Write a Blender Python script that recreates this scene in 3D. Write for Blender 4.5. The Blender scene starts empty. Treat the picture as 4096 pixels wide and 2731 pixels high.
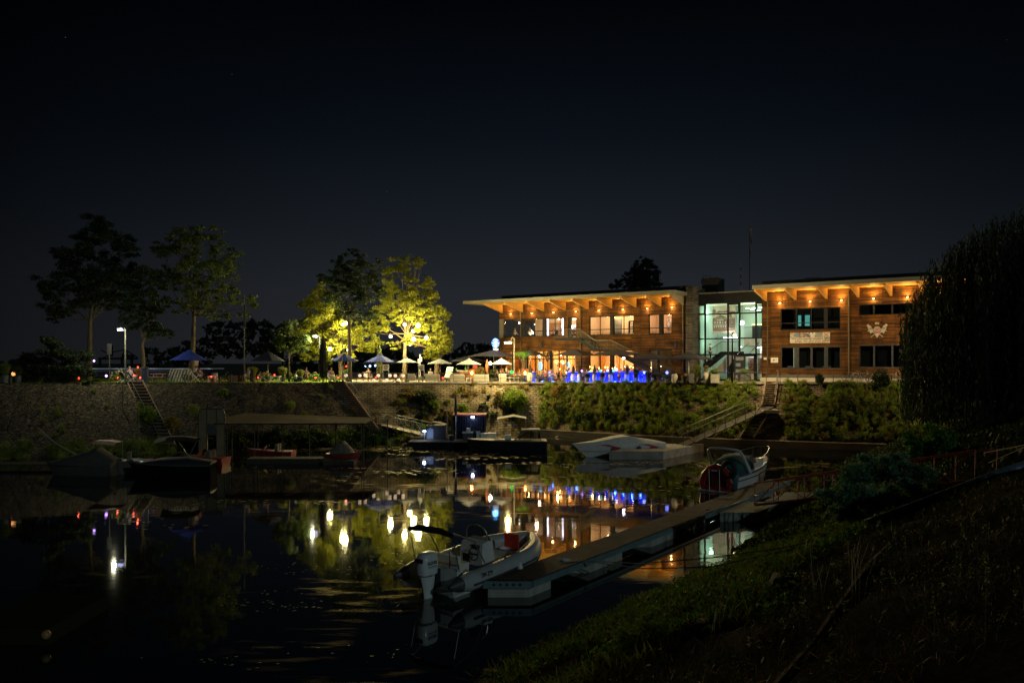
import bpy, math, random
import numpy as np
from mathutils import Vector, Matrix
random.seed(7); RNG = np.random.default_rng(7)
S = bpy.context.scene; COL = S.collection
F, HZ, ZC = 3186.0, 1450.0, 7.25          # focal length and horizon row (4096 px wide picture), eye height above the water
R = math.radians
def P(px, py, D): return Vector(((px-2048)/F*D, D, ZC-(py-HZ)/F*D))
def XX(px, D): return (px-2048)/F*D
EX = [-3200,-2400,-1550,-1070,-700,-400,-100,154,500,952,1300,1600,2100,3200]
ED = [58,63,68.5,71,75,79.5,82,82,76.5,71,68.5,67,64,58]
def G(y, xo=None):                          # height of the quay plateau above the water (it falls gently along the quay)
    if xo is not None: y = min(y, float(np.interp(xo, EX, ED))) if False else float(np.interp(xo, EX, ED))
    return 5.49-(min(max(y, 66), 88)-70)*0.0244
K = 1.7415
def Q(dx, dy, D): return P(dx*K, dy*K, D)

# ---------------------------------------------------------------- mesh builder
class MB:
    def __init__(s): s.v = []; s.f = []; s.uv = None
    def add(s, vs, fs):
        o = len(s.v); s.v += [tuple(v) for v in vs]; s.f += [tuple(i+o for i in f) for f in fs]; return s
    def box(s, c, d, rz=0.0, m=None):
        hx, hy, hz = d[0]/2, d[1]/2, d[2]/2
        vs = [Vector((x, y, z)) for z in (-hz, hz) for y in (-hy, hy) for x in (-hx, hx)]
        if rz: r = Matrix.Rotation(rz, 3, 'Z'); vs = [r@v for v in vs]
        if m: vs = [m@v for v in vs]
        c = Vector(c)
        return s.add([v+c for v in vs], [(0,2,3,1),(4,5,7,6),(0,1,5,4),(2,6,7,3),(0,4,6,2),(1,3,7,5)])
    def b2(s, a, b):                         # box from corner to corner
        return s.box([(a[i]+b[i])/2 for i in range(3)], [abs(b[i]-a[i]) for i in range(3)])
    def bar(s, p0, p1, w, h):
        p0 = Vector(p0); p1 = Vector(p1); d = p1-p0; L = d.length
        if L < 1e-6: return s
        x = d/L; u = Vector((0,0,1)) if abs(x.z) < .95 else Vector((0,1,0))
        y = u.cross(x).normalized(); z = x.cross(y)
        m = Matrix((x, y, z)).transposed()
        return s.box((p0+p1)/2, (L, w, h), m=m)
    def tube(s, pts, r, n=8, cap=True):
        pts = [Vector(p) for p in pts]; rs = r if isinstance(r, (list, tuple)) else [r]*len(pts)
        vs = []; fs = []; px = None
        for i, p in enumerate(pts):
            t = (pts[min(i+1, len(pts)-1)]-pts[max(i-1, 0)])
            t = t.normalized() if t.length > 1e-9 else Vector((0,0,1))
            if px is None: px = t.orthogonal().normalized()
            px = (px-t*px.dot(t)); px = px.normalized() if px.length > 1e-6 else t.orthogonal().normalized()
            py = t.cross(px)
            for k in range(n):
                a = 2*math.pi*k/n; vs.append(p+(px*math.cos(a)+py*math.sin(a))*rs[i])
        for i in range(len(pts)-1):
            for k in range(n):
                a = i*n+k; b = i*n+(k+1) % n; fs.append((a, b, b+n, a+n))
        if cap: fs.append(tuple(range(n))[::-1]); fs.append(tuple(range(len(vs)-n, len(vs))))
        return s.add(vs, fs)
    def lathe(s, prof, c=(0,0,0), n=16, sx=1.0, sy=1.0):
        vs = []; fs = []
        for r, z in prof:
            for k in range(n):
                a = 2*math.pi*k/n; vs.append((c[0]+r*sx*math.cos(a), c[1]+r*sy*math.sin(a), c[2]+z))
        for i in range(len(prof)-1):
            for k in range(n):
                a = i*n+k; b = i*n+(k+1) % n; fs.append((a, b, b+n, a+n))
        fs.append(tuple(range(n))[::-1]); fs.append(tuple(range(len(vs)-n, len(vs))))
        return s.add(vs, fs)
    def ball(s, c, r, n=12, m=8):
        rx, ry, rz = (r, r, r) if not isinstance(r, (tuple, list)) else r
        pr = [(math.sin(math.pi*i/m), -math.cos(math.pi*i/m)) for i in range(m+1)]
        pr[0] = (.02, -1); pr[-1] = (.02, 1)
        return s.lathe([(a*rx, b*rz) for a, b in pr], c, n, 1, ry/rx)
    def prism(s, poly, a, b, fn):            # poly in 2D, extruded between a and b, fn(x, y, t) -> point
        n = len(poly); vs = [fn(x, y, a) for x, y in poly]+[fn(x, y, b) for x, y in poly]
        fs = [tuple(range(n))[::-1], tuple(range(n, 2*n))]+[(i, (i+1) % n, (i+1) % n+n, i+n) for i in range(n)]
        return s.add(vs, fs)
    def quad(s, a, b, c, d): return s.add([a, b, c, d], [(0, 1, 2, 3)])
    def loft(s, secs, close=False, caps=True):
        n = len(secs[0]); vs = [p for q in secs for p in q]; fs = []
        for i in range(len(secs)-1):
            for k in range(n if close else n-1):
                a = i*n+k; b = i*n+(k+1) % n; fs.append((a, b, b+n, a+n))
        if caps: fs.append(tuple(range(n))[::-1]); fs.append(tuple(range(len(vs)-n, len(vs))))
        return s.add(vs, fs)
    def build(s, name, mat, parent=None, smooth=False, label=None, loc=None, rz=None):
        me = bpy.data.meshes.new(name); me.from_pydata(s.v, [], s.f); me.validate(); me.update()
        if mat: me.materials.append(mat)
        if smooth:
            me.polygons.foreach_set('use_smooth', [True]*len(me.polygons))
            try: me.set_sharp_from_angle(angle=R(40))
            except Exception: pass
        if s.uv is not None and len(s.uv) == len(s.v):
            ul = me.uv_layers.new(name='UVMap'); idx = np.empty(len(me.loops), dtype=np.int32)
            me.loops.foreach_get('vertex_index', idx)
            ul.data.foreach_set('uv', np.array(s.uv, dtype=np.float32)[idx].ravel())
        o = bpy.data.objects.new(name, me); COL.objects.link(o)
        if parent: o.parent = parent
        if label: o['label'] = label
        if loc is not None: o.location = loc
        if rz is not None: o.rotation_euler = (0, 0, rz)
        return o
def npmesh(name, V, Fq, mat, parent=None):    # fast mesh of quads from numpy
    me = bpy.data.meshes.new(name); nv = len(V); nf = len(Fq)
    me.vertices.add(nv); me.vertices.foreach_set('co', V.astype(np.float32).ravel())
    me.loops.add(nf*4); me.loops.foreach_set('vertex_index', Fq.astype(np.int32).ravel())
    me.polygons.add(nf); me.polygons.foreach_set('loop_start', np.arange(0, nf*4, 4, dtype=np.int32))
    me.update(calc_edges=True); me.validate()
    me.materials.append(mat)
    o = bpy.data.objects.new(name, me); COL.objects.link(o)
    if parent: o.parent = parent
    return o
def leafmesh(name, pts, size, mat, parent=None, aspect=.45, up=0.0, droop=None, jit=.4):
    """one leaf-shaped quad (kite) per point"""
    pts = np.asarray(pts, dtype=float); n = len(pts)
    d = RNG.normal(size=(n, 3)); d[:, 2] = d[:, 2]*(1-abs(up))+up*2
    if droop is not None: d = d*.25+np.array(droop)
    d /= np.linalg.norm(d, axis=1)[:, None]+1e-9
    e = np.cross(d, RNG.normal(size=(n, 3))); e /= np.linalg.norm(e, axis=1)[:, None]+1e-9
    L = size*(1+jit*RNG.uniform(-1, 1, n)); L = L[:, None]
    w = L*aspect*.5
    V = np.stack([pts-d*L*.5, pts+e*w, pts+d*L*.5, pts-e*w], axis=1).reshape(-1, 3)
    Fq = np.arange(n*4).reshape(-1, 4)
    return npmesh(name, V, Fq, mat, parent)
def clumpts(clumps, dens, shell=.55):
    """points filling ellipsoid clumps (x,y,z,rx,ry,rz), denser near the outside"""
    out = []
    for c in clumps:
        x, y, z, rx, ry, rz = c
        n = max(12, int(dens*rx*rz*4))
        d = RNG.normal(size=(n, 3)); d /= np.linalg.norm(d, axis=1)[:, None]
        rr = shell+(1-shell)*RNG.uniform(0, 1, n)
        rr *= 1+.16*np.sin(d[:, 0]*7+x*3)*np.cos(d[:, 2]*6+z*2)+RNG.normal(0, .06, n)
        out.append(np.stack([x+d[:, 0]*rx*rr, y+d[:, 1]*ry*rr, z+d[:, 2]*rz*rr], axis=1))
    return np.concatenate(out)

# ---------------------------------------------------------------- objects
def tag(o, label=None, cat=None, group=None, kind=None):
    if label: o['label'] = label
    if cat: o['category'] = cat
    if group: o['group'] = group
    if kind: o['kind'] = kind
    return o
def thing(name, label, cat, loc=(0,0,0), rz=0.0, group=None):
    o = bpy.data.objects.new(name, None); COL.objects.link(o); o.location = loc; o.rotation_euler = (0, 0, rz)
    o.empty_display_size = .2
    return tag(o, label, cat, group)
def kids(o): return [c for c in bpy.data.objects if c.parent == o]
def dup(root, loc, rz, label, group=None, sc=1.0):
    def cp(o, par):
        c = o.copy(); COL.objects.link(c)
        if par: c.parent = par
        for ch in kids(o): cp(ch, c)
        return c
    r = cp(root, None); r.location = loc; r.rotation_euler = (0, 0, rz); r.scale = (sc, sc, sc); r['label'] = label
    if group: r['group'] = group
    return r
def lamp(kind, loc, power, color, size=.1, parent=None, name=None, rot=None, spot=None, blend=.6):
    l = bpy.data.lights.new(name or 'light', kind); l.energy = power; l.color = color
    if kind == 'AREA': l.size = size
    else: l.shadow_soft_size = size
    if spot: l.spot_size = R(spot); l.spot_blend = blend
    o = bpy.data.objects.new(name or 'light', l); COL.objects.link(o); o.location = loc
    if rot: o.rotation_euler = rot
    if parent: o.parent = parent
    return o

# ---------------------------------------------------------------- materials
MATS = {}
def mat(name, c, rough=.7, metal=0.0, c2=None, scale=4.0, bump=0.0, bscale=None, spec=.5, tr=0.0, detail=4, stretch=(1,1,1), thr=None, obj=True):
    if name in MATS: return MATS[name]
    m = bpy.data.materials.new(name); m.use_nodes = True; nt = m.node_tree; N = nt.nodes; Lk = nt.links
    b = N['Principled BSDF']; b.inputs['Roughness'].default_value = rough; b.inputs['Metallic'].default_value = metal
    b.inputs['Specular IOR Level'].default_value = spec
    c2 = c2 or tuple(x*.72 for x in c)
    tc = N.new('ShaderNodeTexCoord'); mp = N.new('ShaderNodeMapping'); mp.inputs['Scale'].default_value = stretch
    Lk.new(tc.outputs['Object'], mp.inputs[0])
    nz = N.new('ShaderNodeTexNoise'); nz.inputs['Scale'].default_value = scale; nz.inputs['Detail'].default_value = detail
    Lk.new(mp.outputs[0], nz.inputs['Vector'])
    cr = N.new('ShaderNodeValToRGB'); lo, hi = thr or (.35, .65)
    cr.color_ramp.elements[0].position = lo; cr.color_ramp.elements[1].position = hi
    cr.color_ramp.elements[0].color = (*c2, 1); cr.color_ramp.elements[1].color = (*c, 1)
    Lk.new(nz.outputs['Fac'], cr.inputs[0]); Lk.new(cr.outputs[0], b.inputs['Base Color'])
    if bump:
        bn = N.new('ShaderNodeBump'); bn.inputs['Strength'].default_value = bump; bn.inputs['Distance'].default_value = .05
        n2 = N.new('ShaderNodeTexNoise'); n2.inputs['Scale'].default_value = bscale or scale*4; n2.inputs['Detail'].default_value = 6
        Lk.new(mp.outputs[0], n2.inputs['Vector']); Lk.new(n2.outputs['Fac'], bn.inputs['Height']); Lk.new(bn.outputs[0], b.inputs['Normal'])
    if tr:
        t = N.new('ShaderNodeBsdfTranslucent'); mx = N.new('ShaderNodeMixShader'); mx.inputs[0].default_value = tr
        Lk.new(cr.outputs[0], t.inputs[0]); Lk.new(b.outputs[0], mx.inputs[1]); Lk.new(t.outputs[0], mx.inputs[2])
        Lk.new(mx.outputs[0], N['Material Output'].inputs[0])
    MATS[name] = m; return m
def emit(name, c, s):
    if name in MATS: return MATS[name]
    m = bpy.data.materials.new(name); m.use_nodes = True; b = m.node_tree.nodes['Principled BSDF']
    b.inputs['Base Color'].default_value = (*[min(1, x*.8) for x in c], 1); b.inputs['Roughness'].default_value = .4
    b.inputs['Emission Color'].default_value = (*c, 1); b.inputs['Emission Strength'].default_value = s
    MATS[name] = m; return m
def glass(name, tint=(1,1,1), refl=.08, rough=.0):
    if name in MATS: return MATS[name]
    m = bpy.data.materials.new(name); m.use_nodes = True; nt = m.node_tree; N = nt.nodes; Lk = nt.links; N.clear()
    o = N.new('ShaderNodeOutputMaterial'); t = N.new('ShaderNodeBsdfTransparent'); t.inputs[0].default_value = (*tint, 1)
    g = N.new('ShaderNodeBsdfGlossy'); g.inputs['Roughness'].default_value = rough
    f = N.new('ShaderNodeFresnel'); f.inputs[0].default_value = 1.45
    mx = N.new('ShaderNodeMixShader'); Lk.new(f.outputs[0], mx.inputs[0]); Lk.new(t.outputs[0], mx.inputs[1]); Lk.new(g.outputs[0], mx.inputs[2])
    Lk.new(mx.outputs[0], o.inputs[0]); MATS[name] = m; return m
def leafm(name, c, c2, scale=1.2): return mat(name, c, .55, 0, c2, scale, tr=.45, spec=.25, detail=2)

def brickmat(name, bw, bh, c1, c2, mortar, ms=.02, rough=.85, uv=True, off=.5, bump=.6, swap=False, nscale=6, dirt=(.5,.5,.5)):
    m = bpy.data.materials.new(name); m.use_nodes = True; nt = m.node_tree; N = nt.nodes; Lk = nt.links; b = N['Principled BSDF']
    b.inputs['Roughness'].default_value = rough; b.inputs['Specular IOR Level'].default_value = .3
    tc = N.new('ShaderNodeTexCoord'); br = N.new('ShaderNodeTexBrick')
    if uv: src = tc.outputs['UV']
    else:
        sp = N.new('ShaderNodeSeparateXYZ'); cb = N.new('ShaderNodeCombineXYZ'); Lk.new(tc.outputs['Object'], sp.inputs[0])
        if swap:
            ad = N.new('ShaderNodeMath'); ad.operation = 'ADD'; Lk.new(sp.outputs['X'], ad.inputs[0]); Lk.new(sp.outputs['Y'], ad.inputs[1]); Lk.new(ad.outputs[0], cb.inputs['X'])
        else: Lk.new(sp.outputs['X'], cb.inputs['X'])
        Lk.new(sp.outputs['Z'], cb.inputs['Y']); src = cb.outputs[0]
    Lk.new(src, br.inputs['Vector']); br.inputs['Scale'].default_value = 1
    br.inputs['Brick Width'].default_value = bw; br.inputs['Row Height'].default_value = bh; br.inputs['Mortar Size'].default_value = ms
    br.inputs['Color1'].default_value = (*c1, 1); br.inputs['Color2'].default_value = (*c2, 1); br.inputs['Mortar'].default_value = (*mortar, 1)
    br.offset = off; br.inputs['Mortar Smooth'].default_value = .3
    nz = N.new('ShaderNodeTexNoise'); nz.inputs['Scale'].default_value = nscale*.12; nz.inputs['Detail'].default_value = 5; Lk.new(tc.outputs['Object'], nz.inputs['Vector'])
    cr = N.new('ShaderNodeValToRGB'); cr.color_ramp.elements[0].position = .35; cr.color_ramp.elements[1].position = .62
    cr.color_ramp.elements[0].color = (*dirt, 1); cr.color_ramp.elements[1].color = (1, 1, 1, 1); Lk.new(nz.outputs['Fac'], cr.inputs[0])
    mx = N.new('ShaderNodeMix'); mx.data_type = 'RGBA'; mx.blend_type = 'MULTIPLY'; mx.inputs[0].default_value = 1
    Lk.new(br.outputs['Color'], mx.inputs[6]); Lk.new(cr.outputs[0], mx.inputs[7]); Lk.new(mx.outputs[2], b.inputs['Base Color'])
    bn = N.new('ShaderNodeBump'); bn.inputs['Strength'].default_value = bump; bn.inputs['Distance'].default_value = .03; bn.invert = True
    Lk.new(br.outputs['Fac'], bn.inputs['Height']); Lk.new(bn.outputs[0], b.inputs['Normal'])
    MATS[name] = m; return m

M = {}
M['wood'] = brickmat('larch_cladding', 2.7, .10, (.31,.13,.024), (.095,.038,.008), (.006,.003,.002), .024, uv=False, off=.37, bump=.8, swap=True, nscale=7, dirt=(.42,.4,.38))
M['slate'] = brickmat('stone_pylon', .9, .16, (.19,.165,.12), (.09,.08,.065), (.02,.02,.018), .02, uv=False, swap=True)
M['plainwood'] = mat('glulam_timber', (.56,.32,.07), .5, c2=(.42,.22,.05), scale=1.2, stretch=(1,6,10))
M['soffit'] = mat('soffit_boards', (.55,.32,.07), .5, c2=(.42,.23,.05), scale=2, stretch=(8,1,1))
M['fascia'] = mat('zinc_fascia', (.2,.2,.165), .7, c2=(.16,.16,.13), scale=.7)
M['dark'] = mat('dark_frame', (.02,.022,.026), .7, c2=(.013,.015,.018), scale=3, spec=.15)
M['frame'] = mat('anthracite_frame', (.05,.056,.062), .6, c2=(.035,.04,.045), spec=.2)
M['dimconc'] = mat('dim_concrete', (.06,.055,.045), .9, c2=(.035,.032,.026), spec=.1)  # concrete darkened in its colour for the dim light on the left
M['dimred'] = mat('dim_red_hull', (.22,.015,.012), .5, c2=(.13,.01,.008))  # red hull paint with the left side's dimness put into the colour
M['dimcover'] = mat('dim_cover', (.17,.15,.12), .9, c2=(.1,.09,.07), spec=.1)  # pale cover colour lowered to stand for the weak light there
M['grey'] = mat('grey_metal', (.12,.125,.13), .45, .4, c2=(.08,.085,.09), scale=5)
M['steel'] = mat('galvanised_steel', (.42,.44,.44), .35, .8, c2=(.3,.32,.32), scale=7)
M['rail'] = mat('weathered_rail_paint', (.09,.09,.08), .5, .3, c2=(.05,.05,.05), scale=7)
M['black'] = mat('matt_black', (.012,.012,.014), .6, c2=(.02,.02,.022), scale=5)
M['roof'] = mat('roof_felt', (.02,.021,.022), .9, c2=(.012,.012,.013))
M['plaster'] = mat('interior_plaster', (.7,.57,.42), .8, c2=(.64,.5,.36), scale=.6)
M['ceil'] = mat('interior_ceiling', (.7,.58,.44), .8, c2=(.64,.52,.4), scale=.5)
M['floor'] = mat('interior_floor', (.22,.15,.1), .4, c2=(.16,.1,.07), scale=3, stretch=(1,6,1))
M['lobby'] = mat('lobby_wall', (.56,.7,.62), .8, c2=(.52,.66,.58), scale=.4)
M['concrete'] = mat('concrete', (.3,.29,.26), .85, c2=(.2,.19,.165), scale=1.5, bump=.3)
M['pale'] = mat('pale_plinth', (.55,.5,.42), .8, c2=(.45,.41,.34), scale=2)
M['white'] = mat('white_paint', (.72,.72,.7), .45, c2=(.62,.62,.6), scale=6)
M['gel'] = mat('boat_gelcoat', (.7,.72,.72), .18, c2=(.6,.62,.62), scale=2)
M['hyp'] = mat('grey_hypalon', (.42,.44,.45), .4, c2=(.36,.38,.39), scale=2)
M['red'] = mat('red_paint', (.42,.03,.025), .4, c2=(.3,.02,.018), scale=4)
M['navy'] = mat('navy_hull', (.012,.014,.022), .25, c2=(.008,.009,.014), scale=3)
M['rust'] = mat('dark_red_steel', (.36,.05,.05), .6, .0, c2=(.22,.03,.03), scale=5)
M['green_canvas'] = mat('teal_canvas', (.02,.1,.11), .8, c2=(.015,.07,.08), scale=3)
M['rubber'] = mat('black_rubber', (.015,.015,.015), .5, c2=(.03,.03,.03), scale=8)
M['aqua'] = mat('painted_steel_beam', (.2,.3,.32), .4, .3, c2=(.15,.23,.25), scale=4)
M['deck'] = brickmat('deck_planks', 6.0, .14, (.10,.083,.07), (.05,.04,.034), (.004,.004,.004), .018, uv=True, bump=.8, nscale=10)
M['wicker'] = mat('grey_wicker', (.32,.31,.28), .8, c2=(.24,.23,.21), scale=30)
M['cushion'] = mat('cream_cushion', (.7,.68,.62), .9, c2=(.62,.6,.54), scale=6)
M['timber'] = mat('garden_timber', (.36,.2,.1), .7, c2=(.25,.13,.06), scale=3, stretch=(1,8,8))
M['skin'] = mat('skin', (.62,.36,.25), .6, c2=(.57,.32,.22), scale=8)
M['bark'] = mat('tree_bark', (.11,.08,.045), .9, c2=(.055,.042,.025), scale=5, bump=.8, stretch=(2,2,.4))
M['bluefab'] = mat('blue_umbrella_fabric', (.02,.055,.4), .85, c2=(.015,.04,.3), scale=3, tr=.15)
M['darkfab'] = mat('charcoal_umbrella_fabric', (.032,.033,.05), .9, c2=(.024,.025,.04), scale=3, tr=.12)
M['greyfab'] = mat('grey_umbrella_fabric', (.19,.21,.25), .9, c2=(.15,.165,.2), scale=3, tr=.2)
M['whitefab'] = mat('white_umbrella_fabric', (.5,.54,.64), .9, c2=(.42,.46,.55), scale=3, tr=.25)
M['pot'] = mat('grey_pot', (.12,.12,.12), .6, c2=(.09,.09,.09), scale=6)
M['vase'] = mat('pale_stone_jar', (.5,.47,.4), .7, c2=(.38,.35,.3), scale=4)
M['dark_brown'] = mat('dark_brown', (.05,.035,.025), 1.0)
M['lawn'] = mat('lawn_grass', (.17,.25,.03), 1.0, c2=(.1,.16,.02), spec=.1, scale=1.5, bump=.6, bscale=30)
M['paving'] = mat('terrace_paving', (.3,.27,.23), .7, c2=(.22,.2,.17), scale=1.2)
M['pipe'] = mat('bronze_downpipe', (.09,.07,.035), .5, .3, c2=(.06,.05,.025))
M['pole'] = mat('dull_lamp_pole', (.12,.12,.1), .7, c2=(.08,.08,.07), spec=.2)
M['lampblack'] = mat('black_lamp_post', (.004,.004,.004), 1.0, c2=(.006,.006,.006), spec=0)
M['clear'] = glass('window_glass')
M['clearb'] = glass('dark_window_glass', (.75,.8,.85))
M['screen'] = glass('boat_windscreen', (.45,.48,.5), rough=.15)
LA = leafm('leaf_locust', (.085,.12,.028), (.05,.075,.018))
LB = leafm('leaf_lit_locust', (.19,.2,.014), (.12,.135,.01))  # locust leaf with the lamp light put into its colour
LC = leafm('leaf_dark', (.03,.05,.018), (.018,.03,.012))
LD = leafm('leaf_bush', (.22,.32,.035), (.09,.14,.02), .9)
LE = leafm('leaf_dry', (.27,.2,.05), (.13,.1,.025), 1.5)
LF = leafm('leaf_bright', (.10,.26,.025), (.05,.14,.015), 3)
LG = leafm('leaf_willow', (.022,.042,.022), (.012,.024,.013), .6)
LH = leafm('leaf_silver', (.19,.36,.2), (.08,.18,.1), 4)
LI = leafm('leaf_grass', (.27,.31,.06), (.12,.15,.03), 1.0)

# ---------------------------------------------------------------- camera, world
cam = bpy.data.cameras.new('camera'); co = bpy.data.objects.new('camera', cam); COL.objects.link(co)
co.location = (0, 0, ZC); co.rotation_euler = (R(90), 0, 0)
cam.sensor_width = 36; cam.lens = 36*F/4096; cam.shift_y = (HZ-2731/2)/4096; cam.clip_end = 3000; cam.clip_start = .05
S.camera = co
w = bpy.data.worlds.new('World'); S.world = w; w.use_nodes = True; nt = w.node_tree; N = nt.nodes; Lk = nt.links
bg = N['Background']; bg.inputs[1].default_value = 1.0
sky = N.new('ShaderNodeTexSky'); sky.sky_type = 'NISHITA'; sky.sun_disc = False; sky.sun_elevation = R(-6); sky.sun_rotation = R(200)
geo = N.new('ShaderNodeTexCoord'); sp = N.new('ShaderNodeSeparateXYZ'); Lk.new(geo.outputs['Generated'], sp.inputs[0])
cr = N.new('ShaderNodeValToRGB'); e = cr.color_ramp.elements         # elevation (sine of it)
e[0].position = 0.0; e[0].color = (.0205,.0218,.0252, 1); e[1].position = .42; e[1].color = (.0009,.0014,.0026, 1)
for pos, c in ((.09, (.0160,.0185,.0230)), (.18, (.0088,.0118,.0162)), (.27, (.0036,.0060,.0096))):
    x = e.new(pos); x.color = (*c, 1)
Lk.new(sp.outputs['Z'], cr.inputs[0])
ca = N.new('ShaderNodeValToRGB'); e = ca.color_ramp.elements         # town glow is strongest straight across the basin
e[0].position = .74; e[0].color = (.13,.13,.13, 1); e[1].position = .99; e[1].color = (1, 1, 1, 1)
x = e.new(.88); x.color = (.55,.55,.55, 1)
az = N.new('ShaderNodeVectorMath'); az.operation = 'DOT_PRODUCT'; az.inputs[1].default_value = (.06, .998, 0); Lk.new(geo.outputs['Generated'], az.inputs[0])
Lk.new(az.outputs['Value'], ca.inputs[0])
mx = N.new('ShaderNodeMix'); mx.data_type = 'RGBA'; mx.blend_type = 'MULTIPLY'; mx.inputs[0].default_value = 1
Lk.new(cr.outputs[0], mx.inputs[6]); Lk.new(ca.outputs[0], mx.inputs[7])
sc = N.new('ShaderNodeVectorMath'); sc.operation = 'SCALE'; sc.inputs['Scale'].default_value = .004; Lk.new(sky.outputs[0], sc.inputs[0])
ad = N.new('ShaderNodeVectorMath'); ad.operation = 'ADD'; Lk.new(mx.outputs[2], ad.inputs[0]); Lk.new(sc.outputs[0], ad.inputs[1])
vo = N.new('ShaderNodeTexVoronoi'); vo.inputs['Scale'].default_value = 26; Lk.new(geo.outputs['Generated'], vo.inputs['Vector'])   # a few faint stars
lt = N.new('ShaderNodeMath'); lt.operation = 'LESS_THAN'; lt.inputs[1].default_value = .0125; Lk.new(vo.outputs['Distance'], lt.inputs[0])
st = N.new('ShaderNodeVectorMath'); st.operation = 'SCALE'; st.inputs[0].default_value = (.035,.05,.08); Lk.new(lt.outputs[0], st.inputs['Scale'])
a2 = N.new('ShaderNodeVectorMath'); a2.operation = 'ADD'; Lk.new(ad.outputs[0], a2.inputs[0]); Lk.new(st.outputs[0], a2.inputs[1])
Lk.new(a2.outputs[0], bg.inputs[0])
S.view_settings.view_transform = 'Standard'; S.view_settings.look = 'None'; S.view_settings.exposure = 0; S.view_settings.gamma = 1
S.render.engine = 'CYCLES'
try:
    S.cycles.max_bounces = 6; S.cycles.transparent_max_bounces = 12; S.cycles.use_light_tree = True; S.cycles.sample_clamp_indirect = 3.0
except Exception: pass
sun = bpy.data.lights.new('camera_side_fill', 'SUN'); sun.energy = .24; sun.angle = R(.5); sun.color = (.72,.97,1.0)  # added sun standing in for lamp light from behind the camera
so = bpy.data.objects.new('camera_side_fill', sun); COL.objects.link(so); so.rotation_euler = (R(71), 0, R(36))
# ================================================================ THE BASIN, BANKS AND PLATEAU
FX = [-3200,-2400,-1550,-1070,-700,-400,-100,100,154,500,900,952,1300,1600,2100,3200]
FD = [53,58,62.5,65.5,69.5,73.5,76.5,78,77.5,72,68,67.6,65.3,63.8,61,55]
def edge(xo): D = float(np.interp(xo, EX, ED)); return Vector((xo/F*D, D, G(D)))
def foot(xo):
    D = float(np.interp(xo, FX, FD)); z = -.4
    if xo > 100: D += .55; z = .62
    return Vector((xo/F*D, D, z))
def BK(xo, t):                                # point on the embankment face, t = 0 at the foot, 1 at the top
    a, b = foot(xo), edge(xo); p = a.lerp(b, t); p.z += .35*math.sin(math.pi*t)*(.6 if xo < 100 else .3); return p
def bank(name, x0, x1, m, rough, step=14, rows=14):
    b = MB(); b.uv = []; n = int((x1-x0)/step)+1; L = 0; prev = None
    for i in range(n+1):
        xo = x0+(x1-x0)*i/n; e = edge(xo)
        if prev is not None: L += (e-prev).length
        prev = e; H_ = (e-foot(xo)).length
        for j in range(rows+1):
            t = j/rows; p = BK(xo, t)
            if rough and 0 < i < n and 0 < j < rows: p += Vector((random.uniform(-1, 1), random.uniform(-1, 1), random.uniform(-1, 1)))*rough
            b.v.append(tuple(p)); b.uv.append((L, t*H_))
    for i in range(n):
        for j in range(rows):
            a = i*(rows+1)+j; b.f.append((a, a+rows+1, a+rows+2, a+1))
    return tag(b.build(name, m, smooth=True), kind='structure')
def rubble():
    m = bpy.data.materials.new('rubble_stone'); m.use_nodes = True; nt = m.node_tree; N = nt.nodes; Lk = nt.links; b = N['Principled BSDF']
    b.inputs['Roughness'].default_value = .9; tc = N.new('ShaderNodeTexCoord'); mp = N.new('ShaderNodeMapping'); mp.inputs['Scale'].default_value = (1, 1, 2.4); Lk.new(tc.outputs['Object'], mp.inputs[0])
    v = N.new('ShaderNodeTexVoronoi'); v.inputs['Scale'].default_value = 3.0; Lk.new(mp.outputs[0], v.inputs['Vector'])
    v2 = N.new('ShaderNodeTexVoronoi'); v2.feature = 'DISTANCE_TO_EDGE'; v2.inputs['Scale'].default_value = 3.0; Lk.new(mp.outputs[0], v2.inputs['Vector'])
    cr = N.new('ShaderNodeValToRGB'); cr.color_ramp.elements[0].color = (.025,.019,.011,1); cr.color_ramp.elements[1].color = (.14,.105,.058,1); Lk.new(v.outputs['Color'], cr.inputs[0])
    c2 = N.new('ShaderNodeValToRGB'); c2.color_ramp.elements[0].color = (.1,.1,.09,1); c2.color_ramp.elements[1].position = .12; Lk.new(v2.outputs['Distance'], c2.inputs[0])
    mx = N.new('ShaderNodeMix'); mx.data_type = 'RGBA'; mx.blend_type = 'MULTIPLY'; mx.inputs[0].default_value = 1
    Lk.new(cr.outputs[0], mx.inputs[6]); Lk.new(c2.outputs[0], mx.inputs[7]); Lk.new(mx.outputs[2], b.inputs['Base Color'])
    bn = N.new('ShaderNodeBump'); bn.inputs['Strength'].default_value = 1; bn.inputs['Distance'].default_value = .12; Lk.new(c2.outputs[0], bn.inputs['Height']); Lk.new(bn.outputs[0], b.inputs['Normal'])
    return m
M['rubble'] = rubble()
M['paver'] = brickmat('bank_pavers', .62, .28, (.23,.195,.13), (.14,.118,.078), (.015,.013,.01), .035, bump=1, dirt=(.25,.24,.2))
M['paver2'] = brickmat('quay_wall_blocks', .55, .2, (.24,.19,.12), (.13,.1,.06), (.02,.017,.013), .03, bump=1, dirt=(.3,.28,.22))
bank('embankment_rubble', -3200, -700, M['rubble'], .1)
bank('embankment_pavers', -700, 112, M['paver'], .02)
bank('embankment_planted', 112, 3200, M['paver2'], .04)
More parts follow.
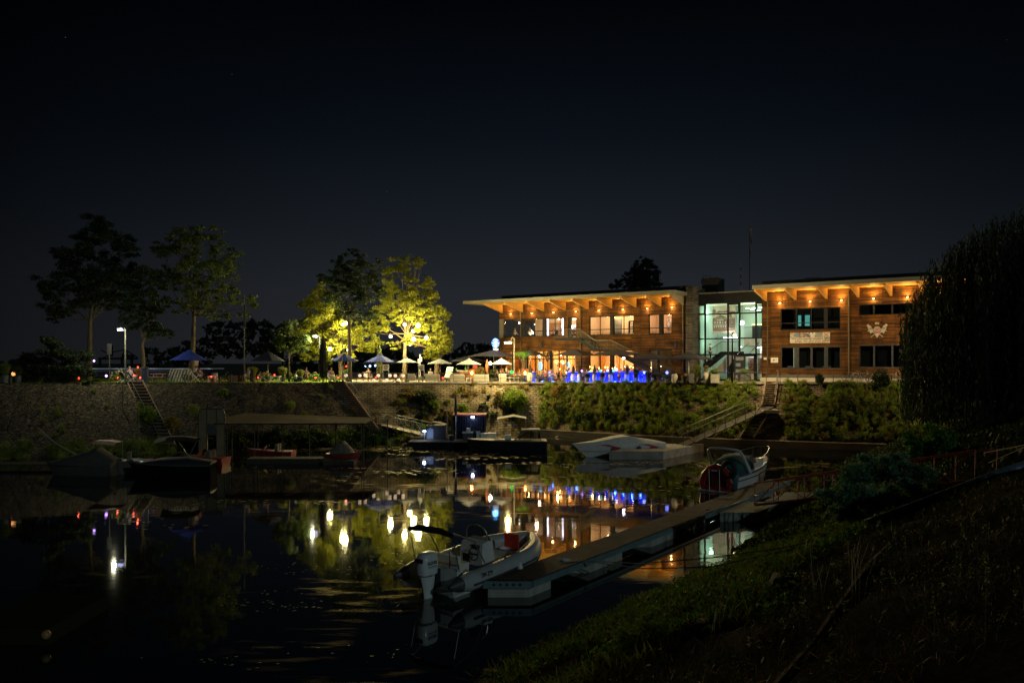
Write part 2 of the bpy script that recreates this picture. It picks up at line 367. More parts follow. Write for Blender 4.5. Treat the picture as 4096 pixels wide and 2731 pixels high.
# plateau: lawn on the left, paved terrace on the right
def plateau(name, x0, x1, m, back, cuts):
    b = MB(); n = max(2, int((x1-x0)/40)); rows = None
    for i in range(n+1):
        xo = x0+(x1-x0)*i/n; e = edge(xo); ys = [e.y-.1]+[e.y+(back-e.y)*k/12 for k in (.4, 1, 2, 3, 4, 6, 8, 10, 12)]
        for y in ys: b.v.append((e.x*(1 if y < 90 else 1)+ (y-e.y)*xo/F, y, G(y, xo)))
        rows = len(ys)
    for i in range(n):
        for j in range(rows-1):
            a = i*rows+j; b.f.append((a, a+rows, a+rows+1, a+1))
    return tag(b.build(name, m), kind='structure')
plateau('lawn', -3200, -668, M['lawn'], 101, 0)
plateau('terrace_paving', -668, 3200, M['paving'], 190, 0)
b = MB()                                      # back slope of the mole down to the river behind
for i in range(40):
    x0 = -110+i*3.2; x1 = x0+3.2
    b.quad((x0, 101, 5.0), (x1, 101, 5.0), (x1, 106, -.4), (x0, 106, -.4))
tag(b.build('mole_back_slope', M['lawn']), kind='structure')
b = MB()                                      # far river bank with the woods on it
b.quad((-260, 138, -.5), (40, 150, -.5), (40, 160, 3), (-260, 148, 3)); b.quad((-260, 148, 3), (40, 160, 3), (40, 900, 6), (-600, 900, 6))
b.quad((40, 150, 2), (500, 150, 2), (900, 900, 6), (40, 900, 6))
tag(b.build('far_bank', mat('far_ground', (.05,.06,.03), .95, c2=(.03,.04,.02))), kind='structure')
# stone lip along the terrace
b = MB(); xs = [-668+i*30 for i in range(130)]
for x0, x1 in zip(xs[:-1], xs[1:]):
    p, q = edge(x0), edge(x1); b.bar(p+Vector((0,-.12,-.02)), q+Vector((0,-.12,-.02)), .34, .16)
tag(b.build('terrace_edge_stone', M['concrete']), kind='structure')
# low quay wall on the right, at the water
b = MB(); b.uv = None; xs = [110+i*40 for i in range(70)]
def ft0(xo, z): D = float(np.interp(xo, FX, FD)); return Vector((xo/F*D, D, z))
secs = []
for xo in xs:
    a = ft0(xo, -.6); f = foot(xo); e = ft0(xo, .64); secs.append([a, Vector((a.x, a.y, .58)), Vector((a.x, a.y-.05, .58)), Vector((a.x, a.y-.05, .68)), Vector((f.x, f.y+.05, .68)), Vector((f.x, f.y+.05, -.6))])
b.loft(secs, close=True)
tag(b.build('quay_wall', mat('wet_quay_concrete', (.16,.13,.09), .7, c2=(.08,.065,.05), scale=1.5, bump=.4, stretch=(.4,.4,2))), 'low mossy concrete quay wall running along the water below the planted slope', 'wall')

# ---------------------------------------------------------------- water
def water():
    m = bpy.data.materials.new('still_harbour_water'); m.use_nodes = True; nt = m.node_tree; N = nt.nodes; Lk = nt.links; N.clear()
    o = N.new('ShaderNodeOutputMaterial'); g = N.new('ShaderNodeBsdfGlossy'); g.inputs['Roughness'].default_value = .03; g.inputs[0].default_value = (.92,.92,.92,1)
    d = N.new('ShaderNodeBsdfDiffuse'); d.inputs[0].default_value = (.004,.006,.008,1)
    f = N.new('ShaderNodeFresnel'); f.inputs[0].default_value = 2.5
    tc = N.new('ShaderNodeTexCoord')
    def noise(sx, sy, sc, det=3):
        mp = N.new('ShaderNodeMapping'); mp.inputs['Scale'].default_value = (sx, sy, 1); Lk.new(tc.outputs['Object'], mp.inputs[0])
        n = N.new('ShaderNodeTexNoise'); n.inputs['Scale'].default_value = sc; n.inputs['Detail'].default_value = det; Lk.new(mp.outputs[0], n.inputs['Vector']); return n
    n1 = noise(.5, 1.2, .9, 4); n2 = noise(.22, .6, .4, 2)
    ad = N.new('ShaderNodeMath'); ad.operation = 'MULTIPLY_ADD'; ad.inputs[1].default_value = 2.5; Lk.new(n2.outputs[0], ad.inputs[0]); Lk.new(n1.outputs[0], ad.inputs[2])
    bn = N.new('ShaderNodeBump'); bn.inputs['Strength'].default_value = .13; bn.inputs['Distance'].default_value = .02
    Lk.new(ad.outputs[0], bn.inputs['Height']); Lk.new(bn.outputs[0], g.inputs['Normal'])
    mx = N.new('ShaderNodeMixShader'); Lk.new(f.outputs[0], mx.inputs[0]); Lk.new(d.outputs[0], mx.inputs[1]); Lk.new(g.outputs[0], mx.inputs[2])
    # drifting scum: drawn-out patches of pollen and fine debris
    big = noise(.045, .1, 1, 2); fine = noise(.5, 2.2, 1.2, 8)
    r1 = N.new('ShaderNodeValToRGB'); r1.color_ramp.elements[0].position = .55; r1.color_ramp.elements[1].position = .64; Lk.new(big.outputs[0], r1.inputs[0])
    r2 = N.new('ShaderNodeValToRGB'); r2.color_ramp.elements[0].position = .54; r2.color_ramp.elements[1].position = .66; Lk.new(fine.outputs[0], r2.inputs[0])
    for cx, cy, rad_, amt in ((-4.6, 25.2, 5.5, .17), (-6.5, 52, 13, .1), (5.6, 25.0, 3.6, .14), (-6.0, 21.0, 3.0, .12)):
        vd = N.new('ShaderNodeVectorMath'); vd.operation = 'DISTANCE'; vd.inputs[1].default_value = (cx, cy, 0); Lk.new(tc.outputs['Object'], vd.inputs[0])
        mr = N.new('ShaderNodeMapRange'); mr.inputs[1].default_value = 0; mr.inputs[2].default_value = rad_; mr.inputs[3].default_value = amt; mr.inputs[4].default_value = 0; Lk.new(vd.outputs['Value'], mr.inputs[0])
        aa = N.new('ShaderNodeMath'); aa.operation = 'ADD'; Lk.new(r1.inputs[0].links[0].from_socket, aa.inputs[0]); Lk.new(mr.outputs[0], aa.inputs[1]); Lk.new(aa.outputs[0], r1.inputs[0])
    ml = N.new('ShaderNodeMath'); ml.operation = 'MULTIPLY'; Lk.new(r1.outputs[0], ml.inputs[0]); Lk.new(r2.outputs[0], ml.inputs[1])
    m3 = N.new('ShaderNodeMath'); m3.operation = 'MULTIPLY'; m3.inputs[1].default_value = .5; Lk.new(ml.outputs[0], m3.inputs[0])
    sd = N.new('ShaderNodeBsdfDiffuse'); sd.inputs[0].default_value = (.42,.35,.2,1)
    sg = N.new('ShaderNodeBsdfGlossy'); sg.inputs[0].default_value = (.5,.42,.26,1); sg.inputs['Roughness'].default_value = .42
    ms = N.new('ShaderNodeMixShader'); ms.inputs[0].default_value = .5; Lk.new(sd.outputs[0], ms.inputs[1]); Lk.new(sg.outputs[0], ms.inputs[2])
    m4 = N.new('ShaderNodeMixShader'); Lk.new(m3.outputs[0], m4.inputs[0]); Lk.new(mx.outputs[0], m4.inputs[1]); Lk.new(ms.outputs[0], m4.inputs[2])
    Lk.new(m4.outputs[0], o.inputs[0]); return m
b = MB(); b.quad((-900, -60, 0), (900, -60, 0), (900, 900, 0), (-900, 900, 0))
tag(b.build('water', water()), kind='structure')

# dead leaves and scraps drifting on the surface
def flakes(name, regs, m):
    V = []; 
    for n, x0, x1, y0, y1, s0, s1 in regs:
        cs = [(random.uniform(x0, x1), random.uniform(y0, y1)) for _ in range(max(3, n//14))]
        for _ in range(n):
            cx, cy = random.choice(cs); x = cx+random.gauss(0, .9); y = cy+random.gauss(0, .35); s = random.uniform(s0, s1); a = random.uniform(-.4, .4); ca, sa = math.cos(a), math.sin(a)
            for px, py in ((-s, 0), (0, -s*.35), (s, 0), (0, s*.35)): V.append((x+px*ca-py*sa, y+px*sa+py*ca, .006))
    V = np.array(V); tag(npmesh(name, V, np.arange(len(V)).reshape(-1, 4), m), kind='stuff')
flakes('floating_leaves', [(420, -14, 3, 50, 72, .06, .26), (300, 2, 14, 40, 62, .05, .2), (260, -9, -2, 19, 32, .02, .07), (160, 3, 8, 22, 27, .02, .06), (160, -24, -8, 34, 60, .05, .16)], mat('floating_scraps', (.5,.4,.2), .5, c2=(.3,.24,.12), scale=3))
# ---------------------------------------------------------------- near bank
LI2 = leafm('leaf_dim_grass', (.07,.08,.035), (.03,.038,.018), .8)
NY = [-40, 0, 18, 28.4, 39, 58, 68, 90]; NXw = [-38, -11, -.8, 7.6, 14.3, 24.5, 34, 60]
def nz(X, Y):
    s = (X-float(np.interp(Y, NY, NXw)))*.72
    z = .47*s if s > 0 else .6*s
    if s > 0: z += .12*math.sin(X*1.3+Y*.7)*math.sin(Y*.9)+.05*math.sin(X*3.1)*math.cos(Y*2.7)
    if z > 5.3: z = 5.3+(z-5.3)*.08
    return max(z, -1.5)
b = MB(); nx, ny = 110, 150; 
for j in range(ny+1):
    Y = -10+100*(j/ny)**1.25; xw = float(np.interp(Y, NY, NXw))
    for i in range(nx+1):
        X = xw-3+60*(i/nx)**1.5; b.v.append((X, Y, nz(X, Y)+random.uniform(-.02, .02)))
for j in range(ny):
    for i in range(nx):
        a = j*(nx+1)+i; b.f.append((a, a+1, a+nx+2, a+nx+1))
tag(b.build('near_bank', mat('bank_soil', (.028,.022,.015), 1.0, spec=.05, c2=(.012,.013,.007), scale=.7, bump=.5, bscale=5, thr=(.4,.6)), smooth=True), kind='structure')
def nearpts(n, y0, y1, s0, s1, h=.1, pw=1.0, seed=1):
    r = np.random.default_rng(seed); out = []
    for _ in range(n):
        Y = y0+(y1-y0)*r.uniform()**pw; s = r.uniform(s0, s1)
        # patchy: drop points in the gaps
        if math.sin(Y*1.7+s*1.1)+math.sin(Y*.6-s*2.3)+r.normal()*.5 < -.5: continue
        X = float(np.interp(Y, NY, NXw))+s/.72; out.append((X, Y, nz(X, Y)+r.uniform(0, h)))
    return out
tag(leafmesh('ground_cover', nearpts(30000, 15, 40, -.2, 5.5, .35, 1.3, 1), .11, LF, aspect=.55), kind='stuff')
tag(leafmesh('bank_grass', nearpts(22000, 14, 40, -.3, 5, .3, 1.2, 2), .38, LI, aspect=.06, up=.7), kind='stuff')
tag(leafmesh('dry_bank_grass', nearpts(42000, 3, 40, 2.0, 14, .12, 1.0, 3), .2, LE, aspect=.08, up=.45), kind='stuff')
tag(leafmesh('bank_weeds', nearpts(30000, 12, 60, -.2, 9, .2, 1.0, 4), .12, LC, aspect=.5), kind='stuff')

tag(leafmesh('far_bank_weeds', nearpts(36000, 28, 62, -.2, 10, .35, 1.0, 6), .3, LC, aspect=.4), kind='stuff')
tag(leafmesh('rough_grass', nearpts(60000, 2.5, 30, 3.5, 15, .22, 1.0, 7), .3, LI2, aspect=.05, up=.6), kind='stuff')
# ---------------------------------------------------------------- planting on the embankment
def stairgap(xo): return abs(xo-1040) < 44 or abs(xo-1000)<30
def bankpts(x0, x1, n, t0, t1, rlo, rhi, seed, thresh=-.3, per=60, skip=True):
    r = random.Random(seed); cl = []
    for _ in range(n):
        xo = r.uniform(x0, x1); t = t0+(t1-t0)*r.random()
        if skip and stairgap(xo): continue
        if math.sin(xo*.021+t*5)+math.sin(xo*.007-t*7+seed) < thresh: continue
        p = BK(xo, t); k = r.uniform(rlo, rhi); cl.append((p.x, p.y-.15, p.z+k*.35, k, k, k*r.uniform(.7, 1.1)))
    return clumpts(cl, per, .3)
tag(leafmesh('embankment_shrubs', bankpts(110, 2300, 1000, .06, 1.0, .16, .4, 3, -1.7, 620), .14, LD, aspect=.3), kind='stuff')
tag(leafmesh('embankment_dry_shrubs', bankpts(130, 2300, 480, .06, 1.0, .16, .36, 9, -.1, 500), .17, LE, aspect=.2), kind='stuff')
tag(leafmesh('embankment_dark_shrubs', bankpts(120, 2300, 40, .1, .9, .3, .7, 14, -.2, 280), .2, LC, aspect=.5), kind='stuff')
tag(leafmesh('embankment_grass', bankpts(112, 2300, 1300, .04, 1.0, .15, .32, 21, -1.6, 320), .42, LI, aspect=.08, up=.6), kind='stuff')
tag(leafmesh('bank_foot_shrubs', bankpts(-1240, -430, 190, -.02, .2, .3, .8, 5, -1.2, 320, False), .2, LC, aspect=.5), kind='stuff')
tag(leafmesh('bank_foot_bushes', bankpts(-1240, -350, 130, -.0, .2, .3, .75, 6, -1.2, 320, False), .2, LD, aspect=.5), kind='stuff')
tag(leafmesh('rubble_weeds', bankpts(-1900, -720, 60, .1, .9, .15, .4, 11, .2, 320, False), .25, LI, aspect=.1, up=.5), kind='stuff')
tag(leafmesh('waterline_reeds', bankpts(-2500, -1240, 420, .0, .2, .2, .45, 12, -1.4, 280, False), .3, LI, aspect=.12, up=.5), kind='stuff')
tag(leafmesh('paver_weeds', bankpts(-640, 110, 210, .05, 1.0, .12, .4, 33, .1, 300, False), .26, LE, aspect=.12, up=.5), kind='stuff')
tag(leafmesh('paver_shrubs', bankpts(-380, 110, 120, .15, .95, .2, .55, 37, .35, 300, False), .2, LC, aspect=.45), kind='stuff')
def bush(name, label, px, py, D, r, m, size=.2, rz=None, cat='shrub', per=420, group=None, aspect=.5, up=0.0, shell=.35):
    t = thing(name, label, cat, P(px, py, D)-Vector((0, 0, rz or r)), 0, group)
    o = leafmesh('foliage', clumpts([(0, 0, rz or r, r, r, rz or r)]+[(random.uniform(-.5,.5)*r, random.uniform(-.4,.4)*r, (rz or r)*random.uniform(.6, 1.3), r*.55, r*.55, (rz or r)*.5) for _ in range(4)], per, shell), size, m, t, aspect=aspect, up=up)
    MB().tube([(0, 0, -.1), (.02, 0, (rz or r)*.8)], [.05, .02], 6).build('stem', M['bark'], t)
    return t
g = 'tufts of grass and shrubs growing between the embankment stones'
for lab, px, py, r, m, rz in (('round grass tuft low on the rubble slope, right of the boathouse gate', 1162, 1620, .55, LI, .45), ('grass tuft on the rubble slope above the beige arched frame', 775, 1637, .65, LI, .5),
    ('small yellow green shrub near the top of the rubble slope', 895, 1570, .4, LD, .4), ('leafy creeper beside the left stone stair, halfway down', 590, 1660, .8, LD, .8), ('reddish bush right of the foot of the left stone stair', 690, 1690, .7, LE, .6),
    ('brown weed patch near the top of the paved slope', 1640, 1583, .9, LE, .45), ('dark weed patch under the terrace edge left of the bright paving', 1690, 1590, 1.5, LC, .8), ('green grass clump in the middle of the paved slope', 1605, 1605, .65, LI, .4),
    ('light green weed clump above the barge umbrella pole', 1735, 1622, .75, LD, .6), ('small bright tuft on the bright paving below the white planter', 1834, 1563, .25, LF, .2), ('tuft of tall grass near the top of the gangway pole', 1792, 1608, .4, LI, .4),
    ('low dark green plant on the paving above the gangway', 1690, 1660, .4, LC, .4), ('dry weed on the paving left of the gangway rail', 1620, 1643, .45, LE, .3), ('dry shrub at the foot of the folded barge umbrella', 1810, 1680, .8, LE, 1.1),
    ('yellow green shrub behind the black container', 1850, 1640, .7, LD, .7), ('bright green bush at the corner of the quay beside the container', 2060, 1610, 1.4, LD, 1.6), ('rust coloured bush next to the bright green quay bush', 2230, 1570, .8, LE, .9),
    ('leafy young tree growing at the terrace railing by the bicycles', 3525, 1520, .75, LC, 1.0), ('young plant with drooping leaves at the railing before the right wing', 3278, 1515, .35, LC, .5)):
    xo = px-2048; D = float(np.interp(xo, EX, ED)); D0 = float(np.interp(xo, FX, FD)); k = min(1, max(0, (1750-py)/220)); D = D0+(D-D0)*k-.2
    bush('slope_shrub', lab, px, py, D, r, m, .22, rz, group=g, aspect=.12 if m in (LI,) else .45, up=.6 if m is LI else 0, per=420)
# ================================================================ THE CLUBHOUSE
TH = -math.atan2(3186, 4750); CU, SU = math.cos(TH), math.sin(TH)      # facade direction
FD0 = 92.5
def UZ(px, py, w=0.0):                        # facade coordinates (along, height) of a picture point; w = metres in front of the facade
    t = (px-2048)/F; u = (t*(FD0-CU*w)-SU*w)/(CU-SU*t) if False else (t*(FD0-.8305*w)+.557*w)/(.8305+.557*t)
    D = FD0-u*.557-w*.8305; return u, ZC-(py-HZ)/F*D
def BW(u, v, z): return Vector((u*.8305+v*.557, FD0-u*.557+v*.8305, z))   # facade coordinates -> world
def U(px, w=0.0): return UZ(px, 1450, w)[0]
def z3(zx, zy): return 1800+zx/2.352, 1080+zy/2.352
def z4(zx, zy): return 2600+zx/2.138, 1050+zy/2.138
def z5(zx, zy): return 2750+zx/4.354, 1180+zy/4.354
club = thing('clubhouse', 'long two storey timber clad clubhouse with overhanging roof and lit glass entrance hall', 'building', (0, FD0, 0), TH)
def CB(name, m, boxes, label=None, parent=None, smooth=False):
    b = MB()
    for a, c in boxes: b.b2(a, c)
    return b.build(name, m, parent or club, smooth, label)
def wall(u0, u1, z0, z1, ops, m=None, y=0.0, th=.28, name='wall', label=None):
    b = MB(); us = sorted({u0, u1, *[v for o in ops for v in (o[0], o[1])]}); zs = sorted({z0, z1, *[v for o in ops for v in (o[2], o[3])]})
    us = [v for v in us if u0 <= v <= u1]; zs = [v for v in zs if z0 <= v <= z1]
    inside = lambda uu, zz: any(o[0] < uu < o[1] and o[2] < zz < o[3] for o in ops)
    for i in range(len(us)-1):
        for j in range(len(zs)-1):
            a, c, d, e = us[i], us[i+1], zs[j], zs[j+1]
            if inside((a+c)/2, (d+e)/2): continue
            b.quad((a, y, d), (c, y, d), (c, y, e), (a, y, e)); b.quad((c, y+th, d), (a, y+th, d), (a, y+th, e), (c, y+th, e))
    for a, c, d, e in ops:
        b.quad((a, y, d), (a, y+th, d), (a, y+th, e), (a, y, e)); b.quad((c, y+th, d), (c, y, d), (c, y, e), (c, y+th, e))
        b.quad((a, y+th, d), (a, y, d), (c, y, d), (c, y+th, d)); b.quad((a, y, e), (a, y+th, e), (c, y+th, e), (c, y, e))
    b.quad((u0, y+th, z0), (u0, y, z0), (u0, y, z1), (u0, y+th, z1)); b.quad((u1, y, z0), (u1, y+th, z0), (u1, y+th, z1), (u1, y, z1))
    b.quad((u0, y, z1), (u1, y, z1), (u1, y+th, z1), (u0, y+th, z1))
    return b.build(name, m or M['wood'], club, label=label)
def window(u0, u1, z0, z1, splits=(), transom=None, gl=None, fr=None, label=None, y=.1, fw=.09, name='window'):
    f = MB(); t = .09
    f.b2((u0, y, z0), (u0+fw, y+t, z1)); f.b2((u1-fw, y, z0), (u1, y+t, z1)); f.b2((u0+fw, y, z0), (u1-fw, y+t, z0+fw)); f.b2((u0+fw, y, z1-fw), (u1-fw, y+t, z1))
    for s, ww in splits: f.b2((s-ww/2, y+.003, z0+fw), (s+ww/2, y+t-.003, z1-fw))
    if transom: f.b2((u0+fw, y+.006, transom-.04), (u1-fw, y+t-.006, transom+.04))
    o = f.build(name, fr or M['dark'], club, label=label)
    g = MB(); g.b2((u0+fw, y+.04, z0+fw), (u1-fw, y+.055, z1-fw)); g.build('pane', gl or M['clear'], o)
    return o
ZG, ZF, ZR = 5.3, 9.9, 13.98
UL, UR = U(1997), U(2750)
# openings of the left wing
up = []
for zx0, zx1 in ((505, 665), (697, 872), (898, 1070), (1310, 1508), (1535, 1730), (1868, 1970), (1998, 2090)):
    up.append((U(1800+zx0/2.352), U(1800+zx1/2.352), 10.2, 12.27))
dr = (U(1800+1112/2.352), U(1800+1188/2.352), 9.95, 12.3)
lo = [(U(2017), U(2300), ZG, 8.62), (U(1800+1310/2.352), U(1800+1508/2.352), 5.6, 8.58), (U(1800+1535/2.352), U(1800+1730/2.352), 5.6, 8.58), (U(1800+1872/2.352), U(1800+2090/2.352), 5.5, 8.6)]
wall(UL, UR, ZG-.3, ZR+.02, up+[dr]+lo, label='warm brown slatted timber wall of the left wing')
CB('corner_column', M['grey'], [((UL+.05, -.02, 10.15), (up[0][0]-.06, -.006, 12.32))])
for q0, q1 in ((0,1),(1,2),(3,4),(5,6)): CB('window_band', M['dark'], [((up[q0][1], -.03, 10.2), (up[q1][0], -.004, 12.27))])
for i, (a, c, d, e) in enumerate(up):
    window(a, c, d, e, [] if i > 4 else [((a+c)/2, .07)], 10.83)
window(*dr, [((dr[0]*.8+dr[1]*.2), .3)], None, name='door', label='glazed upper door opening on the balcony')
a, c, d, e = lo[0]; n = 9
window(a, c, d, e, [(a+(c-a)*k/n, .1 if k % 3 else .22) for k in range(1, n)], 7.65, name='restaurant_glazing')
for k in (1, 2): window(*lo[k], [((lo[k][0]+lo[k][1])/2, .08)], 8.35)
window(*lo[3], [(lo[3][0]*.6+lo[3][1]*.4, .3)], None, gl=M['clearb'], label='dark ground floor window right of the outside stair')
# rooms behind: slabs, ceilings, back walls
ue = UR-.3
CB('floor_slab', M['floor'], [((UL+.28, .28, ZF-.1), (ue, 11, ZF)), ((UL+.28, .28, ZG-.2), (ue, 11, ZG+.13))])
CB('ceiling', M['ceil'], [((UL+.28, .28, 12.6), (ue, 11, 12.75)), ((UL+.28, .28, 8.75), (ue, 11, 8.9))])
pu = [U(1800+1240/2.352), U(1800+1800/2.352)]
CB('interior_wall', M['plaster'], [((UL+.28, 7.5, ZF), (pu[0], 7.65, 12.6)), ((pu[0], 3.6, ZF), (ue, 3.75, 12.6)), ((UL+.28, 5.5, ZG), (ue, 5.65, 8.75)),
    ((pu[0], .28, ZF), (pu[0]+.12, 3.6, 12.6)), ((pu[1], .28, ZF), (pu[1]+.12, 3.6, 12.6)), ((pu[0]-.9, .28, ZG), (pu[0]-.78, 5.5, 8.75)), ((pu[1]+.5, .28, ZG), (pu[1]+.62, 5.5, 8.75))])
CB('end_wall', M['wood'], [((UL, .28, ZG-.3), (UL+.27, 11, 10.2)), ((UL, .28, 12.3), (UL+.27, 11, ZR)), ((UL, 8.5, 10.2), (UL+.27, 11, 12.3))])
CB('rear_wall', M['wood'], [((UL+.28, 11, ZG), (50, 11.3, ZR))])
for k in range(4): CB('corner_glazing_post', M['dark'], [((UL+.05, .3+k*2.6, 10.2), (UL+.15, .42+k*2.6, 12.3))])
# interior fittings seen through the windows
CB('interior_door', M['grey'], [((U(2382), 3.5, ZF+.02), (U(2428), 3.585, 12.05))], label='grey double door in the lit upper room')
CB('shelf_unit', M['dark'], [((U(2462), 3.2, ZF+1.9), (U(2500), 3.5, ZF+1.96)), ((U(2462), 3.2, ZF+.6), (U(2464), 3.5, ZF+1.9)), ((U(2480), 3.2, ZF+.6), (U(2481), 3.5, ZF+1.9)), ((U(2498), 3.2, ZF+.6), (U(2500), 3.5, ZF+1.9)), ((U(2464), 3.22, ZF+1.25), (U(2498), 3.5, ZF+1.3))])
CB('teal_partition', mat('teal_wall', (.12,.42,.42), .6), [((U(2503), 3.3, ZF), (U(2540), 3.5, 12.5))])
fr = CB('picture_frame', M['timber'], [((U(2613), 3.5, 10.75), (U(2634), 3.56, 12.15))])
CB('picture', mat('pale_print', (.5,.52,.55), .7, c2=(.2,.22,.26), scale=4, thr=(.45,.55)), [((U(2615), 3.48, 10.85), (U(2632), 3.497, 12.05))], parent=fr)
CB('wardrobe', M['timber'], [((.2, 6.9, ZF), (3.4, 7.45, 12.1))]); 
f = MB()
for k in range(7): f.b2((UL+1.2+k*1.9, 5.1, ZG+.02), (UL+1.6+k*1.9, 5.45, 8.7))
f.build('interior_pillar', mat('amber_wood', (.55,.3,.07), .5, c2=(.4,.2,.05)), club)
b = MB(); u0, u1 = UL+.9, pu[0]-1.2
for k in range(34):
    u = u0+(u1-u0)*k/33; b.tube([(u, .5, 10.0), (u+.02, .5, 10.35+.22*random.random())], [.045, .015], 5)
for k in range(60):
    u = U(2360)+(U(2690)-U(2360))*k/59; b.tube([(u, .45, 10.0), (u+.02, .45, 10.5+.12*random.random())], [.05, .012], 5)
b.build('window_box_plants', M['black'], club)
# curtains on the ground floor and dividing lamella
f = MB()
for k in range(26):
    u = lo[0][0]+.3+(lo[0][1]-lo[0][0]-.6)*k/25
    if k % 5 in (1, 2): f.tube([(u, .5, ZG+.05), (u, .5, 8.5)], .09, 6)
f.build('curtain', mat('olive_curtain', (.38,.36,.24), .9, c2=(.3,.28,.18), tr=.3), club)
# pendant lamps
amb = emit('amber_bulb', (1,.5,.12), 9); wht = emit('warm_white_bulb', (1,.82,.6), 14); shade = emit('glowing_shade', (1,.42,.06), 2.6)
for px, z in ((2072, 8.1), (2092, 8.05), (2122, 8.1), (2150, 8.1), (2168, 8.0), (2215, 8.1), (2222, 7.3), (2250, 8.1), (2280, 8.1), (2283, 7.45), (2196, 7.3)):
    u = U(px); b = MB(); k = 1.5 if z < 7.6 else 1
    b.lathe([(.05, .28), (.12*k, .2), (.22*k, .02), (.2*k, -.02)], (u, 1.6, z), 12); o = b.build('pendant_lamp', shade, club, True)
    MB().ball((u, 1.6, z-.04), .07).build('bulb', wht, o)
for px, py in ((2000+.0, 1290), (2077, 1292), (2187, 1278), (2180, 1302), (2235, 1270), (2248, 1302), (2294, 1276), (2290, 1303), (2300, 1303), (2137, 1297), (2305, 1272)):
    D = 96; p = P(px if px > 2010 else 2077, py, D); q = Matrix.Rotation(-TH, 3, 'Z')@(p-Vector((0, FD0, 0)))
    MB().ball((q.x, q.y, min(q.z, 12.5)), .075).build('pendant_bulb', wht, club)
for px in (2146, 2206):                      # the two tall bright columns in the upper dining room
    u = U(px); MB().tube([(u+.3, 2.0, 10.4), (u+.3, 2.0, 12.58)], .09, 8).build('light_column', emit('light_column', (.85,.8,1), 5), club)
MB().tube([(U(2240), 3, 10.9), (U(2240), 3, 11.4)], .16, 8).build('light_column', emit('light_column', (.85,.8,1), 5), club)
MB().b2((U(2530), .9, 11.0), (U(2537), 1.0, 11.9)).build('glowing_panel', emit('cyan_glow', (.3,1,.95), 3), club)
MB().b2((U(2466), 2.6, 6.5), (U(2500), 2.65, 7.2)).build('glowing_panel', emit('pale_glow', (.8,.9,1), 1), club) if False else None
b = MB(); b.prism([(0,0),(1.6,0),(2.6,.1),(1.5,.45),(.6,.85),(0,.9)], 5.4, 5.44, lambda x, y, t: (U(2366)+x, t, 6.35+y)); b.build('wall_decor', mat('white_decor', (.7,.75,.8), .6), club)
for px in (2404, 2420, 2434, 2446, 2490, 2500, 2512): CB('wall_picture', M['timber'], [((U(px), 5.40, 6.2), (U(px)+.3, 5.44, 6.9))])
# cyan neon panels by the restaurant door
for px, z0, z1 in ((2159, 6.4, 7.3), (2274, 5.5, 7.3)):
    MB().b2((U(px), -.12, z0), (U(px)+(.28 if z1-z0 < 1.2 else .09), -.05, z1)).build('neon_panel', emit('cyan_neon', (.05,.55,1), 5), club)
# interior light
for u, v, z, p, c in ((UL+3, 3.5, 12.1, 75, (1,.72,.5)), (UL+7.5, 3.5, 12.1, 75, (1,.72,.5)), (U(2400), 1.9, 12.2, 62, (1,.74,.48)), (U(2490), 1.9, 12.2, 52, (1,.78,.52)), (U(2650), 1.9, 12.2, 62, (1,.66,.44)),
    (UL+2.5, 2.6, 8.3, 200, (1,.52,.14)), (UL+6.5, 2.6, 8.3, 200, (1,.52,.14)), (UL+10, 2.6, 8.3, 170, (1,.52,.14)), (U(2400), 2.8, 8.2, 140, (1,.6,.24)), (U(2490), 2.8, 8.2, 130, (1,.58,.22)), (U(2660), 2.6, 8.0, 8, (1,.7,.3))):
    lamp('POINT', (u, v, z), p*3.4, (c[0], c[1]*.9, c[2]*.72), .15, club, 'room_light')
# roof
def fr_u(px): return UZ(px, 1200, 3.77)[0]
u0, u1 = fr_u(1852), fr_u(2683)+.4; ub = UR
b = MB(); b.add([(u0, -3.77, 14.0), (u1, -3.77, 14.0), (u1, .3, 14.0), (u1, 11.3, 14.0), (UL-.3, 11.3, 14.0), (u0, -3.77, 14.32), (u1, -3.77, 14.32), (u1, .3, 14.32), (u1, 11.3, 14.32), (UL-.3, 11.3, 14.32)],
    [(5, 6, 7, 8, 9), (0, 1, 6, 5), (1, 2, 7, 6), (2, 3, 8, 7), (3, 4, 9, 8), (4, 0, 5, 9)])
rf = b.build('roof', M['fascia'], club, label='thin pale overhanging roof of the left wing')
b = MB(); b.add([(u0+.05, -3.72, 13.995), (u1-.05, -3.72, 13.995), (u1-.05, 0, 13.995), (UL+.1, 0, 13.995)], [(0, 1, 2, 3)]); b.build('soffit', M['soffit'], rf)
CB('parapet', M['roof'], [((UL+.2, .1, 14.32), (UR, 10.5, 15.05))], parent=rf)
def bracket(u, w=3.7, zt=13.99, zb=13.06, m=None):
    b = MB(); b.prism([(-.01, zt), (-.01, zb), (-w+.15, zt-.2), (-w+.15, zt)], u-.09, u+.09, lambda x, y, t: (t, x, y-.004)); return b.build('roof_bracket', m or M['plainwood'], club)
for zx in (490, 680, 879, 1086, 1300, 1520, 1747, 1981): bracket(U(1800+zx/2.352))
bracket(U(1800+2210/2.352)-.1, m=mat('greyed_timber', (.34,.3,.2), .7, c2=(.25,.21,.14), scale=2))
hot = emit('sconce_glow', (1,.62,.25), 22)
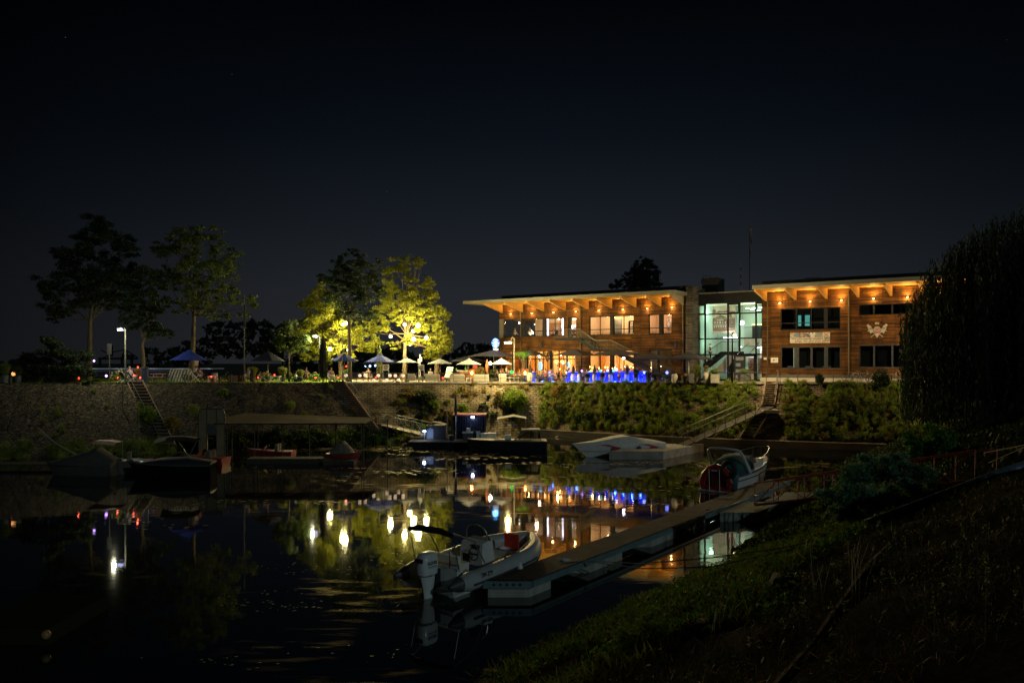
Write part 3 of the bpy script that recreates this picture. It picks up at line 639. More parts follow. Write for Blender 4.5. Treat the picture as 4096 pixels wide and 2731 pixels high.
def sconce(px, py, pw=26):
    u, z = UZ(px, py, .12); b = MB(); b.b2((u-.09, -.16, z-.1), (u+.09, -.002, z)); o = b.build('wall_light', M['grey'], club)
    MB().b2((u-.08, -.15, z+.002), (u+.08, -.02, z+.02)).build('lamp_glass', hot, o)
    lamp('SPOT', (u, -.34, z+.06), pw*8.5, (1,.52,.09), .05, o, 'wall_light_beam', rot=(R(180-7), 0, 0), spot=155, blend=1)
    lamp('POINT', (u, -.28, z-.16), pw*1.5, (1,.6,.17), .06, o, 'wall_light_spill')
for zx, zy in ((570,413),(768,406),(972,398),(1183,390),(1400,380),(1625,371),(1853,362),(2088,350)): sconce(*z3(zx, zy))
def pipe(px, z0, z1, w=.14, y=-.12, bend=True):
    u = U(px); pts = [(u, y, z0), (u, y, z1)]
    if bend: pts += [(u-.15, y-.2, z1+.2), (u-.5, -.9, z1+.5)]
    return MB().tube(pts, w/2, 8).build('downpipe', M['pipe'], club, True)
pipe(2085, 8.7, 13.3); pipe(2324, 5.4, 13.9, bend=False); pipe(1800+2197/2.352, 5.4, 13.4)
# pylon wall between left wing and hall
up0, up1 = U(2750), U(2773)
CB('stone_pylon', M['slate'], [((up0+.003, -.5, ZG-.2), (up1+.1, 6, 14.95))])
# upper balcony and outside stair
bu0, bu1 = U(1800+1018/2.352, .7), U(1800+1240/2.352, .7)
st = CB('balcony', M['dark'], [((bu0, -1.4, 9.7), (bu1, -.004, 9.93))], label='small dark steel balcony with outside stair')
b = MB(); s1 = U(2391, .7); z1 = 8.62; s2 = U(2455, .7); s3 = U(2700, .7)
def flight(ua, za, ub_, zb_, n):
    for k in range(n):
        t = (k+.5)/n; u = ua+(ub_-ua)*t; z = za+(zb_-za)*t; b.b2((u-.16, -1.35, z-.03), (u+.16, -.1, z+.02))
    for y in (-1.4, -.08): b.bar((ua, y, za-.12), (ub_, y, zb_-.12), .05, .3)
flight(bu1, 9.9, s1, z1, 8); b.b2((s1, -1.4, z1-.18), (s2, -.05, z1)); flight(s2, z1, s3, 5.45, 17)
b.build('outside_stair', M['dark'], st)
b = MB()
def railrun(ua, za, ub_, zb_, y=-1.38, n=None):
    n = n or max(2, int(abs(ub_-ua)/.16)); b.bar((ua, y, za+1.0), (ub_, y, zb_+1.0), .06, .06)
    for k in range(n+1):
        t = k/n; u = ua+(ub_-ua)*t; z = za+(zb_-za)*t; b.bar((u, y, z), (u, y, z+1.0), .02, .02)
railrun(bu0, 9.9, bu1, 9.9); railrun(bu1, 9.9, s1, z1); railrun(s1, z1, s2, z1); railrun(s2, z1, s3, 5.45); b.bar((bu0, -1.38, 10.9), (bu0, -.1, 10.9), .05, .05)
b.build('stair_railing', M['rail'], st)
# speaker lamps hung on the wall
for px, py, k in ((2166, 1384, 1), (2705, 1385, 1), (2003, 1394, .6)):
    u, z = UZ(px, py, .5); b = MB(); b.lathe([(.03, .5), (.22, .25), (.2, .1), (.14, 0), (.15, -.12), (.05, -.2)], (u, -.5*k, z), 12); b.bar((u, -.5*k, z+.5), (u+.1, -.02, z+.6), .05, .05)
    b.build('wall_speaker', M['black'], club, True)

# ---------------------------------------------------------------- glass entrance hall
VR = 1.3
HL, HR = U(2775, -VR)+.0, U(2600+990/2.138, -VR)
def hu(zx): return U(2750+zx/4.354, -VR)
def hz(zx, zy): return UZ(2750+zx/4.354, 1180+zy/4.354, -VR)[1]
HTOP = 14.2
b = MB(); b.b2((up1+.12, VR-.1, 13.18), (U(3065)-.01, VR+.2, HTOP)); b.build('hall_parapet', M['dark'], club)
CB('hall_roof', M['fascia'], [((up1+.12, VR-.25, HTOP), (U(3065)-.01, 11, HTOP+.12))])
cols = [hu(112), hu(135)]
zt = {'a': hz(210, 158), 'b': hz(500, 128), 'c': hz(800, 135), 'd': hz(1050, 108), 'e': hz(1260, 116)}
zr1, zr2, zr3, zb0 = hz(700, 325), hz(700, 755), hz(700, 1035), hz(1000, 1470)
b = MB(); y0, y1 = VR, VR+.1
verts = [118, 300, 318, 703, 900, 918, 1190, 1308]
for zx in (118, 306, 703, 905, 1192, 1308): u = hu(zx); b.b2((u-.085, y0, zb0), (u+.085, y1, 13.2))
for z in (zr1, zr2, zr3): b.b2((hu(118), y0+.01, z-.06), (hu(1308), y1-.01, z+.06))
b.b2((hu(118), y0+.01, zb0-.1), (hu(1308), y1-.01, zb0+.04))
for (a, c) in ((135, 290), (712, 885), (1205, 1305)):      # the three projecting vent casements in the top row
    ua, uc = hu(a), hu(c)
    for q in ((ua-.1, zr1+.02, ua+.02, 13.15), (uc-.02, zr1+.02, uc+.12, 13.15), (ua-.1, zr1, uc+.12, zr1+.14), (ua-.1, 13.0, uc+.12, 13.18)): b.b2((q[0], y0-.06, q[1]), (q[2], y0-.004, q[3]))
gf = b.build('curtain_wall_frame', M['dark'], club, label='black framed glass front of the entrance hall')
MB().b2((hu(118), VR+.04, zb0), (hu(1308), VR+.055, 13.2)).build('pane', M['clear'], gf)
CB('hall_side_wall', M['lobby'], [((up1+.11, VR+.12, ZG), (up1+.22, 9, 13.2)), ((HR-.1, VR+.12, ZG), (HR+.02, 9, 13.2))])
CB('hall_back_wall', M['lobby'], [((up1+.2, 6.5, ZG), (HR-.1, 6.65, 13.2))])
CB('hall_floor', M['floor'], [((up1+.2, VR+.1, ZG), (HR-.1, 6.5, ZG+.24))]); CB('hall_ceiling', M['ceil'], [((up1+.2, VR+.2, 13.2), (HR-.1, 6.5, 13.3))])
CB('brick_reveal', M['wood'], [((HR+.02, .02, ZG), (U(3065)-.005, 6, HTOP))])
def hi(px5, py5, v):                          # point on the plane v metres behind the facade line
    px, py = z5(px5, py5); return UZ(px, py, -v)
# mural: brown toned old view of a gabled boathouse on a riverside
def onmural(a, c, v=5.0): return hi(a, c, v)
ua, za = hi(432, 660, 5.0); uc, zc = hi(828, 165, 5.0)
sep = mat('mural_sepia_light', (.55,.38,.3), .8, c2=(.42,.27,.21), scale=1.2); sed = mat('mural_sepia_dark', (.13,.07,.055), .8, c2=(.22,.13,.1), scale=3)
mu = MB().b2((ua, 5.0, za), (uc, 5.06, zc)).build('mural', sep, club, label='large brown toned picture of a gabled timber boathouse')
w_, h_ = uc-ua, zc-za
def mp(x, y, t): return (ua+x*w_, t, za+y*h_)
b = MB()
b.prism([(0,.0),(1,.02),(1,.1),(0,.06)], 4.985, 4.999, mp) if False else None
b.prism([(.02,.14),(.02,.5),(.0,.53),(.28,.66),(.36,.68),(.66,.56),(.66,.14)], 4.985, 4.999, mp); b.prism([(.7,.16),(.7,.55),(.76,.66),(.84,.68),(.88,.56),(1,.52),(1,.16)], 4.985, 4.999, mp)
b.prism([(.0,.70),(.0,.82),(.06,.86),(.14,.84),(.17,.74),(.12,.68)], 4.985, 4.999, mp); b.prism([(.72,.72),(.73,.9),(.75,.96),(.77,.9),(.78,.72)], 4.985, 4.999, mp)
b.prism([(.18,.74),(.3,.8),(.5,.77),(.7,.8),(1,.76),(1,.72),(.5,.73),(.18,.71)], 4.985, 4.999, mp)
b.prism([(0,.08),(.4,.05),(1,.1),(1,.13),(0,.13)], 4.985, 4.999, mp); b.build('picture_shapes', sed, mu)
b = MB()
for i in range(5): b.prism([(.09+i*.115,.41),(.09+i*.115,.33),(.15+i*.115,.33),(.15+i*.115,.41)], 4.975, 4.983, mp)
for i in range(6): b.prism([(.06+i*.1,.26),(.06+i*.1,.19),(.12+i*.1,.19),(.12+i*.1,.26)], 4.975, 4.983, mp)
b.prism([(.0,.51),(.35,.66),(.68,.53),(.68,.55),(.35,.69),(.0,.53)], 4.975, 4.983, mp); b.prism([(.05,.28),(.05,.3),(.64,.3),(.64,.28)], 4.975, 4.983, mp); b.prism([(.2,.44),(.2,.47),(.5,.47),(.5,.44)], 4.975, 4.983, mp)
b.build('picture_highlights', sep, mu)
def text(body, size, mat_, parent, loc, rot=(R(90), 0, 0), ext=.004, align='LEFT', name='lettering', shear=0.0):
    c = bpy.data.curves.new(name, 'FONT'); c.body = body; c.size = size; c.extrude = ext; c.align_x = align; c.shear = shear
    o = bpy.data.objects.new(name, c); COL.objects.link(o)
    dg = bpy.context.evaluated_depsgraph_get(); me = bpy.data.meshes.new_from_object(o.evaluated_get(dg)); bpy.data.objects.remove(o)
    me.materials.clear(); me.materials.append(mat_); o = bpy.data.objects.new(name, me); COL.objects.link(o)
    o.location = loc; o.rotation_euler = rot
    if parent: o.parent = parent
    return o
text('Mainzer Ruder-Verein', .27, sep, mu, (ua+w_*.14, 4.97, za+h_*.49))
# trophy shelves
for zx, zy in ((190, 515), (190, 685), (190, 853)):
    u, z = hi(zx, zy, 2.6); o = MB().b2((u-.7, 2.5, z-.04), (u+.8, 2.9, z)).build('shelf', M['white'], club)
    b = MB()
    for k in range(3): b.lathe([(.09, 0), (.03, .1), (.03, .25+.1*k), (.1, .4+.1*k), (.03, .5+.08*k)], (u-.45+k*.45, 2.65, z), 8)
    b.build('trophy', M['black'], o, True)
# inner stair, mezzanine
b = MB(); ua, za = hi(120, 1200, 3.0); ub_, zb_ = hi(330, 1190, 3.0); uc, zc = hi(640, 985, 3.0); ud, zd = hi(900, 985, 3.0)
b.prism([(ub_-1.6, zb_+.0), (ub_-1.6, zb_-.3), (ub_+.2, zb_-.42), (uc, zc-.28), (ud+.3, zc-.28), (ud+.3, zc), (uc-.1, zc), (ub_, zb_)], 2.2, 3.6, lambda x, y, t: (x, t, y)); s = b.build('inner_stair', M['dark'], club, label='dark stair rising inside the glass hall')
b = MB(); b.prism([(ub_+.5, zb_-.95), (uc+.1, zc-.42), (uc+.9, zc-.42), (ub_+1.7, zb_-.95)], 3.65, 3.8, lambda x, y, t: (x, t, y)); b.build('stair_soffit', M['pale'], s)
b = MB()
for (p, q, r_, s_) in ((ub_-1.6, zb_, ub_, zb_), (ub_, zb_, uc, zc), (uc, zc, ud+.3, zc)):
    n = int(abs(r_-p)/.14)+1; b.bar((p, 2.2, q+1), (r_, 2.2, s_+1), .05, .05)
    for k in range(n+1): t = k/n; b.bar((p+(r_-p)*t, 2.2, q+(s_-q)*t), (p+(r_-p)*t, 2.2, q+(s_-q)*t+1), .02, .02)
b.build('stair_railing', M['grey'], s)
ua, za = hi(985, 888, 3.4); ub_, zb_ = hi(1300, 745, 3.4)
m_ = CB('mezzanine', M['pale'], [((ua, 3.4, za), (HR-.1, 6.5, zb_))]); b = MB()
u = ua
while u < HR-.2: b.bar((u, 3.45, zb_), (u, 3.45, zb_+1.1), .02, .02); u += .12
b.bar((ua, 3.45, zb_+1.1), (HR-.1, 3.45, zb_+1.1), .06, .06); b.build('mezzanine_railing', M['grey'], m_)
CB('dark_cabinet', M['dark'], [((ua+.2, 5.4, zb_), (ua+2.1, 5.9, zb_+1.35))]); CB('glowing_strip', emit('yellow_strip', (.8,.9,.3), 2), [((ua+.2, 5.35, zb_+1.37), (ua+2.1, 5.5, zb_+1.5))])
CB('under_stair_wall', M['dark'], [((hu(540), 3.9, ZG), (hu(700), 4.0, 8.0))]); CB('hall_column', M['lobby'], [((hu(700), 4.4, ZG), (hu(725), 4.6, 13))])
# bright entrance porch with notice boards
CB('notice_wall', M['white'], [((hu(1030), 2.0, zb0), (hu(1165), 2.1, zr3-.1)), ((hu(1222), 2.0, zb0), (hu(1300), 2.1, 8.7))])
b = MB()
for gx, gn in ((1060, 3), (1228, 2)):
    for i in range(gn):
        for j in range(5):
            u0_, z0_ = UZ(*z5(gx+i*38, 1095+j*50), -1.98); b.b2((u0_, 1.96, z0_-.42), (u0_+.34, 1.995, z0_))
b.build('notice_photograph', mat('brown_photo', (.35,.2,.17), .7, c2=(.1,.07,.07), scale=6, thr=(.4,.6)), club)
b = MB(); u0_, u1_ = hu(975), hu(1180); b.b2((u0_, VR-.02, zb0), (u0_+.1, VR-.004, zr3-.05)); b.b2((u1_-.15, VR-.02, zb0), (u1_, VR-.004, zr3-.05)); b.b2((u0_+.1, VR-.02, zr3-.2), (u1_-.15, VR-.004, zr3-.05)); b.build('door', M['dark'], club, label='black framed glass entrance door')
b = MB(); ua, za = UZ(*z5(820, 1030), .2); ub_, zb_ = UZ(*z5(1190, 1015), .2); b.box(((ua+ub_)/2, .45, (za+zb_)/2), (ub_-ua, 1.6, .06)); o = b.build('glass_canopy', M['screen'], club)
b = MB(); b.bar((ua+.3, -.3, za), (ua+.9, VR, za+1.1), .05, .05); b.bar((ub_-.6, -.3, zb_), (ub_-.1, VR, zb_+1.1), .05, .05); b.build('canopy_stay', M['steel'], o)
b = MB(); ua, za = UZ(*z5(815, 1460), -.6); b.prism([(ua, ZG+.05), (ua+1.0, ZG+.05), (ua+1.1, 8.0), (ua-.1, 8.0)], .7, .75, lambda x, y, t: (x, t, y)); bn_ = b.build('banner_stand', M['frame'], club)
b = MB()
for z, c in ((7.7, 0), (7.1, 1), (6.5, 0), (5.9, 1)): b.b2((ua+.12, .67, z-.22), (ua+.88-.3*c, .695, z+.1))
b.build('banner_print', mat('banner_blue', (.3,.35,.5), .6), bn_)
cool = emit('cool_downlight', (.75,1,.95), 14); ball = emit('ball_lamp', (1,1,1), 14)
for zx, zy in ((1048, 235), (1130, 250), (1275, 224), (1235, 272), (1160, 232)):
    u, z = hi(zx, zy, 3.6); MB().lathe([(.17, 0), (.17, .05)], (u, 3.6, z), 12).build('downlight', cool, club)
for zx, zy in ((1280, 908), (1300, 938), (1218, 922), (925, 905)): 
    u, z = hi(zx, zy, 1.9); MB().lathe([(.12, 0), (.12, .04)], (u, 1.9, z), 12).build('downlight', cool, club)
u, z = hi(952, 482, 2.2); o = MB().ball((u, 2.2, z), .2, 16, 10).build('ball_lamp', ball, club, True); MB().bar((u, 2.2, z+.2), (u, 2.2, 13.2), .015, .015).build('cord', M['black'], o)
u, z = hi(632, 735, 2.8); MB().b2((u-.7, 4.75, z), (u+.7, 4.95, z+.05)).build('picture_light', ball, club)
lamp('AREA', (u, 4.3, z+.1), 26, (.9,1,.95), .5, club, 'mural_light', rot=(R(150), 0, 0))
for u, v, z, p in ((hu(300), 3.2, 12.4, 85), (hu(800), 3.2, 12.4, 85), (hu(1200), 2.8, 12.4, 95), (hu(350), 2.6, 9.2, 45)): lamp('POINT', (u, v, z), p*.75, (.5,1,.7), .2, club, 'hall_light')
lamp('POINT', (hu(1120), 1.7, 8.2), 26, (.85,.9,1), .15, club, 'porch_light'); lamp('POINT', (hu(800), 2.6, 7.9), 16, (.8,.95,1), .15, club, 'porch_light')

# ---------------------------------------------------------------- right wing
RL, RR = U(3065), 56.0
def ru(zx, zy): return UZ(*z4(zx, zy))
def rect4(x0, y0, x1, y1): a, z1_ = ru(x0, y0); c, z0_ = ru(x1, y1); return a, c, z0_, z1_
rw = [rect4(1115, 396, 1628, 568), rect4(1118, 720, 1630, 908), rect4(1786, 360, 2250, 440), rect4(1788, 704, 2250, 900)]
rw.append((rw[2][1]+2, RR-1, rw[2][2], rw[2][3])); rw.append((rw[3][1]+2, RR-1, rw[3][2], rw[3][3]))
pl = ru(1400, 960)[1]
wall(RL, RR, pl, ZR+.02, rw, label='orange lit slatted timber wall of the right wing')
wall(RL, RR, ZG-.3, pl-.003, [], M['grey'], y=.03, name='plinth')
b = MB(); p0 = ru(945, 990); b.b2((p0[0]+.3, -1.1, ZG-.4), (RR, .02, ru(1400, 986)[1])); b.build('entrance_platform', M['pale'], club)
for k, o_ in enumerate(rw):
    a, c, d, e = o_; W_ = c-a
    sp_ = [(a+W_*.27, .42 if k else .1), (a+W_*.52, .2 if k else .08), (a+W_*.76, .34)] if k < 2 else [(a+W_*.28, .16), (a+W_*.62, .16)]
    window(a, c, d, e, sp_, d+.66 if k in (0,) else None, gl=M['clearb'], fr=M['frame'] if k in (1, 3) else M['dark'])
CB('room_backing', M['roof'], [((RL+.1, 3.2, ZG), (RR, 3.35, 13.9)), ((RL+.1, .28, 9.3), (RR, 3.2, 9.5)), ((RL+.1, .28, 13.0), (RR, 3.2, 13.1))])
a, c, d, e = rw[0]
for x0, x1 in ((.16, .21), (.28, .36)): MB().b2((a+(c-a)*x0, 3.1, d+.5), (a+(c-a)*x1, 3.18, e-.5)).build('lit_doorway', emit('teal_doorway', (.1,.5,.42), .8), club)
a, c, d, e = rw[1]
MB().b2((a+(c-a)*.2, .35, d), (a+(c-a)*.215, .38, e)).build('blind_edge', emit('edge_glow', (.5,.6,.45), .25), club)  # blind edge glows by itself to stand for light on it
b = MB()
for k in range(3): b.b2((a+(c-a)*(.05+.3*k), 1.2, d-.3), (a+(c-a)*(.2+.3*k), 1.9, d+.25))
b.build('interior_desk', M['grey'], club)
u0, u1 = UZ(*z4(872, 205), 3.77)[0], RR+1
b = MB(); b.b2((u0, -3.77, 14.0), (u1, 11, 14.34)); rf2 = b.build('roof', M['fascia'], club, label='pale edged overhanging roof of the right wing')
b = MB(); b.quad((u0+.05, -3.7, 13.995), (u1, -3.7, 13.995), (u1, 0, 13.995), (RL, 0, 13.995)); b.quad((u0+.05, -3.7, 13.993), (RL, -0, 13.993), (RL, VR, 13.993), (u0+.05, VR, 13.993)); b.build('soffit', M['soffit'], rf2)
CB('parapet', M['roof'], [((RL-.8, .2, 14.34), (RR, 10, 15.05))], parent=rf2)
b = MB(); zz = 15.2
for k in range(2): b.tube([(RL+3+k*.5, 2, 15.05), (RL+3.1+k*.4, 2, 15.3), (RL+4.2+k*.3, 2, 15.3), (RL+4.3+k*.4, 2, 15.05)], .03, 6)
b.build('roof_ladder_rail', M['grey'], rf2)
for zx in (995, 1245, 1510, 1782, 2063, 2340, 2600, 2850): bracket(ru(zx, 300)[0], zb=13.1)
for zx, zy in ((1110,345),(1368,333),(1635,322),(1912,308),(2200,295),(2480,285)): sconce(*z4(zx, zy), 34)
pipe(2600+1008/2.138, 5.8, 13.9, .1, bend=False); pipe(2600+1703/2.138, 5.8, 13.8, .16, bend=False)
b = MB(); u = RL-7.5; b.b2((u, 3, 14.32), (u+1.7, 5, 16.0)); b.build('roof_plant_box', M['roof'], club); b = MB(); b.tube([(u-.3, 3.5, 15.5), (u-.1, 3.5, 16.25), (u+.7, 3.5, 16.3), (u+.9, 3.5, 16.0)], .04, 6); b.build('vent_pipe', M['grey'], club)
# congratulation banner
a, c, d, e = rect4(1199, 604, 1540, 684); e = ru(1370, 598)[1]; d = ru(1370, 688)[1]
ban = MB().b2((a, -.05, d), (c, -.01, e)).build('banner', mat('banner_white', (.62,.6,.52), .7), club, label='wide white printed banner with photos of rowers along its top')
W_, H_ = c-a, e-d; y = -.056
def bp(x0, y0, x1, y1, m, nm='banner_print', yy=0): MB().b2((a+x0*W_, -.056-yy, d+y0*H_), (a+x1*W_, -.051, d+y1*H_)).build(nm, m, ban)
bp(0, .56, .21, 1, mat('photo_blue', (.12,.2,.35), .6, c2=(.5,.35,.25), scale=3, thr=(.45,.5)), 'banner_photo'); bp(.21, .56, .43, 1, mat('photo_grey', (.3,.25,.22), .6, c2=(.12,.1,.1), scale=4, thr=(.45,.5)), 'banner_photo')
bp(.43, .56, .64, 1, mat('photo_rowers', (.6,.6,.6), .6, c2=(.1,.1,.16), scale=3, thr=(.45,.5)), 'banner_photo'); bp(.64, .56, .82, 1, mat('photo_river', (.2,.2,.19), .6, c2=(.3,.3,.28), scale=2), 'banner_photo')
bp(0, .535, 1, .56, M['red'], 'banner_line')
b = MB(); b.bar((a+.85*W_, y, d+.6*H_), (a+.97*W_, y, d+.95*H_), .01, .05); b.bar((a+.85*W_, y-.002, d+.95*H_), (a+.97*W_, y-.002, d+.6*H_), .01, .05); b.build('crossed_oars', M['red'], ban)
ink = mat('dark_ink', (.03,.03,.03), .7); inkr = mat('red_ink', (.35,.03,.05), .7)
text('Wir gratulieren unseren Weltmeistern 2014,', .29, ink, ban, (a+.03*W_, y, d+.33*H_), shear=.2); text('Jungs, wir sind stolz auf euch!', .29, inkr, ban, (a+.13*W_, y, d+.11*H_), shear=.2)
b = MB()
for k, ww in enumerate((.1, .06, .12, .08)): b.b2((a+.86*W_, y, d+(.44-.1*k)*H_), (a+(.86+ww)*W_, y+.004, d+(.47-.1*k)*H_))
b.build('small_print', ink, ban)
# rowing crest on the right wing
cu, cz = ru(1943, 580); cst = mat('crest_metal', (.5,.47,.4), .5, c2=(.4,.37,.3), scale=4); sx = (ru(2028, 580)[0]-ru(1857, 580)[0])/2/1.0
crest = thing('tmp', None, None); bpy.data.objects.remove(crest)
cr_ = MB(); k = sx
ring = [(math.cos(t)*.42, math.sin(t)*.46) for t in [i*math.pi/12 for i in range(25)]]
cr_.loft([[(cu+k*x*s, -.05, cz+k*y_*s-.02) for x, y_ in ring] for s in (.8, 1.0)], caps=False); cr_.loft([[(cu+k*x*1.0, yy, cz+k*y_*1.0-.02) for x, y_ in ring] for yy in (-.05, -.01)], caps=False)
cr = cr_.build('crest', cst, club, label='pale metal crest of crossed oars, shield, crown and two animals')
b = MB()
for s in (-1, 1):
    b.bar((cu-s*k*.62, -.07, cz-k*.72), (cu+s*k*.8, -.07, cz+k*.45), .03, .05); p = Vector((cu+s*k*.62, -.08, cz+k*.3)); q = Vector((cu+s*k*1.0, -.08, cz+k*.62)); b.bar(p, q, .03, .2)
b.build('crossed_oars', cst, cr)
b = MB(); b.prism([(-.27,.3),(.27,.3),(.27,-.2),(.2,-.5),(0,-.78),(-.2,-.5),(-.27,-.2)], -.12, -.08, lambda x, y_, t: (cu+k*x, t, cz+k*y_)); sh = b.build('shield', mat('shield_face', (.6,.5,.45), .6), cr)
b = MB(); b.b2((cu-k*.25, -.13, cz-k*.3), (cu+k*.25, -.122, cz-k*.16)); b.bar((cu-k*.22, -.126, cz-k*.12), (cu+k*.22, -.126, cz+k*.26), .012, .04); b.bar((cu-k*.22, -.13, cz+k*.26), (cu+k*.22, -.13, cz-k*.12), .012, .04); b.build('shield_marks', M['red'], sh)
b = MB(); b.b2((cu-k*.2, -.08, cz+k*.68), (cu+k*.2, -.04, cz+k*.78))
for s in (-.18, -.06, .06, .18): b.prism([(s-.05,.78),(s+.05,.78),(s,.94)], -.08, -.04, lambda x, y_, t: (cu+k*x, t, cz+k*y_))
b.build('crown', cst, cr)
for s in (-1, 1):                             # leaping supporter animals, flat relief
    b = MB(); pts = [(.3,-.1),(.34,.12),(.5,.22),(.72,.18),(.8,.32),(.88,.44),(.93,.36),(.86,.2),(.8,.08),(.9,-.02),(.96,-.14),(.84,-.12),(.76,-.02),(.72,-.24),(.62,-.42),(.5,-.3),(.4,-.3)]
    b.prism([(s*(x*.95+.06), y_*.8) for x, y_ in (pts if s > 0 else pts[::-1])], -.075, -.03, lambda x, y_, t: (cu+k*x, t, cz+k*y_)); b.build('supporter', cst, cr)
# small plaques
a, c, d, e = rect4(1034, 812, 1096, 856); o = MB().b2((a, -.04, d), (c, -.005, e)).build('plaque', M['white'], club); MB().bar((a+.25, -.045, d+.3), (c-.35, -.045, e-.3), .006, .14).build('plaque_print', M['red'], o)
a, c, d, e = rect4(974, 812, 998, 830); MB().b2((a, -.04, d), (c, -.005, e)).build('plaque', M['white'], club)
# ================================================================ TREES
def tree(name, label, D, trunk, clumps, m, size=.3, dens=42, cat='tree', group='tall trees along the quay', depth=1.0, tw=.28, flat=.55, aspect=.33, lim=True, sub=10):
    """trunk: list of (x, y) picture points from the ground up; clumps: (x, y, r)"""
    k = K*D/F; base = Q(trunk[0][0], trunk[0][1], D); base.z = G(D, trunk[0][0]*K-2048)-.1 if D < 100 else base.z
    t = thing(name, label, cat, base, 0, group); rr = random.Random(int(trunk[0][0]*7+D))
    tp = [Q(x, y, D)-base for x, y in trunk]; tp[0] = Vector((tp[0].x, 0, -.2))
    b = MB(); n = len(tp); b.tube(tp, [tw*(1-.55*i/max(1, n-1)) for i in range(n)], 9)
    top = tp[-1]; cl = []
    xs = [c[0] for c in clumps]; hw = (max(xs)-min(xs))/2*k*.75*depth; cx = sum(xs)/len(xs)
    for (x, y, r) in clumps:
        c0 = Q(x, y, D)-base; side = 1-min(1, abs(x-cx)/((max(xs)-min(xs))/2+1))**2
        for q in range(2):
            c = c0+Vector((0, (-1 if q else 1)*rr.uniform(.25, .9)*hw*(side*.85+.1), 0)); R_ = r*k
            for _ in range(sub):
                a = rr.uniform(0, 6.28); q1 = rr.uniform(.2, 1.1)*R_
                cc = c+Vector((math.cos(a)*q1, rr.uniform(-.5, .5)*R_, math.sin(a)*q1*.9)); s = R_*rr.uniform(.28, .55)
                cl.append((cc.x, cc.y, cc.z, s, s, s*flat))
            if lim and q == 0:
                st_ = tp[-1].lerp(tp[-2], rr.uniform(0, .9)); mid = st_.lerp(c, .5)+Vector((0, 0, -.12*(c-st_).length*rr.uniform(0, 1)))
                b.tube([st_, mid, c], [tw*.24, tw*.14, .02], 6)
                for _ in range(2):
                    e = c+Vector((rr.uniform(-1, 1), rr.uniform(-1, 1), rr.uniform(-.4, .9)))*R_*.8; b.tube([mid.lerp(c, .6), e], [tw*.1, .015], 4)
    b.build('trunk', M['bark'], t, True)
    leafmesh('crown', clumpts(cl, dens*3.6, .15), size, m, t, aspect=aspect)
    return t
tree('ash_tree', 'tallest dark tree at the far left, rising behind the dark spreading shrub', 78, [(205,878),(206,800),(207,745),(212,700)],
  [(222,522,30),(185,560,30),(250,560,36),(152,590,22),(292,568,26),(200,610,42),(262,622,40),(150,648,30),(112,668,24),(96,655,10),(160,700,30),(212,690,28),(132,722,22),(255,690,26),(302,622,18),(190,640,30),(235,660,30)], LC, .3)
tree('ash_tree', 'small leaning tree between the two tallest dark trees on the left', 75, [(330,878),(329,820),(327,790),(336,765)],
  [(330,690,30),(300,700,26),(362,700,26),(328,740,24),(360,760,20),(386,768,12),(335,640,30),(300,655,24),(350,642,16),(310,680,20),(292,735,14)], LC, .28, tw=.2)
tree('ash_tree', 'tall dark tree left of the flagpole with the blue umbrella before its trunk', 79, [(441,878),(443,800),(445,740),(447,700)],
  [(440,540,30),(480,540,26),(402,560,30),(370,572,18),(520,582,24),(440,592,40),(400,622,30),(490,622,36),(530,622,20),(450,660,34),(380,652,20),(510,670,26),(470,700,28),(420,702,20),(500,722,16),(548,692,14),(576,688,12),(560,722,9),(585,702,7)], LA, .28, dens=34)
tree('locust_tree', 'dark slender tree standing before the lamp lit trees', 80, [(803,878),(803,800),(801,740),(800,712)],
  [(815,590,18),(782,602,18),(840,610,20),(800,630,34),(760,642,22),(738,640,12),(862,632,18),(840,670,30),(780,680,30),(872,668,14),(800,716,20),(842,720,18),(872,602,9),(832,742,9),(815,655,24)], LC, .21, dens=82, tw=.24)
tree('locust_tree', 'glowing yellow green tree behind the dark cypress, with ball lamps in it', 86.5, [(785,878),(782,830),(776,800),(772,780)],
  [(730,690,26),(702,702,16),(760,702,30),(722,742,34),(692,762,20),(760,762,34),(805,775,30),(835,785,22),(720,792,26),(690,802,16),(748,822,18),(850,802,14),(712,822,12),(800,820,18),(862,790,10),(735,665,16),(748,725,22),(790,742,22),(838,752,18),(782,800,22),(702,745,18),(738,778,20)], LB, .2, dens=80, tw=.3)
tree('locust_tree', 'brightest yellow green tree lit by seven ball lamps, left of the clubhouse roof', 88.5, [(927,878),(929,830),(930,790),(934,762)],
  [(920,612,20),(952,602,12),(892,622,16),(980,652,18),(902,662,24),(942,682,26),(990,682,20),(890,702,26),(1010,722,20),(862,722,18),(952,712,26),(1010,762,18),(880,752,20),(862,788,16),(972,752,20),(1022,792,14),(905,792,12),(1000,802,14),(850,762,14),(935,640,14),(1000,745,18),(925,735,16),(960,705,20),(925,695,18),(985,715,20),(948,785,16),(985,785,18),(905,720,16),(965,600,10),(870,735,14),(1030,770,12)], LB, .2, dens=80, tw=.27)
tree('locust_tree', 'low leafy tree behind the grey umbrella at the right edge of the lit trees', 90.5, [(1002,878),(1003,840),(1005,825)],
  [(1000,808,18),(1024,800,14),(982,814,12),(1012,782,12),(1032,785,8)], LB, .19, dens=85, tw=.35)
tree('young_tree', 'small round crowned tree with a thin trunk left of the cypress', 78.5, [(664,878),(663,830),(663,812)],
  [(660,770,24),(640,780,17),(688,780,18),(665,746,12),(650,802,14),(698,802,9),(630,765,9),(676,798,12)], LA, .19, dens=95, tw=.13)
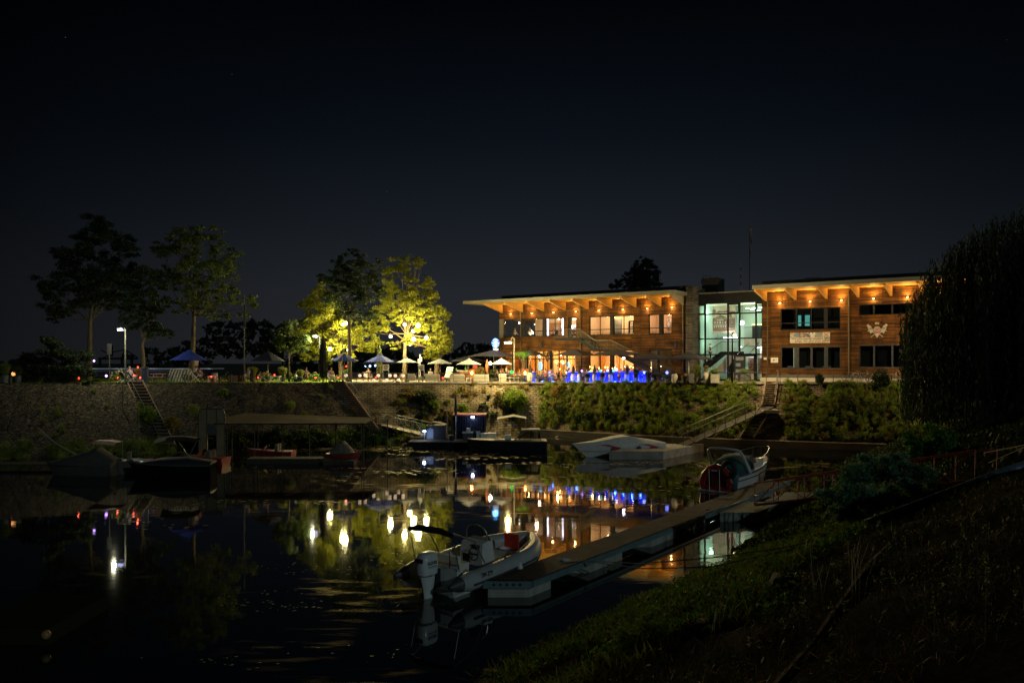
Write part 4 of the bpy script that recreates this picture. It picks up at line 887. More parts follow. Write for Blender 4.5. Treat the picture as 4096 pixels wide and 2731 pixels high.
tree('conifer', 'dark tree crown showing above the left wing roof', 125, [(1475,700),(1475,655),(1475,620)],
  [(1476,602,11),(1490,604,12),(1460,622,16),(1495,630,18),(1442,640,14),(1470,650,22),(1418,655,10),(1500,655,16),(1475,630,20),(1450,655,14),(1405,658,6)], LC, .5, dens=16, tw=.5, flat=.7, group='trees behind the roofs')
def cypress(label, px, ytip, ybot, rpx, D, m):
    base = P(px, 0, D); base.z = G(D, px-2048); t = thing('cypress', label, 'tree', base, 0, 'columnar cypresses')
    z1 = ZC-(ytip-HZ)/F*D-base.z; z0 = ZC-(ybot-HZ)/F*D-base.z; r = rpx/F*D; cl = []
    for i in range(16):
        q = i/15; rr = r*(math.sin(math.pi*min(1, .28+q*.78))**.8 if q < .95 else .1)*(1-.35*q**3); cl.append((random.uniform(-.03,.03), 0, z0+(z1-z0)*q, rr, rr, (z1-z0)/16))
    leafmesh('foliage', clumpts(cl, 620, .75), .16, m, t, aspect=.35, up=.6); MB().lathe([(c[3]*.75, c[2]) for c in cl], (0, 0, 0), 10).build('inner_twigs', M['dark_brown'], t); MB().tube([(0, 0, -.1), (0, 0, z0+.8)], .07, 8).build('trunk', M['bark'], t)
cypress('dark spindle shaped cypress standing at the lawn edge beside the stone stair', 1292, 1328, 1500, 20, 75.8, LC)
cypress('slim green cypress column behind the dark blue umbrella', 1517, 1350, 1495, 13, 86, LA)
# dark spreading shrub at the far left
t = thing('dark_shrub', 'big dark spreading shrub hanging over the embankment at the far left', 'shrub', Q(130, 885, 68.5), 0); cl = []; rr = random.Random(5)
for x, y, r in ((130,800,26),(90,830,30),(170,828,30),(62,822,16),(200,850,18),(130,868,38),(80,870,26),(190,890,22),(150,925,26),(110,920,22),(205,925,10),(50,850,14),(215,880,10),(120,780,10)):
    for q in range(11):
        c = Q(x+rr.uniform(-.8,.8)*r, y+rr.uniform(-.6,.6)*r, 68.5)-t.location; s = r*K*68.5/F*.64; cl.append((c.x, c.y+rr.uniform(-1.4, .8), c.z, s, s, s*.45))
leafmesh('foliage', clumpts(cl, 300, .1), .32, LC, t, aspect=.25)
b = MB()
for k in range(9): a = rr.uniform(-1.2, 1.2); b.tube([(a*.3, 0, -.3), (a*1.2, rr.uniform(-.5, .5), 1.3), (a*2.3, rr.uniform(-.8, .6), 2.4+rr.uniform(-.6,.5))], [.09, .06, .02], 6)
b.build('stem', M['bark'], t)
# woods beyond the river
def woods(name, prof, D, seed, m=LC):
    rr = random.Random(seed); cl = []
    for (x0, y0), (x1, y1) in zip(prof[:-1], prof[1:]):
        n = max(1, int((x1-x0)/7))
        for i in range(n):
            x = x0+(x1-x0)*i/n; y = y0+(y1-y0)*i/n
            for j in range(5):
                yy = y+8+j*16; 
                if yy > 880: break
                r = rr.uniform(8, 13)*K*D/F; c = Q(x+rr.uniform(-4, 4), yy+rr.uniform(-5, 5), D); cl.append((c.x, c.y+rr.uniform(-3, 4), c.z, r, r, r*.8))
    tag(leafmesh(name, clumpts(cl, 5, .3), 1.0, m, aspect=.6), kind='stuff')
woods('far_woods', [(-120,830),(20,825),(60,838),(240,850),(335,842),(345,800),(380,803),(430,785),(470,772),(480,742),(520,738),(545,745),(560,735),(610,736),(640,745),(665,760),(700,790),(760,800),(850,805),(870,800),(905,798),(960,815),(1040,812),(1060,795),(1090,788),(1150,786),(1200,790)], 160, 3)
woods('right_woods', [(2060,800),(2200,780),(2420,770)], 130, 8)
# weeping willow at the right
t = thing('willow_tree', 'huge weeping willow, nearly black, trailing its branches at the right edge', 'tree', (33.4, 50.5, 4.0)); rr = np.random.default_rng(4); pts = []; dirs = []
cx, cy = 0.0, 0.0
for k in range(3400):
    a = rr.uniform(0, 6.283); q = math.sqrt(rr.uniform(0, 1)); rx = 8.3*q*math.cos(a); ry = 6.5*q*math.sin(a)
    top = (13.3+.7*math.sin(a*3+1)+.5*math.sin(a*7))*math.sqrt(max(0, 1-q*q*.74))-1.0+rr.normal()*.28; 
    if rr.uniform() < .35: top *= rr.uniform(.55, .95)
    bot = max(-.5 if q > .6 else 1.0, -2.6+2.2*rr.uniform()) + (0 if rr.uniform() < .55 else rr.uniform(0, 5)); L = top-bot
    if L < 1 or math.sin(a*11+q*5) < -.85: continue
    n = int(L*9); s = np.linspace(0, 1, n); sw = rr.normal()*.35
    z = top-L*s; x = rx+cx+sw*s*s+rr.normal(0, .05, n); y = ry+cy+rr.normal(0, .05, n)
    pts.append(np.stack([x, y, z+rr.normal(0, .05, n)], 1))
pts = np.concatenate(pts); leafmesh('crown', pts, .34, LG, t, aspect=.2, droop=(0, 0, -1))
b = MB(); b.tube([(0, 0, -.8), (.2, 0, 2.5), (.5, .3, 5), (.3, .2, 8)], [.75, .6, .5, .2], 12)
for k in range(9): a = k*.7; b.tube([(.4, .2, 3.5+k*.3), (2.4*math.cos(a), 2.4*math.sin(a), 7.4), (4.6*math.cos(a), 4.2*math.sin(a), 8.2)], [.3, .2, .06], 8)
b.build('trunk', M['bark'], t, True)
# bright young tree and silver bush on the near bank
def nb(px, py, D): return P(px, py, D)
def blob(name, label, D, cl_, m, size, dens, cat, aspect=.45, up=0.0, stems=6, sub=6, shell=.2):
    c0 = cl_[0]; base = P(c0[0], c0[1], D); bz = nz(base.x, base.y); base.z = max(bz, -.2); t = thing(name, label, cat, base); cl = []; rr = random.Random(int(c0[0])); b = MB()
    for x, y, r in cl_:
        c = P(x, y, D)-base; R_ = r*D/F
        b.tube([(c.x*.25, 0, -.3), (c.x*.6, 0, c.z*.5), (c.x, c.y, c.z)], [.05, .03, .01], 5)
        for q in range(sub):
            s = R_*rr.uniform(.35, .6); cc = c+Vector((rr.uniform(-1, 1)*R_*.7, rr.uniform(-1, 1)*R_*.7, rr.uniform(-1, 1)*R_*.7)); cl.append((cc.x, cc.y, cc.z, s, s, s*.8))
    leafmesh('foliage', clumpts(cl, dens, shell), size, m, t, aspect=aspect, up=up); b.build('stem', M['bark'], t); return t
blob('young_tree', 'bright green young tree in front of the willow, at the water', 40, [(3740,1740,65),(3720,1780,80),(3640,1745,45),(3810,1765,55),(3700,1830,70),(3830,1830,50),(3650,1800,45),(3780,1860,55),(3880,1850,40),(3600,1850,40)], LF, .2, 420, 'tree')
blob('willow_bush', 'wide silvery leaved bush at the water in front of the red gangway', 27.5, [(3520,1960,110),(3420,1930,90),(3350,2000,80),(3480,2050,120),(3600,2030,100),(3650,1950,90),(3560,1880,60),(3700,2060,60),(3390,2070,70),(3640,2110,70),(3300,1960,45),(3460,1870,60),(3720,1980,60),(3560,1840,55),(3400,1880,50),(3640,1870,60)], LH, .14, 1500, 'shrub', aspect=.25)
for lab, D, px, py, r, m in (('low grass clump on the near bank at the end of the blue pipe', 22, 3330, 2170, 60, LI), ('rounded reddish weed patch at the near waterline', 24, 3020, 2330, 70, LE), ('green weed mound on the near bank left of the lying timber', 20, 3240, 2300, 60, LC),
    ('tall weed clump at the bottom edge of the near bank', 15.5, 2560, 2560, 110, LD), ('dark green nettle patch above the bottom edge, centre right', 15, 2850, 2600, 120, LC)):
    blob('bank_bush', lab, D, [(px, py, r), (px+r*.9, py+r*.3, r*.8), (px-r*.8, py+r*.35, r*.7)], m, .1, 500, 'shrub', aspect=.4)
# yellow flowered weeds close by at the right
t = thing('flowering_weeds', 'tall yellow flowering weeds close to the camera at the right edge', 'weeds', (6.2, 11.5, nz(6.2, 11.5))); rr = random.Random(2); b = MB(); pts = []; fl = []
for k in range(110):
    x = rr.uniform(-2.2, 3.4); y = rr.uniform(-2.5, 2.5); z0 = nz(6.2+x, 11.5+y)-t.location.z; h = rr.uniform(.4, 1.0); lx = rr.uniform(-.25, .1)
    b.tube([(x, y, z0-.1), (x+lx*.4, y, z0+h*.6), (x+lx, y, z0+h)], [.008, .006, .003], 4)
    for q in range(26): s = rr.uniform(.15, .95); pts.append((x+lx*s+rr.uniform(-.06, .06), y+rr.uniform(-.06, .06), z0+h*s))
    for q in range(14): fl.append((x+lx+rr.uniform(-.04, .04), y+rr.uniform(-.04, .04), z0+h*rr.uniform(.86, 1.04)))
b.build('stem', M['bark'], t); leafmesh('leaves', pts, .08, LC, t, aspect=.25); leafmesh('flowers', fl, .028, mat('yellow_petals', (.4,.34,.03), .6), t, aspect=.8)['kind'] = 'stuff'
for lab, px, py, D in (('tall dry grass stalks on the bank, right of centre', 3390, 2330, 15), ('curved dry grass stalk above the small rock', 3250, 2430, 14.5), ('dry reed stalks beside the lying timber', 3400, 2450, 13.5), ('bent pale stalk at the bottom edge', 2830, 2660, 14)):
    p = P(px, py, D); p.z = nz(p.x, p.y); b = MB()
    for k in range(5): a = random.uniform(-.15, .25); b.tube([(k*.05, 0, -.1), (k*.05+a*.4, 0, .5), (k*.05+a, 0, .8+random.uniform(0, .35))], [.008, .006, .004], 4)
    tag(b.build('dry_stalks', mat('dry_straw', (.35,.28,.14), .8), loc=p), lab, 'grass', 'dry stalks on the near bank')
# rocks, timber and pipe on the near bank
def rock(label, X, Y, r, fl=.5, z=None, group='rocks at the water'):
    b = MB(); b.ball((0, 0, 0), (r, r*.75, r*fl), 10, 7); rr = random.Random(int(X*31+Y*17)); b.v = [tuple(c*(1+rr.uniform(-.14, .14)) for c in v) for v in b.v]
    o = b.build('rock', mat('grey_rock', (.2,.18,.16), .9, c2=(.12,.11,.095), scale=3, bump=.6), smooth=False); o.location = (X, Y, nz(X, Y)+r*fl*.3 if z is None else z); o.rotation_euler = (0, 0, rr.uniform(0, 3)); tag(o, label, 'rock', group)
rock('flat grey rock half buried in the near bank, right of centre bottom', 5.9, 17.0, .55, .35); rock('low grey stone slab on the near bank at the lower centre', 3.9, 15.6, .6, .25)
for k in range(16):
    px = 1490+k*11+random.uniform(-6, 6); D = 73.5+random.uniform(-1, .6); p = P(px, 0, D); rock('pale boulder in the heap at the foot of the paved slope', p.x, D, random.uniform(.25, .5), .6, .1+random.uniform(0, .3), 'boulder heap below the paved slope')
for k in range(7):
    px = 2230+k*17; D = 77.2; p = P(px, 0, D); rock('small boulder lying in the shallows before the quay wall', p.x, D, random.uniform(.2, .4), .5, .02, 'boulders before the quay wall')
p = P(3465, 2125, 22.9); q = P(4005, 1924, 23.6); p.z = nz(p.x, p.y)+.3; q.z = nz(q.x, q.y)+.35; r_ = q+(q-p)*.35; r_.z = nz(r_.x, r_.y)+.3
tag(MB().tube([p, q, r_], .15, 12).build('pipe', mat('blue_grey_pipe', (.16,.23,.32), .5, c2=(.11,.16,.23), scale=3), smooth=True), 'long blue grey pipe lying up the near bank', 'pipe')
b = MB(); pts = [(2.7, 9.5), (4.6, 12.2), (7.0, 15.6), (9.6, 19.4)]; pts = [(x, y, nz(x, y)+.05) for x, y in pts]; b.tube(pts, .09, 8); tag(b.build('lying_timber', mat('old_timber', (.12,.09,.075), .9, c2=(.08,.06,.05), scale=4)), 'long old dark timber lying along the near bank', 'timber')

# ================================================================ LAMPS
ballw = emit('globe_lamp_glass', (1,.93,.78), 6)
def globe(label, px, py, D, r, pw, c=(1,.8,.3), ceil=1.2):
    p = P(px, py, D); t = thing('globe_lamp', label, 'lamp', p, 0, 'white ball lamps hung in the trees'); MB().ball((0, 0, 0), r, 16, 10).build('globe', ballw, t, True)
    MB().tube([(0, 0, r), (0, 0, r+ceil)], .01, 4).build('cord', M['black'], t); lamp('POINT', (0, 0, 0), pw, c, r+.03, t, 'globe_light')
for lab, zx, zy, r, D in (('ball lamp farthest left in the brightest tree', 1260, 998, .2, 86.3), ('ball lamp against the trunk fork of the brightest tree', 1385, 892, .2, 87.3), ('large ball lamp highest in the brightest tree', 1507, 900, .27, 86.8),
    ('ball lamp in the middle of the group in the brightest tree', 1462, 950, .18, 88.0), ('big low ball lamp just right of the brightest tree trunk', 1467, 1023, .25, 86.4), ('ball lamp farthest right in the brightest tree', 1580, 1010, .22, 87.0), ('lowest ball lamp in the brightest tree', 1430, 1072, .18, 87.2)):
    globe(lab, 1000+zx/2.24, 900+zy/2.24, D-1.0, r*.86, 4400)
for lab, zx, zy, r, D in (('ball lamp beside the dark cypress', 716, 1110, .22, 84), ('ball lamp half hidden behind the dark tree trunk', 883, 1120, .2, 85), ('upper ball lamp at the mast in the left lit tree', 860, 880, .2, 84.5), ('second ball lamp in the left lit tree, beside the upper one', 830, 893, .18, 85)):
    globe(lab, 1000+zx/2.24, 900+zy/2.24, D-1.0, r*.86, 4400)
def street(label, px, D, ytop, headpx, heady, c, pw, pole=.07, mp='pole', es=16, hl=.5, reach=0.0, lc=None):
    base = P(px, 0, D); base.z = G(D, px-2048); t = thing('street_lamp', label, 'street lamp', base, 0, 'street lamps along the quay'); zt = ZC-(ytop-HZ)/F*D-base.z; hx = (headpx-px)/F*D; hz_ = ZC-(heady-HZ)/F*D-base.z
    MB().tube([(0, 0, 0), (0, 0, zt)], [pole*1.2, pole*.8], 10).build('pole', M[mp], t, True)
    MB().tube([(0, 0, zt-.1), (hx*.3, 0, zt+.12), (hx*.6, 0, hz_+.15)], .03, 6).build('arm', M[mp], t, True)
    b = MB(); b.prism([(-hl/2,.12),(-hl/2,.0),(hl/2,.0),(hl/2,.1),(hl*.2,.18)], -.16, .16, lambda x, y, q: (hx+x, q, hz_+y)); b.build('lamp_head', M['grey'], t)
    b = MB(); b.b2((hx-hl/2+.03, -.15, hz_-.07), (hx+hl/2-.03, .15, hz_-.002)); b.build('lamp_glass', emit('street_glass_%d' % int(px), c, es), t)
    lamp('POINT', (hx, -reach, hz_-.2), pw, lc or c, .12, t, 'street_light'); return t
street('street lamp at the far left with a blue white lamp on a short arm', 502, 68.3, 1316, 483, 1319, (.35,.42,1), 650, es=3, lc=(1,.95,.62), reach=1.2)
street('street lamp left of the cypress with a dim violet head', 1279, 80, 1346, 1262, 1346, (.45,.4,1), 800, es=2.5, lc=(1,.95,.62), reach=1.2)
street('tall street lamp at the terrace edge shining on the left wing', 2057, 83.4, 1352, 2032, 1372, (1,.74,.28), 5600, es=9, hl=.8, reach=3.2)
street('black street lamp in front of the glass entrance hall', 2929, 71.6, 1330, 2934+4, 1340, (1,.74,.34), 2500, mp='lampblack', es=8, pole=.07, hl=.32, reach=3.0)
street('street lamp standing behind the hanging willow branches', 3775, 66.0, 1340, 3750, 1345, (1,.72,.4), 1600, mp='black', reach=2.0)
# ================================================================ TERRACE AND LAWN FURNITURE
def GP(px, D): p = P(px, 0, D); p.z = G(D, px-2048); return p
def umbrella(label, px, D, x0, x1, yrim, ytip, fab, n=8, val=0.0, group='garden umbrellas', scal=False, cap=True, pm='timber', lean=0):
    base = GP(px, D); t = thing('garden_umbrella', label, 'umbrella', base, random.uniform(-.3, .3) if n == 8 else TH+R(lean), group)
    zr = ZC-(yrim-HZ)/F*D-base.z; zt = ZC-(ytip-HZ)/F*D-base.z; r = (x1-x0)/2/F*D*(1.0 if n == 8 else .78); b = MB()
    if n == 4: r *= 1.0
    secs = []; rings = [(1, 0), (.66, .36), (.33, .7), (.04, 1.0)]
    def pt(k, q, z):
        if n == 8: a = 2*math.pi*k/8; sag = 1; return Vector((r*q*math.cos(a), r*q*math.sin(a), z))
        a = [(1,0),(1,1),(0,1),(-1,1),(-1,0),(-1,-1),(0,-1),(1,-1)][k]; return Vector((r*q*a[0], r*q*a[1], z-(.06 if k % 2 else 0)*q))
    for q, h in rings: secs.append([pt(k, q, zr+(zt-zr)*h) for k in range(8)])
    b.loft(secs, close=True, caps=False); b.loft([[p-Vector((0, 0, .02)) for p in s] for s in secs], close=True, caps=False)
    if val:
        up_ = [pt(k, 1, zr) for k in range(8)]; b2 = []; s1 = []; s2 = []
        for k in range(8):
            for j in range(8):
                p = up_[k].lerp(up_[(k+1) % 8], j/8); s1.append(p); s2.append(p-Vector((0, 0, val*(1-.35*(j % 2) if scal else 1))))
        b.loft([s1, s2], close=True, caps=False)
    c = b.build('canopy', M[fab], t)
    if cap:
        b = MB(); b.lathe([(r*.13, (zt-zr)*-.06), (r*.1, .02), (.02, .1)], (0, 0, zt-.02), 8); b.build('vent_cap', M[fab], c)
    b = MB(); b.tube([(0, 0, 0), (0, 0, zt)], .03 if n == 8 else .045, 8); b.build('pole', M[pm], t)
    b = MB()
    for k in range(8): b.bar((0, 0, zr+.05+(zt-zr)*.25), pt(k, .62, zr+(zt-zr)*.36), .02, .02)
    b.build('ribs', M[pm], t); MB().lathe([(.26, 0), (.26, .06), (.05, .1)], (0, 0, 0), 12).build('base', M['concrete'], t)
    return t
for a in (('blue umbrella on the lawn in front of the tall dark tree', 756, 71, 681, 829, 1440, 1401, 'bluefab'), ('black umbrella barely visible between the flagpole and the small tree', 1072, 76, 1005, 1140, 1443, 1406, 'darkfab'),
    ('bright blue umbrella under the lit tree behind the thin mast', 1377, 77.5, 1318, 1436, 1443, 1416, 'bluefab'), ('dark blue umbrella in front of the slim green cypress', 1521, 82.5, 1458, 1584, 1447, 1418, 'bluefab'),
    ('grey umbrella right beside the trunk of the brightest tree', 1628, 84.5, 1583, 1673, 1450, 1432, 'greyfab'), ('pale grey umbrella before the low leafy tree', 1760, 84.2, 1708, 1811, 1454, 1435, 'greyfab'),
    ('white umbrella beside the bar counter and the tall grasses', 1876, 83.7, 1826, 1928, 1457, 1435, 'whitefab'), ('brightest white umbrella just left of the tall street lamp', 2006, 83.9, 1965, 2054, 1456, 1434, 'whitefab')): umbrella(*a)
umbrella('tiny beige umbrella low over the white sofas', 1820, 84.6, 1800, 1840, 1489, 1479, 'greyfab')
big = 'large charcoal umbrellas on the terrace'
for a in (('widest dark umbrella under the round blue sign', 1975, 88, 1868, 2072, 1424, 1400, 'darkfab', 0), ('dark violet tinged umbrella with red letters, farthest left of the large ones', 1872, 91.5, 1807, 1935, 1440, 1423, 'darkfab', .16),
    ('dark umbrella behind the bright green pine', 2122, 88.5, 2056, 2190, 1421, 1398, 'darkfab', 0), ('dark umbrella in front of the restaurant doors', 2302, 83.5, 2212, 2392, 1420, 1395, 'darkfab', 0), ('dark umbrella with a blue lit underside in front of the outside stair', 2467, 80.5, 2342, 2560, 1419, 1396, 'darkfab', 0),
    ('dark umbrella left of the scalloped one, over the lower stair', 2607, 77, 2512, 2690, 1431, 1411, 'darkfab', .14), ('grey violet umbrella with a scalloped edge in front of the glass hall', 2756, 74.8, 2668, 2850, 1430, 1409, 'darkfab', .2)):
    umbrella(*a[:8], n=4, val=a[8], group=big, scal=a[8] > .18, pm='steel', cap=False)
# folded umbrella
t = thing('folded_umbrella', 'folded rust coloured umbrella between the two tall grasses', 'umbrella', GP(1948, 84.6)); MB().lathe([(.05, .9), (.2, 1.1), (.22, 1.5), (.12, 2.1), (.03, 2.35)], (0, 0, 0), 10).build('canopy', mat('rust_fabric', (.5,.18,.08), .9), t, True); MB().tube([(0, 0, 0), (0, 0, 2.4)], .03, 6).build('pole', M['timber'], t)

# ---- people
def skinmesh(name, verts, edges, root=0, sub=1):
    me = bpy.data.meshes.new(name); me.from_pydata([v[0] for v in verts], edges, []); o = bpy.data.objects.new(name, me); COL.objects.link(o)
    o.modifiers.new('Skin', 'SKIN'); sd = o.modifiers.new('Sub', 'SUBSURF'); sd.levels = sub; sd.render_levels = sub
    for i, v in enumerate(verts): s = me.skin_vertices[0].data[i]; s.radius = v[1] if isinstance(v[1], tuple) else (v[1], v[1]); s.use_root = (i == root)
    dg = bpy.context.evaluated_depsgraph_get(); dg.update(); m2 = bpy.data.meshes.new_from_object(o.evaluated_get(dg)); m2.name = name
    bpy.data.objects.remove(o); bpy.data.meshes.remove(me); m2.polygons.foreach_set('use_smooth', [True]*len(m2.polygons)); return m2
def pose(kind):
    V_ = Vector
    if kind == 'stand': hp, ch = V_((0, 0, .92)), V_((0, .01, 1.38)); kn = lambda s: V_((s*.1, -.03, .5)); an = lambda s: V_((s*.11, .0, .09)); el = lambda s: V_((s*.25, .03, 1.12)); wr = lambda s: V_((s*.24, -.12, .9))
    elif kind == 'lean': hp, ch = V_((0, 0, .5)), V_((0, -.14, .93)); kn = lambda s: V_((s*.12, -.44, .52)); an = lambda s: V_((s*.12, -.42, .09)); el = lambda s: V_((s*.27, -.3, .78)); wr = lambda s: V_((s*.12, -.52, .82))
    elif kind == 'sit': hp, ch = V_((0, 0, .5)), V_((0, .05, .96)); kn = lambda s: V_((s*.12, -.44, .53)); an = lambda s: V_((s*.13, -.5, .09)); el = lambda s: V_((s*.26, -.02, .7)); wr = lambda s: V_((s*.2, -.28, .66))
    else: hp, ch = V_((0, .1, .14)), V_((0, .2, .56)); kn = lambda s: V_((s*.12, -.3, .46)); an = lambda s: V_((s*.11, -.52, .08)); el = lambda s: V_((s*.24, -.02, .4)); wr = lambda s: V_((s*.1, -.28, .48))
    nk = ch+V_((0, -.01, .16)); hd = nk+V_((0, -.025, .13)); tp = hd+V_((0, .0, .1))
    vs = [(hp, (.15, .11)), (hp.lerp(ch, .5), (.13, .1)), (ch, (.15, .1)), (nk, .05), (hd, (.075, .09)), (tp, (.06, .07)), (hd+V_((0, -.1, -.005)), .014), (hd+V_((.08, .01, 0)), .014), (hd+V_((-.08, .01, 0)), .014)]
    es = [(0, 1), (1, 2), (2, 3), (3, 4), (4, 5), (4, 6), (4, 7), (4, 8)]; cl = {'shirt': [], 'trousers': []}
    for s in (-1, 1):
        i = len(vs); sh = ch+V_((s*.18, 0, .06)); w_ = wr(s); hand = w_+(w_-el(s)).normalized()*.08
        vs += [(sh, .055), (el(s), .042), (w_, .028), (hand, (.036, .018))]; es += [(2, i), (i, i+1), (i+1, i+2), (i+2, i+3)]
        d = (w_-el(s)).normalized(); sd = V_((1, 0, 0))
        for f in range(4): j = len(vs); q = hand+sd*(.026*(f-1.5)*.8)+d*(.05-.006*abs(f-1.3)); vs += [(q, .009), (q+d*.02+V_((0, 0, -.02)), .008)]; es += [(i+3, j), (j, j+1)]
        j = len(vs); vs += [(hand-sd*s*.05+d*.01, .01)]; es += [(i+3, j)]
        k = len(vs); hj = hp+V_((s*.09, 0, -.02)); vs += [(hj, .09), (kn(s), .06), (an(s), .04), (an(s)+V_((0, -.16, -.05)), (.04, .03))]; es += [(0, k), (k, k+1), (k+1, k+2), (k+2, k+3)]
    out = {'body': skinmesh('person_body_'+kind, vs, es)}
    sv = [(hp+V_((0, 0, .03)), (.165, .125)), (hp.lerp(ch, .5), (.15, .118)), (ch, (.168, .12)), (ch+V_((0, 0, .1)), (.085, .07))]; se = [(0, 1), (1, 2), (2, 3)]
    for s in (-1, 1): i = len(sv); sh = ch+V_((s*.18, 0, .055)); sv += [(sh, .072), (sh.lerp(el(s), .7), .06)]; se += [(2, i), (i, i+1)]
    out['shirt'] = skinmesh('shirt_'+kind, sv, se)
    tv = [(hp+V_((0, 0, -.0)), (.165, .125))]; te = []
    for s in (-1, 1): i = len(tv); tv += [(hp+V_((s*.09, 0, -.03)), .105), (kn(s), .075), (an(s)+V_((0, 0, .03)), .055)]; te += [(0, i), (i, i+1), (i+1, i+2)]
    out['trousers'] = skinmesh('trousers_'+kind, tv, te)
    b = MB(); b.ball(hd+V_((0, .022, .035)), (.092, .1, .112), 12, 8); me = b.build('h', None); out['hair'] = me.data; bpy.data.objects.remove(me)
    out['eyes'] = [hd+V_((s*.03, -.088, .02)) for s in (-1, 1)]; eb = MB().ball((0, 0, 0), .012, 6, 4).build('e', None); out['eye'] = eb.data; bpy.data.objects.remove(eb); return out
POSES = {k: pose(k) for k in ('stand', 'sit', 'lean', 'ground')}
def cloth(c): k = 'cloth_%d_%d_%d' % tuple(int(x*100) for x in c); return mat(k, c, .9, c2=tuple(x*.8 for x in c), scale=5)
HAIR = [(.03,.02,.015), (.12,.06,.03), (.3,.18,.08), (.18,.08,.04), (.35,.33,.3)]
def person(label, loc, kind, shirt, trousers, rz, hair=0, group=None, sc=1.0):
    t = thing('person', label, 'person', loc, rz, group); p = POSES[kind]; t.scale = (sc, sc, sc)
    for nm, mt in (('body', M['skin']), ('shirt', cloth(shirt)), ('trousers', cloth(trousers)), ('hair', cloth(HAIR[hair]))):
        me = p[nm]
        if not me.materials: me.materials.append(M['skin'])
        o = bpy.data.objects.new(nm, me); COL.objects.link(o); o.parent = t; o.material_slots[0].link = 'OBJECT'; o.material_slots[0].material = mt
    for e in p['eyes']: 
        if not p['eye'].materials: p['eye'].materials.append(M['black'])
        o = bpy.data.objects.new('eye', p['eye']); COL.objects.link(o); o.parent = t; o.location = e
    return t
wh, bk, rd, bl, nv, ol, pk, gy = (.6,.6,.58), (.02,.02,.025), (.45,.04,.04), (.15,.25,.5), (.03,.04,.1), (.2,.2,.1), (.55,.3,.3), (.25,.25,.26)
for lab, px, D, kd, sh, tr_, rz, h in (
    ('person sitting on the lawn between two tall grasses, arms round the knees', 1189, 76.6, 'ground', (.35,.42,.42), nv, 1.3, 0), ('person bent forward on a low chair beside the hydrangea hedge', 1226, 76.8, 'lean', (.5,.4,.33), (.3,.16,.12), 0.1, 1),
    ('orange haired person in white sitting right behind the flagpole', 991, 74, 'sit', wh, gy, -.6, 3), ('person in a pale blue shirt seated by the stone planter behind the deck chairs', 520, 70.9, 'sit', (.4,.5,.65), gy, .8, 4),
    ('person lying back on the lounger under the blue umbrella', 800, 72, 'sit', (.3,.2,.16), bk, 1.0, 1), ('person curled in the white deck chair right of the cypress', 1325, 77.4, 'sit', (.45,.28,.2), gy, .4, 3),
    ('person in a pink top in a lounge chair behind the railing globes', 1475, 83.2, 'sit', pk, gy, .7, 2), ('person in a white shirt on the far side of the long grey sofa', 1722, 85.6, 'sit', (.5,.55,.6), nv, .4, 4),
    ('dark haired guest seen from behind on the sofa next to the folded umbrella', 2005, 85.2, 'sit', bk, bk, 3.0, 0), ('guest in grey leaning over the low table at the pair of tall grasses', 1995, 86.6, 'lean', gy, bk, -1.2, 2),
    ('fair haired guest in brown left of the green lantern', 2002, 88.2, 'sit', (.3,.14,.08), bk, .2, 2), ('guest with a round face in the light of the terrace doors', 2012, 89.2, 'sit', (.5,.4,.35), nv, .5, 2),
    ('standing waiter in white shirt behind the picnic table', 2026, 88.8, 'stand', wh, bk, 1.4, 1), ('guest in a black top sitting just left of the green lantern', 2036, 86.8, 'sit', bk, bl, -.4, 0), ('guest in a red top right of the green lantern', 2056, 87.2, 'sit', rd, bk, .2, 3),
    ('red haired guest beside the second fire lantern', 2079, 87.4, 'sit', (.4,.16,.12), gy, .6, 3), ('guest in lilac leaning forward beside the pale jar', 2133, 86.2, 'lean', (.45,.35,.6), nv, -.8, 1), ('guest in yellow behind the cyan neon panel', 2162, 86.6, 'lean', (.6,.4,.1), bk, .9, 2),
    ('guest in maroon left of the dark pine trunk', 2182, 86.0, 'sit', (.3,.08,.12), bk, -.5, 1), ('guest in a white top right of the dark pine trunk', 2199, 85.0, 'lean', wh, bl, .8, 2), ('fair haired guest in white under the round hanging shade', 2214, 85.3, 'lean', wh, (.4,.3,.2), -.7, 2),
    ('standing guest in white before the restaurant door', 2232, 87.0, 'stand', (.6,.45,.3), bk, .8, 1), ('standing guest in dark blue at the door with the neon strip', 2270, 86.3, 'stand', nv, bk, -.6, 0), ('guest in teal facing left, first of the blue table row', 2332, 82.8, 'sit', (.1,.35,.38), bk, 1.2, 1),
    ('bearded guest in pale blue, second of the blue table row', 2346, 82.4, 'sit', (.35,.5,.65), nv, -.3, 1), ('guest in violet, third of the blue table row', 2361, 82.8, 'sit', (.3,.12,.4), bk, .5, 3), ('guest in red between two dark topiary cones', 2388, 82.0, 'sit', rd, bk, -.8, 0),
    ('guest in pink bending over the blue table with the white lamp', 2478, 80.8, 'lean', pk, bk, 1.0, 2), ('guest in white right of the table lamps under the stair umbrella', 2520, 79.6, 'lean', (.5,.45,.6), bk, -.9, 1), ('tall guest in a blue shirt left of the blue wall panel', 2550, 79.2, 'sit', bl, nv, .3, 4),
    ('guest in lilac sitting in front of the outside stair foot', 2572, 78.8, 'sit', (.4,.38,.65), nv, -.4, 0), ('guest with black hair at the last blue table', 2603, 77.6, 'sit', (.08,.08,.1), bk, .6, 0)):
    p = GP(px, D); person(lab, p, kd, sh, tr_, rz, h, 'people sitting out on the quay')
